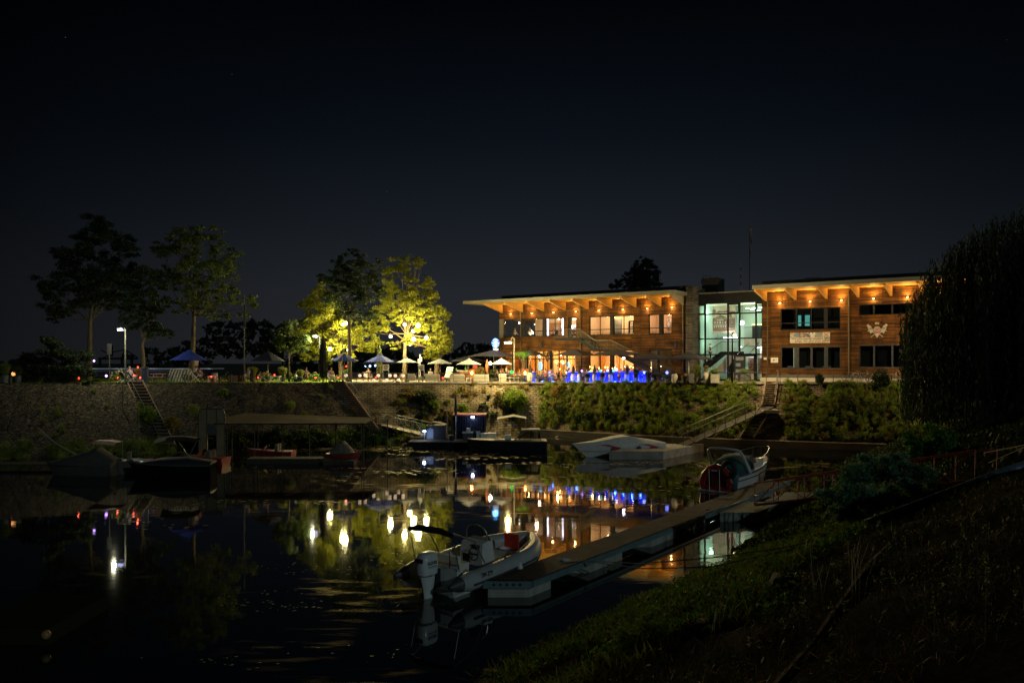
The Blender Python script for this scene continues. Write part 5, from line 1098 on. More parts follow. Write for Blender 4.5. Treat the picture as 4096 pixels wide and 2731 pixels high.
# guests in the upper dining room
for lab, px, py, sh in (('diner in white seated behind the leftmost upper window', 2060, 1315, wh), ('waiter in white standing behind the third upper window', 2226, 1310, wh), ('diner in white behind the second upper window', 2120, 1318, wh), ('pair of bright haired diners at the third upper window, left one', 2210, 1335, pk), ('diner with orange hair at the balcony door', 2296, 1340, (.5,.2,.1))):
    u, z = UZ(px, py, -1.6); p = BW(u, 1.6, ZF+.02); person(lab, p, 'stand' if 'standing' in lab else 'sit', sh, bk, .6, 3 if 'orange' in lab else 2, 'diners in the upper room')
u, z = UZ(*z5(408, 980), -3.1); person('dark figure climbing the inner stair of the glass hall', BW(u, 2.9, z-1.0), 'stand', bk, bk, 1.2, 0)

# ---- sofas, tables, planters
def sofa(label, px0, px1, D, h=.72, rz=0.0):
    W = (px1-px0)/F*D; t = thing('lounge_sofa', label, 'sofa', GP((px0+px1)/2, D), rz, 'grey wicker lounge sofas with their backs to the railing')
    MB().b2((-W/2, 0, .08), (W/2, .14, h)).build('backrest', M['wicker'], t); MB().b2((-W/2, .14, .08), (W/2, .85, .36)).build('seat', M['wicker'], t)
    for s in (-1, 1): MB().b2((s*W/2-s*.14, .14, .36), (s*W/2, .85, h-.06)).build('armrest', M['wicker'], t)
    MB().b2((-W/2+.15, .2, .365), (W/2-.15, .85, .5)).build('cushion', M['cushion'], t); MB().b2((-W/2+.02, -.0, h+.003), (W/2-.02, .2, h+.07)).build('back_cushion', M['cushion'], t)
    for s in (-1, 1): MB().b2((s*W/2-s*.12, .05, 0), (s*W/2-s*.04, .13, .08)).build('leg', M['steel'], t)
for a in (('pale two seat lounge sofa just right of the brightest tree trunk', 1630, 1660, 83.6), ('small square lounge seat right of the sofa by the tree trunk', 1671, 1692, 83.6, .5), ('long grey lounge sofa under the pale grey umbrella', 1701, 1757, 83.6), ('grey lounge sofa under the tiny beige umbrella', 1799, 1857, 83.7), ('wide grey lounge sofa in front of the tall grasses', 1895, 1955, 83.8), ('grey lounge armchair left of the tall street lamp', 1995, 2025, 83.8, .8)): sofa(*a)
def table(label, px, D, w, d, h, m='timber', rz=0, cat='table', top='white', group=None):
    t = thing('garden_table', label, cat, GP(px, D), rz, group); MB().b2((-w/2, -d/2, h-.05), (w/2, d/2, h)).build('table_top', M[top], t)
    for x in (-1, 1):
        for y in (-1, 1): MB().b2((x*(w/2-.08)-.03, y*(d/2-.06)-.03, 0), (x*(w/2-.08)+.03, y*(d/2-.06)+.03, h-.053)).build('leg', M[m], t)
    return t
for a in (('white cube side table beside the fire lantern', 1875, 83.9, .6, .5, .4, 'white'), ('dark wicker low table between the two grey sofas', 1973, 84.3, .9, .6, .36, 'rail', 0, 'table', 'rail'), ('low dark table with a red candle right of the long grey sofa', 1777, 84.2, .7, .5, .32, 'rail', 0, 'table', 'rail'), ('low white table on the lawn right of the black umbrella', 1103, 76.6, 1.0, .6, .55, 'white'),
    ('stone coloured block bench left of the tall grass pot', 1096, 75.2, 1.0, .5, .5, 'pale', 0, 'table', 'pale'), ('small wooden table with a candle in front of the stone pylon', 2755, 73.6, .8, .6, .8, 'timber', 0, 'table', 'timber')): table(*a)
def picnic(label, px, D, w=1.8, rz=0, m='timber'):
    t = thing('picnic_table', label, 'picnic table', GP(px, D), rz, 'picnic tables'); MB().b2((-w/2, -.38, .72), (w/2, .38, .77)).build('table_top', M[m], t)
    for s in (-1, 1):
        MB().b2((-w/2, s*.62-.13, .43), (w/2, s*.62+.13, .47)).build('bench', M[m], t); b = MB(); x = s*(w/2-.3)
        b.bar((x, -.62, .02), (x, -.2, .72), .07, .09); b.bar((x+.001, .62, .02), (x+.001, .2, .72), .07, .09); b.bar((x+.003, -.72, .4), (x+.003, .72, .4), .05, .08); b.build('trestle', M[m], t)
picnic('brown picnic table on the lawn left of the stacked loungers', 638, 71.6, 1.4); picnic('pale wooden picnic table right behind the tall street lamp', 2056, 85.6, 1.5, m='pale'); picnic('picnic table among the terrace guests left of the first jar', 2150, 84.9, 1.4, TH, 'rail')
def planter(label, px, D, ww, hh, plant, ph, m, kind='pot', pr=None, group='planters along the railing', pm='pot', dens=300, lsz=.12):
    t = thing('planter', label, 'planter', GP(px, D), 0, group)
    if kind == 'box': MB().b2((-ww/2, -ww/2, 0), (ww/2, ww/2, hh)).build('pot', M[pm], t)
    elif kind == 'jar': MB().lathe([(ww*.32, 0), (ww*.46, hh*.25), (ww*.5, hh*.55), (ww*.44, hh*.85), (ww*.34, hh*.95), (ww*.37, hh)], (0, 0, 0), 20).build('pot', M['vase'], t, True)
    else: MB().lathe([(ww*.36, 0), (ww*.5, hh*.94), (ww*.54, hh*.94), (ww*.54, hh), (ww*.46, hh), (ww*.44, hh-.05)], (0, 0, 0), 18).build('pot', M[pm], t, True)
    r = pr or ww*.5
    if plant == 'ball': leafmesh('foliage', clumpts([(0, 0, hh+ph*.5, r, r, ph*.55)], dens*2.2, .75), .07, m, t); MB().ball((0, 0, hh+ph*.48), (r*.8, r*.8, ph*.42), 10, 8).build('inner_twigs', M['dark_brown'], t)
    elif plant == 'cone': leafmesh('foliage', clumpts([(0, 0, hh+ph*k, r*(1.02-k**2*.75), r*(1.02-k**2*.75), ph*.14) for k in (.05, .2, .35, .5, .65, .8, .92)], dens*2.5, .7), .07, m, t); MB().lathe([(r*.8, 0), (r*.7, ph*.5), (.03, ph*.95)], (0, 0, hh), 8).build('inner_twigs', M['dark_brown'], t)
    elif plant == 'grass':
        pts = []; 
        for _ in range(int(dens*5)): a = random.uniform(0, 6.28); q = random.uniform(0, 1)**.6; z = random.uniform(0, 1); s = r*(.25+.75*z)*q; pts.append((s*math.cos(a), s*math.sin(a), hh+z*ph*(1.05-.25*q*q)))
        leafmesh('foliage', pts, .3, m, t, aspect=.06, up=.72)
    elif plant == 'spiky':
        b = MB()
        for _ in range(60): a = random.uniform(0, 6.28); l = ph*random.uniform(.8, 1.2); b.tube([(0, 0, hh-.05), (l*.5*math.cos(a), l*.5*math.sin(a), hh+l*.55), (l*math.cos(a), l*math.sin(a), hh+l*random.uniform(-.1, .75))], [.02, .018, .004], 3)
        b.build('foliage', m, t)
    return t
GG = leafm('leaf_spiky', (.16,.22,.14), (.1,.14,.09)); 
for a, k in ((('grey pot with a round green plume of grass in front of the glass hall', 2789, 73.4, .62, .5, 'grass', 1.05, LI), dict(pr=.42, dens=500)), (('big pale stone jar topped with a small boxwood pot, in front of the glass hall', 2826, 72.6, .62, .98, 'none', 0, LI, 'jar'), {}),
    (('square planter with a clipped boxwood ball, left of the black street lamp', 2857, 72.2, .75, .78, 'ball', .5, LF, 'box'), dict(pr=.45, pm='concrete', dens=600)), (('square brown planter with a clipped boxwood ball before the entrance door', 2977, 71.9, .95, .74, 'ball', .52, LF, 'box'), dict(pr=.5, pm='grey', dens=600)),
    (('pale jar with a black topiary ball near the small pot', 2698, 74.2, .6, .85, 'cone', .6, LC, 'jar'), dict(pr=.17)), (('small grey pot with low grass beside the pale jar', 2736, 73.6, .48, .42, 'grass', .2, LE), dict(dens=120)), (('spiky white edged plant in a dark pot left of the pale jar', 2667, 74.6, .4, .35, 'spiky', .6, GG), {}),
    (('dark pot with a spiky plant under the left edge of the scalloped umbrella row', 2620, 75.6, .55, .45, 'spiky', .45, LC), {}), (('dark tub with leafy plant at the end of the blue table row', 2592, 76.4, .6, .5, 'grass', .45, LC), dict(dens=200)), (('dark jar with a slim black topiary cone, sixth from the pine', 2508, 78.2, .5, .8, 'cone', .95, LC, 'jar'), dict(pr=.2)),
    (('dark tub with black leafy plant between the two right topiary cones', 2545, 77.2, .6, .5, 'grass', .7, LC), {}), (('dark jar with black topiary cone in front of the teal lamp', 2442, 79.4, .5, .8, 'cone', .95, LC, 'jar'), dict(pr=.2)), (('dark square tub between the two middle topiary cones', 2410, 79.9, .55, .55, 'grass', .35, LC), {}),
    (('dark jar with black topiary cone right of the yellow green lamp', 2379, 80.8, .5, .8, 'cone', .95, LC, 'jar'), dict(pr=.2)), (('dark tub right of the restaurant door neon strip', 2350, 81.2, .6, .5, 'grass', .3, LC), {}), (('pale jar with black topiary cone, right one of the pair before the door', 2318, 81.9, .55, .85, 'cone', .95, LC, 'jar'), dict(pr=.2)),
    (('pale jar with black topiary cone, left one of the pair before the door', 2293, 82.2, .55, .85, 'cone', .95, LC, 'jar'), dict(pr=.2)), (('grey tub with a spiky silver plant right of the dark pine', 2255, 82.6, .6, .5, 'spiky', .45, GG), {}), (('pale spiky plant in a tub left of the dark pine', 2147, 83.4, .5, .42, 'spiky', .6, GG), {}),
    (('tall pale jar with a dark topiary cone next to the second fire lantern', 2121, 83.7, .72, 1.0, 'cone', .85, LC, 'jar'), dict(pr=.22)),
    (('tall feathery grass with reddish plumes beside the fire lantern', 1922, 84.8, .5, .3, 'grass', 1.25, LE), dict(pr=.6, dens=420)), (('tall green grass clump right of the folded umbrella', 1968, 85.2, .5, .3, 'grass', .95, LI), dict(pr=.55, dens=420)),
    (('dark tub with tall grass at the far left edge of the lawn', 20, 66.5, .7, .6, 'grass', .95, LI), dict(pr=.5, dens=380)), (('dark tub with tall grass second from the left picture edge', 73, 66.8, .6, .55, 'grass', .75, LI), dict(pr=.4, dens=300)), (('dry feathery grass behind the dark bin with violet lamps', 560, 70.8, .5, .35, 'grass', .85, LE), dict(pr=.5, dens=420)),
    (('rounded green grass in a tub just right of the flagpole', 1010, 75.6, .6, .4, 'grass', .95, LI), dict(pr=.55, dens=420)), (('tall grass in a grey tub left of the small round crowned tree', 1131, 77.2, .55, .4, 'grass', .95, LI), dict(pr=.5, dens=420)), (('feathery grass behind the person sitting on the lawn', 1200, 78, .4, .2, 'grass', .9, LI), dict(pr=.45, dens=380)),
    (('bright green grass tuft beside the red lamp and the dark trunk', 1388, 80.6, .4, .3, 'grass', .85, LF), dict(pr=.4, dens=300))): planter(*a, **k)
o = planter('small grey pot with a boxwood ball on top of the big pale jar', 2826, 72.6, .34, .3, 'ball', .3, LE, pr=.2, dens=900); o.location.z += .985
for lab, px, D, r in (('flowering hydrangea bush beside the far left street lamp', 475, 70.6, .62), ('round hydrangea bush right of the black umbrella pole', 1060, 76.4, .6), ('hydrangea bush right of the small round crowned tree', 1178, 78.6, .5), ('hydrangea bush left of the cypress', 1255, 78.4, .55), ('low yellow green bush before the red lamp', 1345, 79, .4)):
    t = thing('hydrangea_bush', lab, 'bush', GP(px, D), 0, 'hydrangea bushes on the lawn'); leafmesh('foliage', clumpts([(0, 0, r*.75, r*1.1, r, r*.8)], 420, .6), .13, LF, t, aspect=.7); leafmesh('flowers', clumpts([(0, 0, r*.8, r*1.12, r*1.02, r*.82)], 90, .95), .12, mat('hydrangea_petals', (.5,.4,.3), .8, c2=(.5,.45,.15)), t, aspect=1)['kind'] = 'stuff'
# pines in tubs
def pine(label, px, D, y0, y1, x0, x1, m, tubpx):
    base = GP(px, D); t = thing('potted_pine', label, 'tree', base, 0, 'clipped pines in tubs'); zt = ZC-(y0-HZ)/F*D-base.z; zb = ZC-(y1-HZ)/F*D-base.z; r = (x1-x0)/2/F*D; b = MB(); cl = []
    b.tube([(0, 0, .3), (.03, 0, zb*.6), (0, 0, zb)], [.05, .04, .035], 8); rr = random.Random(int(px))
    for k in range(14):
        a = k*2.4; q = r*rr.uniform(.3, .8); e = Vector((q*math.cos(a), q*math.sin(a), zb+(zt-zb)*rr.uniform(.45, .85))); b.tube([(0, 0, zb-.1), e*.5+Vector((0, 0, zb*.45)), e], [.03, .02, .01], 5); cl.append((e.x, e.y, e.z, r*.42, r*.42, (zt-zb)*.2))
    b.build('trunk', M['bark'], t, True); leafmesh('foliage', clumpts(cl, 320, .3), .13, m, t, aspect=.2, up=.5); MB().lathe([(.26, 0), (.34, .55), (.3, .55), (.28, .5)], (0, 0, 0), 16).build('tub', M['black'], t, True)
pine('bright green potted pine next to the tall street lamp', 2089, 83.9, 1402, 1447, 2058, 2119, LF, 0); pine('dark potted pine in front of the restaurant doors', 2189, 83.2, 1402, 1444, 2166, 2212, LC, 0)
# bar counter
t = thing('bar_kiosk', 'outdoor bar counter with a pale top between the white umbrella and the grasses', 'bar', GP(1855, 87)); MB().b2((-1.1, 0, 0), (1.5, .7, 1.1)).build('counter', M['timber'], t); MB().b2((-1.2, -.1, 1.1), (1.6, .8, 1.19)).build('counter_top', M['pale'], t); MB().b2((1.0, -.03, 0), (1.5, -.003, 1.8)).build('dark_panel', M['rust'], t)
for k, (x, h) in enumerate(((-.8, .3), (.2, .45), (.5, .35), (1.2, .55))): tag(MB().lathe([(.05, 0), (.06, h*.6), (.02, h*.75), (.02, h)], tuple(GP(1855, 87)+Vector((x, .3, 1.195))), 8).build('bottle', mat('green_glass_bottle', (.1,.25,.05), .2), smooth=True), ['bottle at the left end of the bar counter', 'tallest bottle in the middle of the bar counter', 'bottle beside the tall one on the bar counter', 'bottle at the right end of the bar counter'][k], 'bottle', 'bottles on the bar counter')
# fire lanterns, candles, lamps
fire = emit('flame', (1,.42,.1), 26); pan = mat('copper_panel', (.6,.25,.1), .4, .3)
for lab, px, D in (('wooden fire lantern with a bright flame right of the white cube table', 1887, 85.4), ('fire lantern with a bell shaped hood left of the tall pale jar', 2101, 84.8)):
    t = thing('fire_lantern', lab, 'lantern', GP(px, D), 0, 'fire lanterns'); MB().b2((-.36, .2, .75), (.36, .26, 1.35)).build('back_panel', pan, t); MB().b2((-.3, -.3, 0), (.3, .26, .72)).build('cabinet', M['timber'] if px < 2000 else M['grey'], t); MB().b2((-.38, -.34, 1.37), (.38, .3, 1.43)).build('hood', M['timber'] if px < 2000 else M['grey'], t)
    for s in (-1, 1): MB().b2((s*.34-.03, -.32, .72), (s*.34+.03, -.26, 1.37)).build('post', M['timber'], t)
    MB().lathe([(.03, 0), (.13, .08), (.1, .2), (.02, .36)], (0, 0, .76), 8).build('flame', fire, t, True); lamp('POINT', (0, -.05, .95), 90 if px < 2000 else 40, (1,.45,.14), .1, t, 'fire_light')
def smalllamp(label, px, py, D, r, c, s, pw, nm='table_lamp', lc=None, grp='coloured lamps on the terrace tables'):
    t = thing(nm, label, 'lamp', P(px, py, D), 0, grp); MB().ball((0, 0, 0), (r, r, r*1.1), 12, 8).build('globe', emit('lampglass_%d' % int(px), c, s), t, True); MB().lathe([(r*.5, -r*1.5), (r*.3, -r)], (0, 0, 0), 8).build('foot', M['black'], t)
    if pw: lamp('POINT', (0, 0, 0), pw, lc or c, r+.02, t, 'lamp_light')
for a in (('glowing white bell lamp hanging between the white umbrellas', 1961, 1453, 85, .16, (1,.85,.75), 16, 260, 'hanging_lamp', (1,.8,.55), 'hanging lamps on the terrace'), ('bright bulb hanging in front of the restaurant, left of the dark pine', 2158, 1426, 86, .1, (1,.7,.5), 18, 60, 'hanging_lamp', None, 'hanging lamps on the terrace'), ('blinding white bulb right of the blue lit umbrella', 2495, 1432, 79.8, .1, (1,.85,.85), 20, 45, 'hanging_lamp', None, 'hanging lamps on the terrace'),
    ('green glowing lantern on the picnic table', 2047, 1488, 86, .17, (.0,1,.15), 1.6, 9), ('blue glowing table lamp under the dark pine', 2198, 1490, 84.5, .11, (.05,.25,1), 3, 6), ('violet table lamp beside the right jar of the pair', 2327, 1483, 82.3, .1, (.6,.3,1), 4, 6), ('teal table lamp low in front of the red haired row', 2358, 1489, 81.6, .12, (.1,.8,1), 2.2, 6), ('yellow green table lamp above the teal one', 2365, 1483, 82, .1, (.5,1,.1), 2.2, 5),
    ('cyan table lamp right of the third topiary cone', 2403, 1483, 80.8, .12, (.1,.85,.9), 2.4, 6), ('lilac table lamp left of the green one', 2431, 1482, 80.6, .11, (.6,.55,1), 3, 6), ('pure green table lamp in the middle of the row', 2428, 1490, 80.2, .11, (.05,1,.1), 1.8, 5), ('cyan table lamp left of the bright white one', 2455, 1483, 80.2, .12, (.1,.9,1), 2.6, 6),
    ('bright white table lamp below the hanging bulb', 2466, 1477, 80.2, .1, (1,.9,1), 9, 10), ('pale blue table lamp near the stair foot', 2577, 1490, 77.8, .12, (.4,.6,1), 2.4, 6), ('blue table lamp in front of the spiky plant, farthest right', 2668, 1490, 74.4, .13, (.15,.2,1), 4, 8)): smalllamp(*a)
can = 0
for px, py, D in ((2370,1471,84), (2360,1468,84), (2420,1469,82.6), (2430,1470,82.4), (2460,1472,82), (2520,1468,80.6), (2532,1470,80.4), (2605,1471,77.4), (2240,1477,86), (2265,1491,84.4), (2396,1473,83), (2450,1474,82.2)):
    t = thing('candle', 'small amber candle flame standing on a terrace table', 'candle', P(px, py, D), 0, 'amber candles on the terrace tables'); MB().tube([(0, 0, -.12), (0, 0, -.02)], .03, 6).build('wax', M['white'], t); MB().ball((0, 0, .03), (.03, .03, .06), 8, 6).build('flame', fire, t); can += 1
    if can % 2: lamp('POINT', (0, -.1, .1), 22, (1,.5,.2), .05, t, 'candle_light')
rc = emit('red_candle_glass', (1,.06,.03), 5)
for lab, px, py, D in (('red candle on the low table beside the hydrangea bush', 471, 1511, 70.2), ('red candle farthest left, under the dark shrub', 315, 1513, 69), ('red candle beside the dry grass', 561, 1510, 70.4), ('red light on top of the dry grass', 552, 1469, 70.9), ('red candle beside the second deck chair', 537, 1501, 70.4), ('red candle on the white table right of the lounger', 845, 1506, 72.4), ('red candle standing at the lawn edge', 880, 1518, 71.6),
    ('red candle on the table under the black umbrella', 1033, 1509, 75.8), ('red candle on the block bench', 1098, 1500, 76.4), ('red candle left of the cypress', 1262, 1510, 77), ('red candle right of the white deck chair', 1353, 1510, 77.6), ('red lamp glowing behind the blue umbrella', 1385, 1465, 81.5), ('red candle on the low sofa table', 1771, 1511, 84.1), ('red candle among the railing globes', 1503, 1509, 83.5)):
    t = thing('candle_glass', lab, 'candle', P(px, py, D), 0, 'red candles'); MB().lathe([(.05, -.08), (.07, 0), (.06, .07)], (0, 0, 0), 8).build('glass', rc, t, True); lamp('POINT', (0, -.1, .05), 5, (1,.12,.06), .05, t, 'candle_light')
smalllamp('blue violet fairy light beside the dark bin, upper', 588, 1487, 70.4, .12, (.35,.5,1), 9, 14, 'marker_lamp', None, 'cold marker lamps'); smalllamp('blue violet fairy light beside the dark bin, lower', 588, 1504, 70.4, .12, (.35,.5,1), 9, 14, 'marker_lamp', None, 'cold marker lamps'); smalllamp('violet marker light left of the hydrangea', 425, 1503, 69.8, .09, (.5,.25,1), 8, 8, 'marker_lamp', None, 'cold marker lamps'); smalllamp('violet marker light on the dark shrub edge', 376, 1443, 69.5, .08, (.5,.3,1), 7, 4, 'marker_lamp', None, 'cold marker lamps')
smalllamp('warm orange lantern on a table at the far left edge', 54, 1495, 67.2, .16, (1,.4,.12), 1.6, 14, 'table_lamp')
# blue lit cocktail tables
bluec = emit('blue_lit_cloth', (.01,.03,1), .38)
for lab, px, D in (('blue glowing cocktail table right of the grey tub', 2277, 83.2), ('blue glowing cocktail table behind the paired jars', 2306, 83), ('blue glowing cocktail table left of the third topiary cone', 2362, 81.6), ('blue glowing cocktail table right of the third topiary cone', 2394, 80.8), ('blue glowing cocktail table in the centre of the row', 2428, 80.2), ('blue glowing cocktail table under the bright white lamp', 2463, 79.4),
    ('blue glowing cocktail table left of the sixth topiary cone', 2490, 78.9), ('blue glowing cocktail table right of the sixth topiary cone', 2527, 78.2), ('narrow blue glowing cocktail table at the dark tub', 2559, 77.6), ('faint blue glowing cocktail table left of the dark pine', 2135, 85), ('blue glowing cocktail table at the stair foot', 2577, 78.4)):
    t = thing('cocktail_table', lab, 'table', GP(px, D), 0, 'blue glowing cocktail tables'); MB().lathe([(.34, 0), (.2, .35), (.15, .6), (.3, 1.0)], (0, 0, .03), 10).build('lit_cloth', bluec, t, True); MB().lathe([(.36, 0), (.36, .03)], (0, 0, 1.04), 14).build('table_top', M['white'], t)
    lamp('POINT', (0, -.5, .25), 42, (.03,.1,1), .1, t, 'blue_light')
for lab, px, D in (('blue floor spot at the foot of the right jar', 2306, 81.5), ('blue floor spot left of the pair of jars', 2280, 82), ('blue floor spot right of the grey tub', 2212, 83), ('blue floor spot in front of the central table', 2460, 78.4), ('blue floor spot in front of the sixth topiary cone', 2493, 77.6), ('widest blue floor spot, right of the sixth topiary cone', 2528, 76.8), ('blue floor spot left of the spiky grey tub', 2170, 84)):
    t = thing('floor_spot', lab, 'lamp', GP(px, D), 0, 'blue floor spots along the terrace'); MB().lathe([(.16, 0), (.18, .07)], (0, 0, 0), 12).build('housing', M['grey'], t); MB().lathe([(.14, .072), (.1, .11)], (0, 0, 0), 12).build('lens', emit('blue_spot_lens', (.1,.25,1), 9), t); lamp('POINT', (0, -.05, .3), 45, (.02,.08,1), .08, t, 'blue_light')
# round lantern globes on and under the railing
lg = emit('paper_lantern', (1,.74,.52), .95)
for k, (zx, zy) in enumerate(((865,572),(1125,573),(1228,570),(1472,572),(1693,573),(1793,575),(1940,574),(1388,661),(1630,661),(1852,661))):
    px, py = 1200+zx/4.704, 1380+zy/4.704; D = float(np.interp(px-2048, EX, ED))-.12; lab = ['round paper lantern farthest left, in front of the bright grass', 'round paper lantern left one above the yellow flowers', 'round paper lantern right one above the yellow flowers', 'round paper lantern on the umbrella pole side', 'round paper lantern left of the paired ones', 'round paper lantern right of the paired ones', 'round paper lantern on the brightest tree trunk side', 'lower paper lantern, left of the three near the ground', 'lower paper lantern, middle of the three near the ground', 'lower paper lantern, right of the three near the ground'][k]
    t = thing('paper_lantern', lab, 'lantern', P(px, py, D), 0, 'round paper lanterns on the railing'); MB().lathe([(.04, -.15), (.13, -.11), (.165, 0), (.13, .11), (.04, .15)], (0, 0, 0), 14).build('shade', lg, t, True)
    MB().lathe([(.05, .15), (.05, .17)], (0, 0, 0), 8).build('cap', M['black'], t)
# emblem boards
for lab, px, y0, y1, D in (('white board with a dark oval emblem, left of the brightest tree trunk', 1543, 1457, 1482, 83.4), ('white board with a dark oval emblem, on two posts under the loudspeaker mast', 1685, 1458, 1482, 84)):
    base = GP(px, D); t = thing('emblem_board', lab, 'sign', base, 0, 'white boards with an oval emblem'); z0 = ZC-(y1-HZ)/F*D-base.z; z1 = ZC-(y0-HZ)/F*D-base.z
    MB().b2((-.33, -.02, z0), (.33, .02, z1)).build('board', M['cushion'], t)
    for s in (-1, 1): MB().b2((s*.3-.025, .021, 0), (s*.3+.025, .06, z1)).build('post', M['white'], t)
    o = MB(); zc = (z0+z1)/2; ring = [(math.cos(a), math.sin(a)) for a in [i*math.pi/10 for i in range(21)]]; o.loft([[(x*.17*s, -.026, zc+y*.24*s) for x, y in ring] for s in (.72, 1)], caps=False); o.tube([(0, -.03, zc-.1), (.02, -.03, zc), (-.01, -.03, zc+.09)], .025, 6); o.build('emblem', M['black'], t)
t = thing('speaker_mast', 'white post with two loudspeakers beside the low leafy tree', 'loudspeaker', GP(1680, 86.5)); MB().tube([(0, 0, 0), (0, 0, 2.9)], .05, 8).build('post', M['white'], t)
for s in (-1, 1): MB().b2((s*.12-.1, -.15, 2.0+.1*s), (s*.12+.1 if s > 0 else s*.12+.09, .1, 2.5+.1*s)).build('loudspeaker', M['white'], t)
# high backed beach chair, deck chairs, loungers
t = thing('beach_chair', 'cream high backed beach chair with buttoned top behind the sofas', 'chair', GP(1791, 85.5), -.3); b = MB(); b.bar((-.0, 0, .35), (.0, .75, 1.55), .75, .06); b.build('backrest', M['cushion'], t); MB().b2((-.37, -.6, .3), (.37, 0, .38)).build('seat', M['cushion'], t); b = MB(); b.b2((-.35, -.55, 0), (-.3, -.5, .29)); o = b.build('leg', M['timber'], t); MB().b2((.3, -.55, 0), (.35, -.5, .29)).build('leg', M['timber'], t); MB().bar((-.38, .1, .0), (-.38, .75, 1.5), .04, .05).build('side_rail', M['timber'], t)
def deckchair(label, px, D, rz, fab='wicker', fr_='white'):
    t = thing('deck_chair', label, 'deck chair', GP(px, D), rz, 'deck chairs on the lawn')
    for s in (-1, 1): b = MB(); b.bar((s*.29, -.55, .02), (s*.29, .45, .95), .04, .03); b.bar((s*.26, .5, .02), (s*.26, -.35, .62), .04, .03); b.build('side_frame', M[fr_], t)
    b = MB(); b.loft([[(-.25, y, z), (.25, y, z)] for y, z in ((.43, .93), (.2, .6), (-.05, .36), (-.3, .36), (-.5, .5))], caps=False); b.build('canvas', M[fab], t)
    for y, z in ((.45, .95), (-.35, .62)): MB().bar((-.3, y, z), (.3, y, z), .03, .03).build('crossbar', M[fr_], t)
deckchair('dark deck chair with an arch printed on it, left of the pair above the stair', 497, 69.2, 2.6, 'darkfab'); deckchair('dark deck chair with a pale ring on it, right of the pair above the stair', 527, 69.6, 2.5, 'darkfab'); deckchair('white framed deck chair right of the cypress', 1322, 77, .7, 'cushion'); deckchair('dark reclining chair under the black umbrella', 1052, 75.2, -1.4, 'darkfab'); deckchair('black sling chair on the lawn left of the flagpole', 893, 72.6, -1.5, 'darkfab', 'rail'); deckchair('dark lounger in front of the blue umbrella base', 790, 71.4, 1.2, 'darkfab'); deckchair('pink lit lounge chair behind the railing globes', 1470, 82.6, .8, 'cushion', 'timber'); deckchair('lounge chair between the paired paper lanterns', 1600, 83.6, -.7, 'wicker', 'timber')
# stacked folding loungers
for k in range(9):
    px = 672+k*12; t = thing('folded_lounger', ['folded white lounger, first of the leaning stack, lit blue', 'folded white lounger, second of the leaning stack', 'folded white lounger, third of the leaning stack', 'folded white lounger, fourth of the leaning stack', 'folded white lounger, fifth of the leaning stack', 'folded lounger in front of the umbrella pole', 'folded lounger right behind the umbrella pole', 'second last folded lounger of the stack', 'folded lounger at the right end of the stack'][k], 'folding lounger', GP(px, 72.2), 0, 'folded loungers leaning in a row')
    for y in (0, .5): b = MB(); b.tube([(-.12, y, .02), (.1, y, .7), (.3, y, 1.18)], .03, 6); b.build('side_rail', M['white'], t)
    for z, x in ((.1, -.1), (.6, .06), (1.15, .28)): MB().bar((x, 0, z), (x, .5, z), .03, .03).build('crossbar', M['white'], t)
    MB().quad((-.1, .03, .1), (-.1, .47, .1), (.28, .47, 1.13), (.28, .03, 1.13)).build('canvas', M['wicker'], t)
table('black topped trolley table under the blue umbrella', 745, 71.8, .6, .5, .7, 'rail', 0, 'table', 'rail'); table('white side table right of the lounger', 850, 72.8, .8, .5, .55, 'white')
t = thing('litter_bin', 'dark blue bin at the head of the left stone stair', 'bin', GP(580, 69.6)); MB().lathe([(.28, 0), (.32, 1.2), (.34, 1.2), (.34, 1.28)], (0, 0, 0), 14).build('body', mat('dark_blue_plastic', (.02,.03,.08), .5), t, True); MB().lathe([(.35, 0), (.3, .06), (.05, .1)], (0, 0, 1.285), 14).build('lid', M['black'], t, True)
t = thing('litter_bin', 'pale barrel shaped bin on the lawn right of the white side table', 'bin', GP(858, 74)); MB().lathe([(.28, 0), (.3, .8)], (0, 0, 0), 14).build('body', M['pale'], t, True); MB().lathe([(.31, 0), (.1, .06)], (0, 0, .805), 14).build('lid', M['grey'], t)
t = thing('wooden_sign', 'small wooden sign on a post behind the blue umbrella', 'sign', GP(788, 74)); MB().tube([(0, 0, 0), (0, 0, 1.9)], .05, 6).build('post', M['timber'], t); MB().b2((-.16, -.06, 1.5), (.16, -.051, 1.95)).build('board', mat('pink_board', (.6,.35,.28), .7), t)
t = thing('trough', 'brown wooden trough on the lawn left of the flagpole', 'planter', GP(950, 74.5)); b = MB(); b.b2((-.8, -.25, 0), (.8, .25, .6)); b.build('box', M['timber'], t); leafmesh('plants', clumpts([(0, 0, .7, .7, .2, .15)], 300), .12, LC, t)
for lab, px, D, h in (('short dark bollard at the lawn edge right of the left stair', 880, 71.1, .45), ('dark square bollard left of the wooden trough', 923, 72.2, .7), ('short dark post at the far left lawn edge', 42, 66.0, .5)): t = tag(MB().lathe([(.09, -.05), (.08, h), (.05, h+.05)], tuple(GP(px, D)), 8).build('bollard', M['black']), lab, 'bollard', 'bollards on the lawn')
t = thing('a_board', 'black chalkboard sign with pale writing left of the grass pot', 'sign', GP(2764, 73)); 
for s in (-1, 1): b = MB(); b.add([(-.25, s*.25, 0), (.25, s*.25, 0), (.25, 0, .85), (-.25, 0, .85), (-.25, s*.28, 0), (.25, s*.28, 0), (.25, s*.03, .87), (-.25, s*.03, .87)], [(0,1,2,3),(4,7,6,5),(0,4,5,1),(2,6,7,3),(0,3,7,4),(1,5,6,2)]); b.build('panel', M['black'], t)
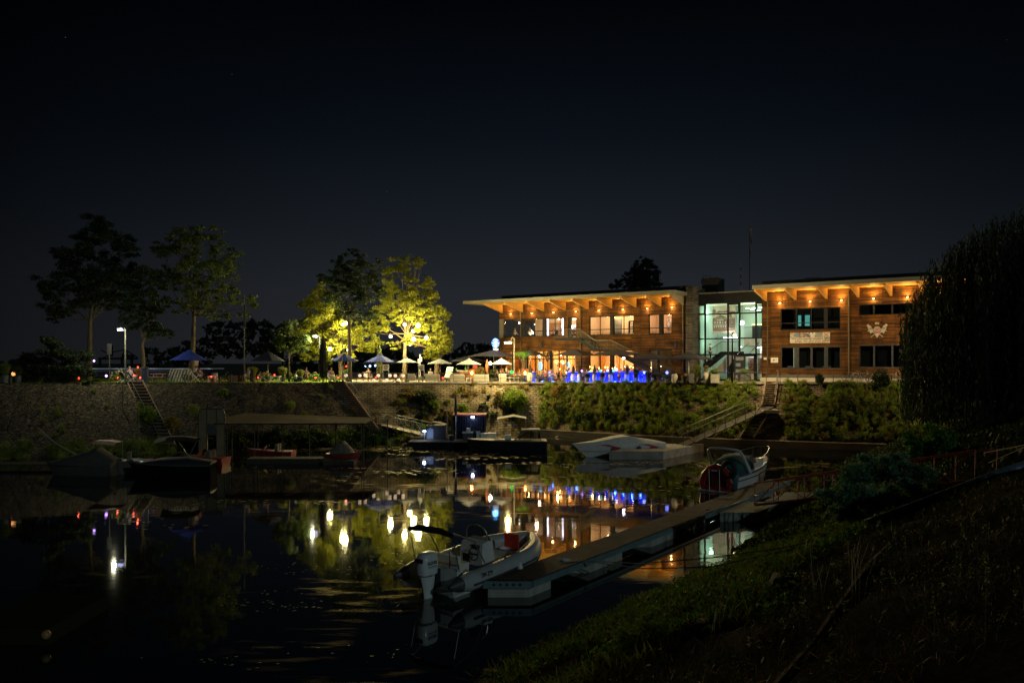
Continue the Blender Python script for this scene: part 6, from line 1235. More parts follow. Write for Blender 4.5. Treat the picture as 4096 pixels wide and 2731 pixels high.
# flagpole, masts
def pole(name, label, cat, px, D, y0, r=.05, m='steel', z0=None):
    base = GP(px, D) if z0 is None else P(px, 0, D); 
    if z0 is not None: base.z = z0
    t = thing(name, label, cat, base); zt = ZC-(y0-HZ)/F*D-base.z; MB().tube([(0, 0, 0), (0, 0, zt*.45), (0, 0, zt)], [r, r*.8, r*.5], 8).build('pole', M[m], t, True); MB().ball((0, 0, zt+.04), .06, 8, 6).build('finial', M[m], t); return t, zt
t, zt = pole('flagpole', 'tall thin grey flagpole with a furled flag, standing alone on the lawn', 'flagpole', 977, 73, 1182, .075, 'pole'); MB().lathe([(.02, zt-3.0), (.1, zt-2.6), (.07, zt-1.2), (.02, zt-.8)], (.08, 0, 0), 8).build('furled_flag', M['darkfab'], t)
pole('lamp_mast', 'thin dark mast at the head of the middle stair, in front of the blue umbrella', 'mast', 1369, 75.6, 1215, .045, 'rail')
t, zt = pole('signal_mast', 'tall flag mast behind the glass hall roof', 'mast', 2998, 96, 905, .07, 'rail'); b = MB(); b.loft([[(.04, 0, zt-.3-k*.45), (.45-.05*k+.06*math.sin(k*2), .1*math.sin(k*1.7), zt-.45-k*.45)] for k in range(9)], caps=False); b.build('flag', mat('drooping_flag', (.3,.12,.05), .9, c2=(.2,.2,.2), scale=1), t)
t, zt = pole('signal_mast', 'shorter red and white banded mast left of the tall one', 'mast', 2963, 98, 1050, .06, 'white')
for k in range(3): MB().lathe([(.075, zt-1-k*.9), (.075, zt-.6-k*.9)], (0, 0, 0), 8).build('red_band', M['red'], t)
for lab, px, D, h in (('thin dark sign post with a small panel above the left embankment', 438, 68.9, 4.5), ):
    t = thing('sign_post', lab, 'sign', GP(px, D)); MB().tube([(0, 0, 0), (0, 0, 3.0)], .04, 6).build('post', M['rail'], t); MB().b2((-.2, -.03, 3.0-.6), (.2, -.041, 3.35)).build('panel', M['black'], t)
# round blue neon sign
D = 88.6; c = P(1982, 1372, D); t = thing('neon_sign', 'round blue neon sign with a white sea horse and the words BOOTS HAUS', 'sign', c); ring = [(math.cos(a), math.sin(a)) for a in [i*math.pi/16 for i in range(33)]]
r = .42; rz_ = .53
MB().lathe([(r, 0), (r, .16)], (0, 0, 0), 32).build('x', None) if False else None
b = MB(); b.prism([(x*r, y*rz_) for x, y in ring[:-1]], -.0, .2, lambda x, y, q: (x, q, y)); b.build('sign_box', M['navy'], t)
b = MB(); b.prism([(x*r*.66, y*rz_*.7) for x, y in ring[:-1]], -.02, -.003, lambda x, y, q: (x, q, y)); b.build('blue_disc', emit('sign_blue', (.01,.3,1), .9), t)
b = MB(); b.loft([[(x*r*s, -.03, y*rz_*s) for x, y in ring] for s in (.93, 1.0)], caps=False); b.build('neon_ring', emit('sign_ring', (.03,.25,1), 2), t)
hw = emit('sign_white', (.8,.9,1), 1.3)
b = MB(); b.prism([(-.11,.12),(-.15,.06),(-.05,.06),(-.06,-.04),(-.03,-.14),(-.0,-.2),(-.07,-.24),(-.09,-.3),(-.02,-.33),(.06,-.3),(.08,-.2),(.07,-.1),(.12,0),(.13,.12),(.09,.24),(.02,.29),(-.05,.27),(-.07,.2)], -.045, -.022, lambda x, y, q: (x, q, y)); b.build('sea_horse', hw, t)
for word, a0, da, fl in (('BOOTS', 130, -20, 1), ('HAUS', 237, 22, -1)):
    for i, ch in enumerate(word):
        a = R(a0+da*i); o = text(ch, .15, hw, t, (math.cos(a)*r*.82, -.035, math.sin(a)*rz_*.84), (R(90), 0, 0), .003, 'CENTER', 'letter'); o.rotation_euler = Matrix.Rotation(-(a-math.pi/2 if fl > 0 else a+math.pi/2), 3, 'Y').to_euler() if False else (R(90), -(a-math.pi/2) if fl > 0 else -(a+math.pi/2), 0); o.location.z -= .05
for s in (-1, 1): MB().ball((s*r*.83, -.03, 0), .04, 8, 6).build('neon_dot', hw, t)
MB().b2((-.28, .03, -.82), (.34, .17, -.56)).build('plate', M['pale'], t); MB().tube([(.02, .1, -3.1), (.02, .1, -.82)], .05, 8).build('post', M['rail'], t); lamp('POINT', (0, -.5, 0), 60, (.05,.35,1), .3, t, 'sign_light')
# red letters on the valance of the far left umbrella
# ---------------------------------------------------------------- railing
def railing(label, x0, x1, step=50, off=.05, mm='rail'):
    p0 = edge(x0-2048); t = thing('railing', label, 'railing', p0, 0, 'steel railings along the terrace edge'); n = max(1, round((x1-x0)/step)); pts = [edge(x0-2048+(x1-x0)*k/n)+Vector((0, off, 0))-p0 for k in range(n+1)]
    for nm, h, w_ in (('top_rail', .92, .055), ('middle_rail', .47, .035)):
        MB().tube([p+Vector((0, 0, h)) for p in pts], w_/2, 6).build(nm, M[mm], t)
    for p in pts: MB().b2((p.x-.025, p.y-.025, -.15+p.z), (p.x+.025, p.y+.025, p.z+.92)).build('post', M[mm], t)
for a in (('railing left of the sofas, hung with paper lanterns', 1376, 1622, 51), ('railing in front of the white lounge sofas', 1627, 2065, 62), ('railing in front of the restaurant guests', 2070, 2430, 50), ('railing in front of the blue tables and jars', 2433, 2800, 53), ('railing in front of the glass hall', 2803, 3066, 60), ('long railing in front of the right wing', 3121, 3760, 70)): railing(*a)
# bicycles
def bike(label, px, D, rz, s=1):
    t = thing('bicycle', label, 'bicycle', GP(px, D), rz, 'bicycles parked in front of the right wing')
    for x in (-.52, .52):
        b = MB(); b.tube([(x+.33*math.cos(a), 0, .34+.33*math.sin(a)) for a in [i*math.pi/10 for i in range(21)]], .018, 6); o = b.build('wheel', M['rubber'], t)
        b = MB(); [b.bar((x, 0, .34), (x+.32*math.cos(i*.7), 0, .34+.32*math.sin(i*.7)), .005, .005) for i in range(9)]; b.build('spokes', M['steel'], o)
    b = MB()
    for p, q in (((-.52,0,.34),(-.1,0,.3)), ((-.52,0,.34),(-.2,0,.8)), ((-.1,0,.3),(-.2,0,.85)), ((-.1,0,.3),(.36,0,.78)), ((-.2,0,.8),(.34,0,.85)), ((.34,0,.9),(.52,0,.34))): b.tube([p, q], .018, 6)
    b.build('frame', M['steel'], t); MB().ball((-.22, 0, .92), (.13, .07, .04), 8, 6).build('saddle', M['black'], t); MB().tube([(.3, -.26, .98), (.36, 0, 1.0), (.3, .26, .98)], .015, 6).build('handlebar', M['steel'], t)
bike('bicycle leftmost of the row before the right wing', 3420, 68.6, .3); bike('bicycle second from the left, with a dark seat', 3452, 68.4, -.4); bike('bicycle half hidden behind the young tree', 3500, 68.2, .2)
for k, px in enumerate((3584, 3627, 3672)):
    t = tag(MB().tube([GP(px, 67.8)+Vector((0, 0, 0)), GP(px, 67.8)+Vector((0, 0, .85)), GP(px, 67.8)+Vector((.25, 0, .95)), GP(px, 67.8)+Vector((.5, 0, .85)), GP(px, 67.8)+Vector((.5, 0, 0))], .03, 8).build('bicycle_stand', M['steel'], smooth=True), ['steel bicycle stand left of the willow', 'middle steel bicycle stand before the willow', 'steel bicycle stand half covered by willow branches'][k], 'bicycle stand', 'steel bicycle stands')
# ---------------------------------------------------------------- river ship behind the lawn
t = thing('river_ship', 'long dark river ship with a pale roof line gliding behind the lawn', 'ship', (0, 0, 0)); D = 122; x0, x1 = XX(250, D), XX(935, D); b = MB()
b.loft([[(x0, D+2, -.3), (x0, D+2, 4.9)], [(x0, D-1.6, -.3), (x0, D-2, 4.9)], [(x1-3, D-1.6, -.3), (x1-2.5, D-2, 4.9)], [(x1-.6, D+1, -.3), (x1, D+1, 5.0)], [(x1-3, D+4, -.3), (x1-2.5, D+4, 4.9)], [(x0, D+4, -.3), (x0, D+4, 4.9)]], caps=False); b.build('hull', M['navy'], t)
MB().b2((x0+.5, D-1.4, 4.9), (x1-5, D+3, 6.25)).build('cabin', mat('ship_cabin', (.1,.11,.14), .5), t); MB().b2((x0+.3, D-1.7, 6.25), (x1-2.6, D+3.2, 6.4)).build('cabin_roof', mat('pale_ship_roof', (.6,.65,.75), .5), t)
MB().b2((x0+.6, D-1.44, 5.3), (x1-5.4, D-1.41, 5.9)).build('window_strip', mat('ship_windows', (.03,.03,.04), .2), t); MB().b2((x0+.3, D-2.06, 4.62), (x1-3.2, D-2.01, 4.8)).build('rubbing_strake', mat('ochre_strake', (.35,.27,.1), .6), t)
for k in range(5): lamp('POINT', (x0+5+k*4.6, D-3.0, 7.0), 22, (.65,.75,1), .1, t, 'deck_light')
# harbour crane far behind
t = thing('harbour_crane', 'faint gantry crane structure far behind the left street lamp', 'crane', P(500, 1480, 250)); b = MB(); k = 250/F
def cp(px, py): return Vector(((px-500)*k, 0, (1480-py)*k))
b.bar(cp(395, 1434), cp(550, 1434), .6, .7); b.build('gantry_beam', M['black'], t)
b = MB()
for p, q in (((404, 1400),(430, 1412)), ((430, 1412),(500, 1398)), ((500, 1396),(550, 1430)), ((485, 1432),(500, 1398)), ((515, 1432),(503, 1398)), ((405, 1432),(440, 1420))): b.bar(cp(*p), cp(*q), .3, .3)
b.build('lattice', M['black'], t); MB().b2(tuple(cp(427, 1425)), tuple(cp(446, 1382)+Vector((0, 1, 0)))).build('tower_box', M['black'], t); b = MB(); b.b2(tuple(cp(487, 1430)), tuple(cp(525, 1418)+Vector((0, 2, 0)))); b.build('trolley', M['black'], t)
for px in (400, 488, 527): MB().bar(cp(px, 1434), cp(px, 1475), .6, .6).build('leg', M['black'], t)
for px, py in ((1460, 1466), (1502, 1462), (1480, 1464), (1566, 1459)): tag(MB().ball(tuple(P(px, py, 158)), .22, 8, 6).build('distant_lamp', emit('distant_blue', (.3,.5,1), 6)), 'tiny blue white lamp on the far bank between the umbrellas', 'lamp', 'tiny lamps on the far river bank')
# ================================================================ BOATS, DOCKS, GANGWAYS, STAIRS
def hullmb(L, B, H, p=2.6, rise=.3, flare=.78, draft=.3, n=14, rake=.1, z0=0.0, lo=0.0, hi=1.0):
    """strip of hull between heights lo..hi of the side (for painted bands)"""
    b = MB(); secs = []
    for i in range(n+1):
        t = i/n; hb = max(.012, B/2*(1-t**p)**.85); zs = H+rise*t*t
        def side(s, q): zz = zs*q; w = hb*(flare+(1-flare)*q**.8); return Vector((L*t*(1-rake*(1-q)), s*w, z0+zz))
        sec = [side(1, lo+(hi-lo)*q/3) for q in (3, 2, 1, 0)]
        if lo == 0.0: sec += [Vector((L*t*(1-rake-.03), 0, z0-draft*(1-t**3)))]
        else: sec += []
        secs.append((sec, [side(-1, lo+(hi-lo)*q/3) for q in (0, 1, 2, 3)]))
    if lo == 0.0: b.loft([a+c for a, c in secs], caps=False); q = secs[0][0]+secs[0][1]; b.add(q, [tuple(range(len(q)))])
    else: b.loft([a for a, c in secs], caps=False); b.loft([c for a, c in secs], caps=False)
    return b
def deckmb(L, B, H, p=2.6, rise=.3, x0=0, x1=1.0, dz=-.04, n=14, inset=.97):
    b = MB(); secs = []
    for i in range(n+1):
        t = x0+(x1-x0)*i/n; hb = max(.01, B/2*(1-t**p)**.85)*inset; zs = H+rise*t*t+dz; secs.append([Vector((L*t, hb, zs)), Vector((L*t, 0, zs+.03)), Vector((L*t, -hb, zs))])
    b.loft(secs, caps=False); return b
# ---- rigid inflatable with outboard
t = thing('inflatable_boat', 'white inflatable motor boat with centre console moored at the near dock end', 'motor boat', (-2.32, 24.95, 0), math.atan2(3.6, 2.7)+.0); t.scale = (.91, 1.12, 1.16)
hullmb(5.3, 1.5, .42, 2.2, .35, .8, .25).build('hull', M['gel'], t, True)
def tubepts(s, n=14): return [Vector((-.35+5.75*q, s*(1.02-.92*max(0, (q-.62)/.38)**2.2), .48+.3*q*q)) for q in [i/n for i in range(n+1)]]
rad = [.16]+[.25]*3+[.255]*8+[.24, .22, .2]
MB().tube(tubepts(1)+tubepts(-1)[::-1], rad+rad[::-1], 14).build('inflatable_tube', M['hyp'], t, True)
for s in (-1, 1): MB().tube([p+Vector((0, s*.25, -.04)) for p in tubepts(s)[1:12]], .035, 6).build('rubbing_strake', M['grey'], t); MB().lathe([(.05, -.5), (.2, 0), (.2, .03)], (0, 0, 0), 14).build('tube_cone', M['grey'], t, loc=(-.34, s*1.02, .48)).rotation_euler = (0, R(90), 0)
for s in (-1, 1): MB().b2((-.55, s*.35 if s > 0 else -.95, .2), (-.02, s*.95 if s > 0 else -.35, .32)).build('swim_step', M['hyp'], t)
deckmb(5.0, 1.5, .32, 2.2, .3).build('floor', M['grey'], t)
MB().b2((-.03, -.72, .2), (.12, .72, .78)).build('transom', M['gel'], t)
MB().b2((.5, -.45, .34), (1.0, .45, .78)).build('seat', M['cushion'], t); MB().b2((.42, -.45, .78), (.55, .45, 1.0)).build('seat_back', M['cushion'], t)
b = MB(); b.add([(1.75,-.42,.34),(2.55,-.42,.34),(2.55,.42,.34),(1.75,.42,.34),(1.85,-.4,1.15),(2.45,-.36,1.22),(2.45,.36,1.22),(1.85,.4,1.15),(1.78,-.42,.9),(1.78,.42,.9)], [(0,1,2,3)[::-1],(0,8,9,3)[::-1],(8,4,7,9)[::-1],(4,5,6,7)[::-1],(1,5,6,2),(0,1,5,4,8),(3,9,7,6,2)]); cns = b.build('console', M['gel'], t)
MB().b2((1.755, .05, .6), (1.775, .3, .82)).build('console_hatch', M['black'], cns); MB().b2((1.79, -.3, .98), (1.82, .0, 1.1)).build('instrument_panel', M['black'], cns)
b = MB(); b.tube([(1.66, -.17+.17*math.cos(a), .86+.17*math.sin(a)) for a in [i*math.pi/9 for i in range(19)]], .016, 6); b.bar((1.66, -.32, .86), (1.66, -.02, .86), .03, .04); b.build('steering_wheel', M['black'], cns)
b = MB(); ang = [i*math.pi/10 for i in range(11)]; b.loft([[Vector((2.3-.1*math.sin(a), .43*math.cos(a), 1.18+.0*math.sin(a))) for a in ang], [Vector((2.12-.1*math.sin(a), .4*math.cos(a), 1.2+.42*math.sin(a)**.6)) for a in ang]], caps=False); b.build('windscreen', M['screen'], cns)
MB().tube([Vector((2.12-.1*math.sin(a), .4*math.cos(a), 1.2+.43*math.sin(a)**.6)) for a in ang], .018, 6).build('windscreen_frame', M['steel'], cns)
b = MB(); b.b2((2.9, -.5, .34), (3.9, .5, .62)); b.build('bow_seat', M['cushion'], t)
MB().b2((3.6, -.62, .78), (3.68, -.1, 1.2)).build('life_jacket', mat('orange_red_fabric', (.75,.06,.03), .7, c2=(.6,.04,.02)), t)
for s in (-1, 1):                             # folded sun top frame leaning aft
    b = MB(); b.tube([(1.3, s*.85, .75), (.7, s*.83, 1.45), (-.35, s*.78, 1.78)], .022, 8); b.build('folding_frame', M['steel'], t, True); b = MB(); b.tube([(-.05, s*.82, .75), (-.3, s*.8, 1.5)], .02, 8); b.build('folding_strut', M['steel'], t, True)
MB().tube([(-.38, -.82, 1.72), (-.4, -.4, 1.8), (-.4, .4, 1.8), (-.38, .82, 1.72)], [.06, .09, .09, .06], 8).build('rolled_canvas', M['black'], t, True)
MB().ball((4.95, -.52, .45), (.15, .15, .26), 10, 8).build('fender', M['navy'], t, True)
for s in (-1, 1):
    for x in (.6, 2.2, 3.6): MB().tube([(x-.12, s*1.0, .76), (x, s*1.02, .8), (x+.12, s*1.0, .76)], .016, 6).build('grab_handle', M['black'], t)
MB().tube([(2.2+.22*math.cos(i*.6), -.1+.2*math.sin(i*.6), .36+.004*i) for i in range(40)], .015, 5).build('coiled_line', M['cushion'], t)
MB().b2((1.05, -.6, .35), (1.4, -.2, .62)).build('storage_box', M['grey'], t); MB().ball((2.6, -1.28, .42), (.12, .11, .24), 10, 8).build('fender', M['white'], t, True)
MB().tube([(3.0, -.9, .8), (3.8, -.7, .84), (4.6, -.5, .9), (5.1, 0, .95), (4.6, .5, .9)], .014, 5).build('bow_line', M['cushion'], t)
# outboard 
b = MB(); secs = []
for z, x0, x1, w_ in ((.62, -.85, -.22, .17), (.66, -.93, -.18, .215), (.86, -.96, -.16, .23), (1.08, -.93, -.17, .22), (1.18, -.85, -.2, .19), (1.22, -.75, -.27, .13)):
    xc, rx = (x0+x1)/2, (x1-x0)/2; secs.append([Vector((xc+rx*(abs(math.cos(a))**.65)*(1 if math.cos(a) > 0 else -1), w_*(abs(math.sin(a))**.65)*(1 if math.sin(a) > 0 else -1), z)) for a in [2*math.pi*i/20 for i in range(20)]])
b.loft(secs, close=True); ob = b.build('outboard_motor', M['gel'], t, True, label='white outboard motor lettered SUZUKI')
b = MB(); secs = []
for z, x0, x1, w_ in ((-.45, -.62, -.3, .03), (-.1, -.66, -.28, .06), (.2, -.72, -.26, .1), (.45, -.8, -.22, .15), (.6, -.86, -.22, .18)):
    xc, rx = (x0+x1)/2, (x1-x0)/2; secs.append([Vector((xc+rx*math.cos(a), w_*math.sin(a), z)) for a in [2*math.pi*i/14 for i in range(14)]])
b.loft(secs, close=True); b.build('leg', M['gel'], ob, True); b = MB(); b.tube([(-.6, -.22, .64), (-.95, 0, .645), (-.6, .22, .64)], .014, 5); b.build('seam', M['black'], ob)
MB().b2((-.24, -.12, .2), (-.03, .12, .72)).build('bracket', M['black'], ob); 
b = MB(); b.b2((-.975, -.14, 1.0), (-.93, .14, 1.1)); b.build('air_intake', M['black'], ob)
text('SUZUKI', .125, M['black'], ob, (-.80, -.235, .93), (R(90), 0, 0)); b = MB(); b.bar((-.78, -.232, .88), (-.35, -.232, .88), .006, .012); b.bar((-.78, -.232, .85), (-.35, -.232, .85), .006, .008); b.build('stripe', M['black'], ob)
text('150', .07, mat('brown_ink', (.3,.12,.08), .6), ob, (-.968, .1, .93), (R(90), 0, R(-90)))
text('SW-Z59', .17, M['black'], t, (.5, -1.262, .56), (R(84), 0, 0))
MB().tube([(-.1, -.5, .8), (-.14, -.55, .95), (-.12, -.5, 1.25)], [.02, .03, .012], 6).build('furled_ensign', mat('red_blue_flag', (.25,.03,.05), .8, c2=(.05,.05,.3), thr=(.48,.52)), t)

# ---- the main floating dock
DD = Vector((2352, 3186, 0)).normalized(); d0 = Vector((-.895, 24.59, .55)); wv = Vector((1.52, 0, 0)); Ld = 26.5
t = thing('floating_dock', 'long plank decked floating dock reaching from the centre foreground to the right', 'dock', (0, 0, 0))
b = MB(); b.uv = []; n = 90
for i in range(n+1):
    p = d0+DD*(Ld*i/n); b.v += [tuple(p+wv*0), tuple(p+wv)]; b.uv += [(0, Ld*i/n*.8), (1.5, Ld*i/n*.8)]
for i in range(n): b.f.append((2*i, 2*i+1, 2*i+3, 2*i+2))
b.build('deck', M['deck'], t)
for i in range(0): pass
for k, off in enumerate((0.0, 1.0)):
    a = d0+wv*off+Vector((0, 0, -.13)); MB().bar(a, a+DD*Ld, .09, .2).build('side_beam', M['aqua'], t); a2 = a+Vector((.05 if off else -.05, 0, .05)); MB().bar(a2, a2+DD*Ld, .05, .045).build('beam_flange', M['aqua'], t)
e = MB().b2((d0.x, d0.y-.1, d0.z-.24), (d0.x+1.52, d0.y-.02, d0.z-.02)).build('end_beam', M['aqua'], t)
for k in range(5): MB().lathe([(.045, 0), (.045, .004)], (0, 0, 0), 12).build('bolt_hole', M['black'], e, loc=(d0.x+.34+k*.2, d0.y-.102, d0.z-.12)).rotation_euler = (R(90), 0, 0)
def pont(s, L_, w0=.12, w1=1.4, label=None):
    b = MB(); p = d0+DD*s; q = p+DD*L_
    vs = []
    for z in (-.35, .29): vs += [(p.x+w0, p.y, z), (p.x+w1, p.y, z), (q.x+w1, q.y, z), (q.x+w0, q.y, z)]
    b.add(vs, [(0,3,2,1),(4,5,6,7),(0,1,5,4),(1,2,6,5),(2,3,7,6),(3,0,4,7)]); b.build('float', mat('float_concrete', (.36,.37,.33), .8, c2=(.24,.25,.22), scale=1.4, stretch=(2,2,.5)), t)
for k, s_ in enumerate((2.2, 8.0, 14.0, 20.0)):
    p = d0+DD*s_+wv*(.93 if k % 2 == 0 else .07); MB().tube([p+Vector((-.12, -.1, .09)), p+Vector((.12, .1, .09))], .022, 6).build('cleat', M['steel'], t)
MB().tube([d0+DD*3.0+wv*.6+Vector((.2*(1-i/60)*math.cos(i*.7), .2*(1-i/60)*math.sin(i*.7), .02+.001*i)) for i in range(50)], .014, 5).build('coiled_rope', M['cushion'], t)
for s, l in ((.05, 1.2), (3.6, 1.3), (5.2, .8), (8.4, 1.2), (9.8, .8), (12.4, 1.3), (17.0, 1.3), (21.5, 1.3)): pont(s, l)
# concrete pontoon blocks beside the dock and their gangway
def pblock(name, label, px0, px1, D, depth, ztop, dirv=None, m='concrete', zb=-.4):
    b = MB(); x0, x1 = XX(px0, D), XX(px1, D); dv = (dirv or DD)*depth; vs = []
    for z in (zb, ztop): vs += [(x0, D, z), (x1, D, z), (x1+dv.x, D+dv.y, z), (x0+dv.x, D+dv.y, z)]
    b.add(vs, [(0,3,2,1),(4,5,6,7),(0,1,5,4),(1,2,6,5),(2,3,7,6),(3,0,4,7)]); return tag(b.build(name, m if not isinstance(m, str) else M[m]), label, 'pontoon', 'concrete pontoons')
gc = mat('mossy_pontoon', (.26,.3,.24), .85, c2=(.17,.2,.16), scale=1.2, bump=.3)
pblock('floating_pontoon', 'greenish concrete pontoon block joined to the right side of the dock', 2880, 3033, 36.3, 3.4, .44, m=gc); pblock('floating_pontoon', 'second greenish pontoon block behind the first, below the gangway end', 3060, 3205, 39.0, 3.2, .5, m=gc)
pblock('floating_pontoon', 'wide low concrete pontoon beside the white speedboat', 2437, 2653, 59.7, 7.0, .62, Vector((.62, .78, 0)), m='concrete')
def truss(name, label, a, c, w=1.1, h=1.0, m='rail', bays=8, deckm='timber', group='truss gangways', posts=True):
    a = Vector(a); c = Vector(c); t = thing(name, label, 'gangway', a, 0, group); d = c-a; n = Vector((-d.y, d.x, 0)).normalized()*w/2; up = Vector((0, 0, h))
    b = MB(); b.add([tuple(-n), tuple(n), tuple(d+n), tuple(d-n), tuple(-n-Vector((0,0,.08))), tuple(n-Vector((0,0,.08))), tuple(d+n-Vector((0,0,.08))), tuple(d-n-Vector((0,0,.08)))], [(0,1,2,3)[::-1],(4,5,6,7),(0,4,7,3),(1,2,6,5),(0,1,5,4),(2,3,7,6)]); b.build('walkway', M[deckm], t)
    for s in (-1, 1):
        b = MB(); q = n*s*1.03; b.tube([q+up, q+d+up], .035, 6); b.tube([q+Vector((0,0,.0)), q+d], .04, 6)
        for k in range(bays+1):
            p = q+d*(k/bays); b.bar(p, p+up, .04, .04)
            if k < bays: r_ = q+d*((k+1)/bays); b.bar(p+up if k % 2 else p, r_ if k % 2 else r_+up, .03, .03)
        b.build('side_truss', M[m], t)
    return t
truss('gangway', 'dark red steel gangway from the pontoon blocks up to the near bank', (XX(3056, 37.5), 37.5, .62), (XX(3945, 27.5), 27.5, 3.25), 1.1, 1.0, 'rust', 7, 'rust')
g1 = truss('gangway', 'steel truss gangway from the middle stone stair down to the black barge', tuple(P(1475, 1682, 75.5)), tuple(P(1703, 1738, 69.5)), 1.1, 1.0, 'steel', 7, 'pale')
g2 = truss('gangway', 'long truss gangway slanting from the right stair down to the low pontoon', tuple(P(3075, 1625, 69.0)), tuple(P(2712, 1786, 64.0)), 1.2, 1.05, 'rail', 9, 'rail')
# boards and post at the near waterline
for k, (x0, y0, x1, y1, D) in enumerate(((3110, 2118, 3270, 2150, 32), (3100, 2150, 3200, 2178, 30.6), (3085, 2175, 3190, 2200, 29.6))):
    p, q = P(x0, y0, D), P(x1, y1, D-1.4); p.z = q.z = .06+.02*k; tag(MB().bar(p, q, .28, .05).build('floating_board', M['timber']), ['orange brown board floating nearest the mooring post', 'middle floating board below the greenish pontoon', 'lowest floating board near the weeds'][k], 'board', 'boards floating by the near bank')
p = P(3183, 2110, 32.6); tag(MB().lathe([(.1, 0), (.1, .5), (.09, .52)], (p.x, p.y, -.05), 10).build('mooring_post', M['white']), 'short white mooring post beside the floating boards', 'post')
def rope(label, pts, r=.018, m=None): tag(MB().tube(pts, r, 5).build('mooring_rope', m or mat('pale_rope', (.4,.38,.3), .9, c2=(.3,.28,.22), scale=20)), label, 'rope', 'mooring ropes')
a = P(2330, 2252, 26.8); a.z = .6; c = P(3474, 2180, 21.6); c.z = nz(c.x, c.y)+.15; mid = a.lerp(c, .5); mid.z -= .35
rope('upper mooring rope from the dock edge to the near bank', [a, a.lerp(mid, .5)-Vector((0,0,.14)), mid, mid.lerp(c, .5)-Vector((0,0,.1)), c]); rope('lower mooring rope from the dock edge to the near bank', [a, a.lerp(mid, .5)-Vector((0,0,.3)), mid-Vector((0,0,.28)), mid.lerp(c, .5)-Vector((0,0,.2)), c])
a = P(1960, 2300, 25.2); c = P(2310, 2255, 27.0); c.z = .58; rope('rope lying from the inflatable across the dock planks', [a, a.lerp(c, .5)-Vector((0, 0, .05)), c], .015)
a = P(3940, 1810, 27.5); rope('taut cable running from the red gangway end out to the right', [a, P(4300, 1740, 22)], .02)
rope('second taut cable below the first at the right edge', [P(3955, 1850, 27.3), P(4300, 1700, 21)], .016)

# ---- cabin cruiser with red dinghy on its stern
h = math.atan2(4.3, 4.8); t = thing('cabin_cruiser', 'white cabin cruiser with an arch and a red dinghy hung on its stern', 'cabin cruiser', (11.75, 45.0, 0), h+.14); L_, B_ = 6.6, 2.35
hullmb(L_, B_, 1.0, 2.8, .4, .8, .3).build('hull', M['gel'], t, True); hullmb(L_+.01, B_+.015, 1.0, 2.8, .4, .8, .3, lo=.62, hi=.68).build('stripe', M['navy'], t); hullmb(L_+.01, B_+.02, 1.0, 2.8, .4, .8, .3, lo=.88, hi=1.0).build('rubbing_strake', M['grey'], t)
deckmb(L_, B_, 1.02, 2.8, .4, .3, 1.0).build('foredeck', M['gel'], t)
b = MB(); secs = [[Vector((x, s*w_, z)) for s, z in ((1, 1.0), (.92, z1*.75+.25), (.6, z1), (-.6, z1), (-.92, z1*.75+.25), (-1, 1.0))] for x, w_, z1 in ((2.6, .95, 1.5), (3.6, .85, 1.5), (4.8, .55, 1.42), (5.6, .25, 1.33))]; b.loft(secs); b.build('cabin_top', M['gel'], t, True)
b = MB(); b.add([(2.2,-.95,1.05),(3.3,-.8,1.3),(2.7,-.75,1.85),(2.0,-.85,1.8),(2.2,.95,1.05),(3.3,.8,1.3),(2.7,.75,1.85),(2.0,.85,1.8)], [(0,1,2,3),(5,4,7,6),(1,5,6,2)]); b.build('windscreen', M['screen'], t)
b = MB(); secs = [[Vector((x, math.cos(a)*w_, .95+(z1-.95)*math.sin(a)**.75)) for a in [i*math.pi/10 for i in range(11)]] for x, w_, z1 in ((.25, .9, 1.35), (.8, 1.0, 1.75), (1.6, .98, 1.95), (2.4, .88, 1.95), (2.8, .8, 1.6))]; b.loft(secs); b.build('canvas_cover', M['green_canvas'], t, True)
b = MB()
for s in (-1, 1): b.tube([(1.5, s*1.1, 1.0), (1.0, s*1.08, 1.6), (.55, s*1.0, 2.2)], [.13, .1, .08], 8)
b.tube([(.55, -1.0, 2.2), (.45, -.85, 2.32), (.4, 0, 2.38), (.45, .85, 2.32), (.55, 1.0, 2.2)], .075, 8); b.build('targa_arch', M['gel'], t, True)
b = MB(); pts = []
for s in (1, -1): b.tube([(3.2, s*1.0, 1.55), (4.6, s*.85, 1.85), (5.9, s*.45, 2.0), (6.75, 0, 2.02)], .02, 6); [b.bar((x, s*w_, 1.1), (x, s*w_*1.02, z), .02, .02) for x, w_, z in ((3.6, .98, 1.62), (4.7, .82, 1.86), (5.7, .5, 1.96), (6.3, .25, 2.0))]
b.build('bow_rail', M['steel'], t)
# dinghy on edge
b = MB(); o = [(-.86,.55),(-.72,.95),(-.4,1.28),(0,1.38),(.4,1.28),(.72,.95),(.86,.55),(.8,.2),(.45,.12),(-.45,.12),(-.8,.2),(-.86,.55)]
b.tube([(-.42, x, z) for x, z in o], .2, 10); dg_ = b.build('red_dinghy', M['red'], t, True, label='red inflatable dinghy tipped up on the stern'); MB().b2((-.5, -.62, .22), (-.44, .62, 1.2)).build('dinghy_floor', mat('dark_red_canvas', (.16,.02,.015), .8), dg_)
for y in (-.3, .32): MB().tube([(-.66, y, .1), (-.66, y+.03, 1.3)], .018, 6).build('davit_strap', M['white'], dg_)
MB().b2((-.63, -.12, 1.18), (-.6, .22, 1.26)).build('name_plate', M['white'], dg_)
MB().b2((-.62, -1.05, .02), (.0, 1.05, .12)).build('swim_platform', M['gel'], t)
b = MB(); b.tube([(-.5, -.75+.36*math.cos(a), 1.32+.42*math.sin(a)) for a in [i*math.pi/12 for i in range(25)]], .13, 8); b.build('lifebuoy_cover', M['rubber'], t, True, label='big black ring hung on the stern quarter')
MB().lathe([(.16, 0), (.2, .3), (.17, .8), (.05, .95)], (-.35, -1.0, .1), 10).build('canvas_bag', M['green_canvas'], t, True)

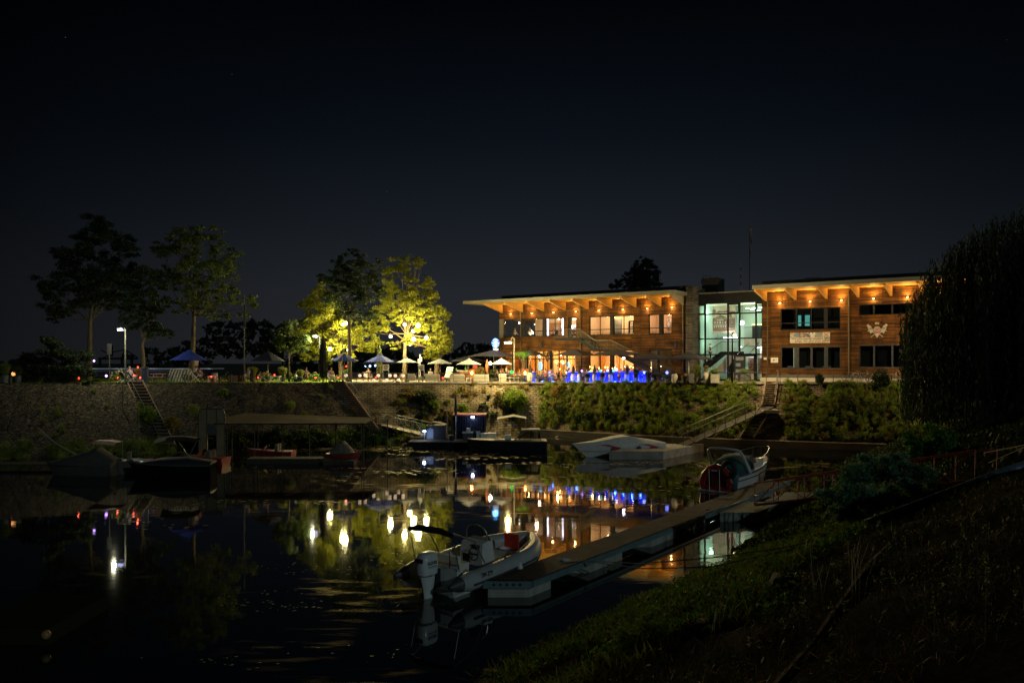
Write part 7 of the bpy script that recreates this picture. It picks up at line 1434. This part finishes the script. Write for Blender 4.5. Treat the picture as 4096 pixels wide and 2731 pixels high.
# ---- white and crimson speedboat by the quay wall
t = thing('speedboat', 'long white speedboat with a crimson chevron on its side, pointing left', 'speedboat', (XX(2640, 63.0), 63.0, 0), math.pi+.28); L_, B_ = 7.4, 2.2
hullmb(L_, B_, 1.02, 2.6, .05, .7, .2, rake=.16).build('hull', M['gel'], t, True); hullmb(L_+.01, B_+.02, 1.02, 2.6, .05, .7, .2, rake=.16, lo=.4, hi=.44).build('stripe', M['grey'], t)
b = MB(); secs = [[Vector((x, s*w_, z)) for s, z in ((1, 1.0), (.8, z1), (-.8, z1), (-1, 1.0))] for x, w_, z1 in ((0, 1.05, 1.05), (1.6, 1.05, 1.3), (3.0, .95, 1.58), (3.9, .85, 1.5), (5.6, .55, 1.2), (7.2, .1, 1.06))]; b.loft(secs); b.build('cover', mat('white_boat_cover', (.55,.55,.52), .8, c2=(.48,.48,.46)), t, True)
for s, x0 in ((1, 4.4), (1, 1.3)):
    b = MB(); hb = lambda x: B_/2*(1-(x/L_)**2.6)**.85+.02
    b.add([(x0, hb(x0)*.97, .8), (x0+1.1, hb(x0+1.1)*.97, .98), (x0+.3, hb(x0+.3)*.97, .98), (x0-.7, hb(x0-.7)*.96, .72), (x0-.1, hb(x0-.1)*.93, .38), (x0+.1, hb(x0)*.95, .6)], [(0,1,2,3),(0,3,4,5)]); b.build('crimson_chevron', mat('crimson', (.42,.02,.05), .4), t)
MB().ball((2.3, 1.12, .62), (.18, .1, .22), 10, 8).build('fender', M['rubber'], t, True)

# ---- black barge with container, and launch
t = thing('barge', 'flat black barge moored below the paved slope', 'barge', (0, 0, 0)); x0, x1 = XX(1640, 67), XX(2000, 67)
b = MB(); b.loft([[(x0+.5, 67, -.3), (x1, 67.2, -.3), (x1, 71.5, -.3), (x0+.5, 71.5, -.3)], [(x0-.1, 66.8, .56), (x1, 67, .56), (x1, 71.7, .56), (x0-.1, 71.7, .56)]], close=True); b.build('hull', M['navy'], t)
MB().b2((x0-.12, 66.75, .56), (x1, 71.75, .62)).build('deck', mat('barge_deck', (.09,.08,.055), 1.0, spec=.1), t); 
b = MB(); b.tube([(x0-.35, 66.9, .45+0), (x0-.55, 66.9, .2), (x0-.3, 66.9, -.1), (x0-.05, 66.9, .1)], .12, 8); b.build('tyre_fender', M['rubber'], t)
x0, x1 = XX(1812, 69), XX(1941, 69); t = thing('container', 'black corrugated container standing on the barge', 'container', ((x0+x1)/2, 69, .62)); W = (x1-x0)/2; b = MB(); n = 26; sec = []
for k in range(n+1):
    for j in (0, 1): sec.append((-W+2*W*k/n+j*.05, 0 if (k % 2) == j else .07))
b.loft([[Vector((x, y, z)) for x, y in sec] for z in (.06, 2.05)], caps=False); b.b2((-W, .1, .0), (W, 2.3, 2.05)); b.build('walls', M['navy'], t); MB().b2((-W-.04, -.08, 2.05), (W+.04, 2.4, 2.14)).build('roof', M['rust'], t)
p = P(1891, 1667, 68.8); o = thing('deck_lamp', 'blue white work lamp on the top edge of the black container', 'lamp', p, 0, 'blue white lamps on the barge'); MB().b2((-.14, -.06, -.07), (.14, .0, .07)).build('lamp_glass', emit('work_lamp', (.35,.5,1), 10), o); MB().b2((-.16, .003, -.09), (.16, .08, .09)).build('housing', M['grey'], o); lamp('POINT', (0, -.2, -.1), 45, (.5,.6,1), .1, o, 'lamp_light')
p = P(1698, 1724, 68.2); o = thing('deck_lamp', 'blue white lamp on a post left of the black tent', 'lamp', p, 0, 'blue white lamps on the barge'); MB().b2((-.12, -.06, -.06), (.12, .0, .06)).build('lamp_glass', emit('work_lamp', (.35,.5,1), 10), o); MB().tube([(0, .06, -p.z+.62), (0, .06, .12)], .035, 6).build('post', M['steel'], o); lamp('POINT', (0, -.2, -.1), 45, (.5,.6,1), .1, o, 'lamp_light')
x0, x1 = XX(1702, 69), XX(1781, 69); t = thing('tent', 'small black fabric tent with a pale doorway on the barge', 'tent', ((x0+x1)/2, 69, .62)); W = (x1-x0)/2
b = MB(); b.loft([[(-W, 0, 0), (W, 0, 0), (W, 2, 0), (-W, 2, 0)], [(-W*.97, 0, 1.15), (W*.97, 0, 1.2), (W*.97, 2, 1.2), (-W*.97, 2, 1.15)], [(-W*.3, .6, 1.45), (W*.4, .6, 1.38), (W*.4, 1.4, 1.4), (-W*.3, 1.4, 1.45)]], close=True); b.build('canvas', M['black'], t); b = MB(); b.prism([(-W*.9, .02), (-W*.2, .02), (-W*.2, .85), (-W*.5, 1.0), (-W*.9, .8)], -.03, -.008, lambda x, y, q: (x, q, y)); b.build('doorway', mat('pale_blue_flap', (.22,.28,.34), .7), t)
umb = umbrella('dark open umbrella above the white barge furniture', 1990, 70, 1930, 2050, 1664, 1650, 'darkfab'); umb.location.z = .62
for c in kids(umb):
    if c.name.startswith(('canopy', 'ribs')): c.location.z += 5.47-.62
    if c.name.startswith('pole'): c.scale.z = 1
zz = ZC-(1664-HZ)/F*70
# rebuild its height for a barge-level stand
for c in kids(umb):
    if c.name.startswith(('canopy', 'ribs')): c.location.z = 0
for lab, px, y0, y1, D in (('folded dark umbrella on a tall pole at the left end of the container', 1823, 1575, 1660, 68.3),): t = thing('folded_umbrella', lab, 'umbrella', (XX(px, D), D, .62)); z1 = ZC-(y0-HZ)/F*D-.62; MB().tube([(0, 0, 0), (0, 0, z1)], .03, 6).build('pole', M['steel'], t); MB().lathe([(.05, z1-1.9), (.14, z1-1.5), (.08, z1-.5), (.01, z1)], (0, 0, 0), 8).build('canopy', M['darkfab'], t)
t = thing('barge_mast', 'thin bare pole on the barge between the tent and the container', 'pole', (XX(1789, 68.5), 68.5, .62)); MB().tube([(0, 0, 0), (0, 0, 3.25)], .035, 6).build('pole', M['rail'], t)
t = thing('potted_shrub', 'dark shrub in a tub on the barge in front of the container', 'planter', (XX(1806, 67.6), 67.6, .62)); MB().lathe([(.22, 0), (.3, .45), (.26, .45)], (0, 0, 0), 12).build('tub', M['black'], t); leafmesh('foliage', clumpts([(0, 0, .75, .36, .36, .35)], 260), .14, LC, t)
for lab, px, w_, d_, h_, D in (('white high table on the barge in front of the container', 1871, .9, .5, .75, 67.9), ('white box seat on the barge right of the high table', 1912, .35, .4, .8, 67.8), ('white lounge block on the barge left of the launch cabin', 1937, .7, .6, .62, 68.0), ('second white lounge block behind the launch foredeck', 1968, .7, .6, .6, 68.6)):
    t = thing('barge_furniture', lab, 'seat', (XX(px, D), D, .62), 0, 'white furniture on the barge'); MB().b2((-w_/2, -d_/2, h_-.12), (w_/2, d_/2, h_)).build('top', M['white'], t); MB().b2((-w_/2+.05, -d_/2+.05, 0), (w_/2-.05, d_/2-.05, h_-.123)).build('base', M['white'] if 'block' in lab or 'box' in lab else M['grey'], t)
tag(MB().b2((XX(1871, 67.9)-.1, 67.8, 1.375), (XX(1871, 67.9)+.22, 68.1, 1.67)).build('menu_box', M['cushion']), 'pale box standing on the white high table', 'box')
t = thing('motor_launch', 'dark blue motor launch with a clear canopied cabin, lying against the barge', 'boat', (XX(2186, 65.2), 65.2, 0), math.pi-.0); L_, B_ = 6.5, 2.1
hullmb(L_, B_, .92, 4, .12, .85, .3, rake=.03).build('hull', M['navy'], t, True); deckmb(L_, B_, .96, 4, .12).build('deck', mat('launch_deck', (.2,.18,.14), .6), t)
hullmb(L_+.02, B_+.03, .92, 4, .12, .85, .3, rake=.03, lo=.94, hi=1.0).build('gunwale', mat('varnished_rail', (.18,.15,.1), .4), t)
b = MB(); b.loft([[(.5, -.85, .98), (.5, .85, .98)], [(.6, -.85, 1.75), (.6, .85, 1.75)], [(2.0, -.85, 1.82), (2.0, .85, 1.82)], [(2.6, -.8, 1.0), (2.6, .8, 1.0)]], caps=False)
for s in (-1, 1): b.quad((.5, s*.85, .98), (.6, s*.85, 1.75), (2.0, s*.85, 1.82), (2.6, s*.8, 1.0))
b.build('clear_canopy', M['screen'], t); MB().b2((.55, -.87, 1.755), (2.05, .87, 1.85)).build('canopy_roof', mat('cream_canvas', (.42,.38,.3), .8), t)
b = MB()
for s in (-1, 1):
    for p, q in (((2.62,.8,.98),(2.02,.86,1.8)), ((2.3,.83,.98),(1.5,.86,1.78)), ((1.3,.86,.98),(1.3,.86,1.8)), ((.5,.86,.98),(.6,.86,1.76))): b.bar((p[0], s*p[1], p[2]), (q[0], s*q[1], q[2]), .05, .05)
b.build('canopy_frame', M['black'], t)
MB().b2((2.9, -.5, 1.0), (3.4, .5, 1.35)).build('seat', M['cushion'], t)
t = thing('awning', 'cream awning stretched above the launch', 'awning', (XX(2053, 67.5), 67.5, .62)); b = MB(); b.loft([[(-1.35, -.8, 1.9), (0, -.8, 2.12), (1.1, -.8, 1.95)], [(-1.35, .8, 1.95), (0, .8, 2.2), (1.1, .8, 2.0)]], caps=False); b.build('canvas', M['cushion'], t)
for x in (-1.3, 1.05): MB().tube([(x, -.75, 0), (x, -.75, 1.92)], .025, 6).build('pole', M['steel'], t)

# ---- boathouse roof and boats on the left
D = 60; x0, x1 = XX(800, D), XX(1512, D); t = thing('boat_shelter', 'long flat mooring shelter roof on thin posts over the red boats', 'boat shelter', (0, 0, 0))
za = P(0, 1690, D).z; b = MB(); b.add([(x0, D-1, za-.05), (XX(1460, D-1.8), D-1.8, za+.0), (XX(1505, D+2.6), D+2.6, za+.12), (x0+2.2, D+3.6, za+.42), (x0, D-1, za+.03), (XX(1460, D-1.8), D-1.8, za+.1), (XX(1505, D+2.6), D+2.6, za+.2), (x0+2.2, D+3.6, za+.5)], [(0,1,2,3)[::-1],(4,5,6,7),(0,1,5,4),(1,2,6,5),(2,3,7,6),(3,0,4,7)]); b.build('roof', mat('corrugated_roof', (.06,.045,.028), 1.0, spec=.05, c2=(.035,.026,.018), scale=2, stretch=(8,1,1)), t)
for k in range(7): x = x0+.3+(x1-x0-1.2)*k/6; MB().tube([(x, D-.8-.15*(k > 4), -.2), (x, D-.8-.15*(k > 4), za-.02)], .04, 6).build('post', M['rail'], t); MB().tube([(x+1.2, D+2.6, -.2), (x+1.2, D+2.6, za+.05)], .04, 6).build('post', M['rail'], t)
for k in range(6): x = x0+.3+(x1-x0-1.2)*k/6; MB().bar((x, D-.82, za-.12), (x+1.8, D+2.6, za), .05, .08).build('rafter', M['timber'], t)
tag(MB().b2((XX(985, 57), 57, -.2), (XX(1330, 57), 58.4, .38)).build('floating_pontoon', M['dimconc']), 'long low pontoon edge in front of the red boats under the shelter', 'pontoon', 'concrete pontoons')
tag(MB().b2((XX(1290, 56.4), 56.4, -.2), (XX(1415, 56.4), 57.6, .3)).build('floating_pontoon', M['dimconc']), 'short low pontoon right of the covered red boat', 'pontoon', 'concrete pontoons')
# arched frame
D = 59; t = thing('arched_frame', 'tall beige arched frame with a dark opening at the left end of the boat shelter', 'gate', (XX(849, D), D, -.2)); h1 = ZC-(1636-HZ)/F*D+.2
be = mat('beige_sheet', (.2,.155,.09), .8, c2=(.15,.115,.065), scale=1.5)
for s in (-1, 1): b = MB(); b.prism([(s*.93, 0), (s*.93, h1-.3), (s*.8, h1), (s*.36, h1), (s*.36, 0)][::s], -.1, .1, lambda x, y, q: (x, q, y)); b.build('side_panel', be, t)
MB().b2((-.355, -.09, h1-1.1), (.355, .09, h1-.002)).build('lintel', be, t)
b = MB()
for s in (-1, 1): b.tube([(s*.96, -.12, 0), (s*.96, -.12, h1-.3), (s*.8, -.12, h1+.03), (0, -.12, h1+.03)], .04, 6); b.tube([(s*.36, -.12, 0), (s*.36, -.12, h1)], .03, 6)
b.build('tube_frame', M['rail'], t); b = MB(); b.b2((-.3, -.14, h1-1.9), (.3, -.115, h1-1.12)); b.build('dark_plate', M['grey'], t)
def runabout(label, px, D, rz, L_, B_, H_, hm, cover=None, ws=True, name='motor_boat', extra=None, grp='small boats moored on the left'):
    t = thing(name, label, 'motor boat', (XX(px, D), D, 0), rz, grp); hullmb(L_, B_, H_, 2.4, .2, .76, .2).build('hull', hm, t, True); hullmb(L_+.01, B_+.02, H_, 2.4, .2, .76, .2, lo=.9, hi=1.0).build('rubbing_strake', M['grey'], t); deckmb(L_, B_, H_, 2.4, .2).build('deck', hm, t)
    if cover:
        b = MB(); b.loft([[Vector((x*L_, math.cos(a)*B_*.47*w_, H_+(z1)*math.sin(a)**.8)) for a in [i*math.pi/8 for i in range(9)]] for x, w_, z1 in cover[1]]); b.build('cover', cover[0], t, True)
    if ws:
        b = MB(); b.loft([[Vector((L_*.62, -B_*.4, H_+.05)), Vector((L_*.68, 0, H_+.08)), Vector((L_*.62, B_*.4, H_+.05))], [Vector((L_*.5, -B_*.34, H_+.5)), Vector((L_*.54, 0, H_+.55)), Vector((L_*.5, B_*.34, H_+.5))]], caps=False); b.build('windscreen', M['screen'], t)
        for y in (-.3, .3): MB().b2((L_*.3, y-.2, H_), (L_*.36, y+.2, H_+.5)).build('seat', M['dimcover'], t)
    return t
cv = mat('grey_boat_cover', (.06,.06,.048), .9, c2=(.04,.04,.032)); bkv = mat('black_boat_cover', (.02,.02,.025), .6)
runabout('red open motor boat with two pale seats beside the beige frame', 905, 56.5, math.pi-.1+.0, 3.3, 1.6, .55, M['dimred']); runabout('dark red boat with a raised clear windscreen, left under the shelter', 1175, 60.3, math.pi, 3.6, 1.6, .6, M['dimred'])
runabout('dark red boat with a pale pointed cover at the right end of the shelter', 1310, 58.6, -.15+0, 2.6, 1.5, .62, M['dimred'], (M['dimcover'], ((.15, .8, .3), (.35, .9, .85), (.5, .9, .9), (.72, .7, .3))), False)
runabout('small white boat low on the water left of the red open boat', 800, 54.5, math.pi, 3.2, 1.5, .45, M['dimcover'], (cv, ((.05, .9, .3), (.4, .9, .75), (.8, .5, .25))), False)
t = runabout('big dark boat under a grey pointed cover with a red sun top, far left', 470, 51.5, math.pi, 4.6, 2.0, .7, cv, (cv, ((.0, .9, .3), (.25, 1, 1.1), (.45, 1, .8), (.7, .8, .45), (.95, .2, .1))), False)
b = MB(); b.loft([[Vector((x, -.9, 2.05+z)), Vector((x, -.4, 2.2+z)), Vector((x, .4, 2.2+z)), Vector((x, .9, 2.05+z))] for x, z in ((-.2, -.08), (.4, .03), (1.3, .03), (1.9, -.08))], caps=False); b.build('sun_top', M['dimred'], t)
for x in (.1, 1.6): MB().tube([(x, -.88, .7), (x, -.85, 2.07)], .025, 6).build('sun_top_frame', M['steel'], t)
t = runabout('glossy black sports boat with a black sun top, nearest on the left', 855, 50.8, math.pi+.12, 5.2, 2.1, .85, mat('gloss_black_hull', (.006,.006,.009), .12), (bkv, ((.0, .9, .15), (.3, .95, .45), (.6, .8, .4), (.9, .3, .1))), False)
b = MB(); b.loft([[Vector((x, -.95, 2.35+z)), Vector((x, -.4, 2.55+z)), Vector((x, .4, 2.55+z)), Vector((x, .95, 2.35+z))] for x, z in ((1.0, -.1), (1.6, .03), (2.7, .03), (3.4, -.12))], caps=False); b.build('sun_top', bkv, t)
for x, x2 in ((1.2, 1.9), (2.6, 1.6)): MB().tube([(x2, -1.0, .9), (x, -.93, 2.4)], .025, 6).build('sun_top_frame', M['steel'], t)
runabout('white bowed motor boat between the covered boat and the black sports boat', 610, 53.0, math.pi+.4, 4.2, 1.8, .85, mat('dim_white_hull', (.1,.095,.085), .35), None, True)  # white hull dimmed in its colour for the weak light here
t = thing('curved_pole', 'long pale bent pole rising from the covered boat at the left', 'pole', P(325, 1827, 52)); MB().tube([(0, 0, 0), (-.7, 0, .35), (-1.6, 0, .85), (-2.3, 0, 1.4), (-2.85, 0, 1.95)], [.06, .06, .05, .04, .03], 8).build('pole', mat('pale_pole', (.28,.23,.13), .6), t, True)
tag(MB().b2((XX(-60, 54), 54, .25), (XX(235, 54), 55.2, .38)).build('floating_pontoon', M['dimconc']), 'narrow dark pontoon strip at the far left edge below the reeds', 'pontoon', 'concrete pontoons')
tag(MB().b2((XX(-150, 20.5), 20.5, -.3), (XX(195, 20.5), 23.5, .42)).build('floating_pontoon', mat('olive_pontoon', (.02,.022,.012), 1.0, spec=0, c2=(.02,.022,.012))), 'dim olive pontoon corner at the lower left picture edge', 'pontoon', 'concrete pontoons'); tag(MB().ball((XX(186, 20.4), 20.38, .3), (.12, .1, .12), 10, 8).build('fender', mat('amber_fender', (.3,.18,.05), .5)), 'round amber fender on the corner of the dim olive pontoon', 'fender')
for lab, px, py0, D in (('thin dark pole standing in the water left of the black sports boat', 552, 1640, 60), ('tall thin dark pole on the left bank below the lawn', 491, 1530, 66)): tag(MB().tube([(XX(px, D), D, -.3), (XX(px, D), D, P(0, py0, D).z)], .035, 6).build('mooring_pole', M['rail']), lab, 'pole', 'thin poles at the left bank')

# ---- stone stairs on the embankment
def stairs(name, label, px0, px1, x_top, x_bot, t0, t1, n, m, sidem, hand=None, w=1.25):
    a = BK(x_top, t1); c = BK(x_bot, t0); tt = thing(name, label, 'staircase', c, 0, 'stone stairs down the embankment'); d = a-c; side = Vector((1, -.15, 0)).normalized()
    out = Vector((0, -.16, .12)); b = MB(); tr_ = MB()
    for k in range(n):
        p = d*(k/n)+out; q = d*((k+1)/n)+out; l = -side*w/2; r = side*w/2
        vs = [p+l, p+r, Vector((p.x, p.y, q.z))+r, Vector((p.x, p.y, q.z))+l, Vector((q.x, q.y, q.z))+r, Vector((q.x, q.y, q.z))+l]; b.add([tuple(v) for v in vs], [(0,1,2,3),(3,2,4,5)]); o_ = Vector((0, -.07, 0)); e = Vector((0, 0, -.05)); T = [Vector((p.x, p.y, q.z))+l+o_, Vector((p.x, p.y, q.z))+r+o_, q+r, q+l]
        tr_.add([tuple(v+Vector((0, 0, .012))) for v in T]+[tuple(v+e) for v in T], [(0,1,2,3),(7,6,5,4),(0,4,5,1),(1,5,6,2),(2,6,7,3),(3,7,4,0)])
    b.build('risers', M['dark_brown'], tt); tr_.build('treads', m, tt)  # risers coloured dark to stand for the shade under the treads
    for s in (-1, 1): e = side*s*(w/2+.1); MB().bar(e+out+Vector((0,0,.05)), e+d+out+Vector((0,0,.08)), .1, .14).build('side_stone', sidem, tt)
    if hand:
        e = side*hand*(w/2+.1); b = MB(); up = Vector((0, 0, .95)); b.tube([e+out+up, e+d+out+up, e+d+out+up+Vector((0, .5, 0))], .028, 6)
        for k in range(5): p = e+out+d*(k/4); b.bar(p, p+up, .035, .035)
        b.build('handrail', M['steel'], tt)
    return tt
stn = mat('stair_stone', (.27,.2,.14), .85, c2=(.17,.12,.08), scale=3, bump=.3)
stairs('stone_stair', 'narrow stone stair running down the rubble slope on the left', 0, 0, 540-2048, 672-2048, .12, 1.0, 20, stn, stn, -1, 1.3)
stairs('stone_stair', 'long brown stone stair with iron handrail in the middle of the embankment', 0, 0, 1345-2048, 1490-2048, .2, 1.0, 24, mat('brown_stair', (.27,.15,.09), .85, c2=(.17,.09,.055), scale=3), mat('brown_cheek', (.3,.17,.1), .85, c2=(.2,.11,.07), scale=3), 1, 1.2)
stairs('stone_stair', 'short pale stair from the terrace gap down to the right gangway', 0, 0, 3086-2048, 3070-2048, .55, 1.0, 11, stn, stn, 1, .85)
stairs('stone_stair', 'lower flight of the right stair ending at the quay wall', 0, 0, 3058-2048, 2985-2048, .02, .5, 9, stn, stn, None, .85)
p = BK(3072-2048, .5); tag(MB().b2((p.x-.8, p.y-1.3, p.z-.2), (p.x+.6, p.y+.3, p.z+.05)).build('landing', M['concrete']), 'small concrete landing where the right gangway meets the stair', 'landing')
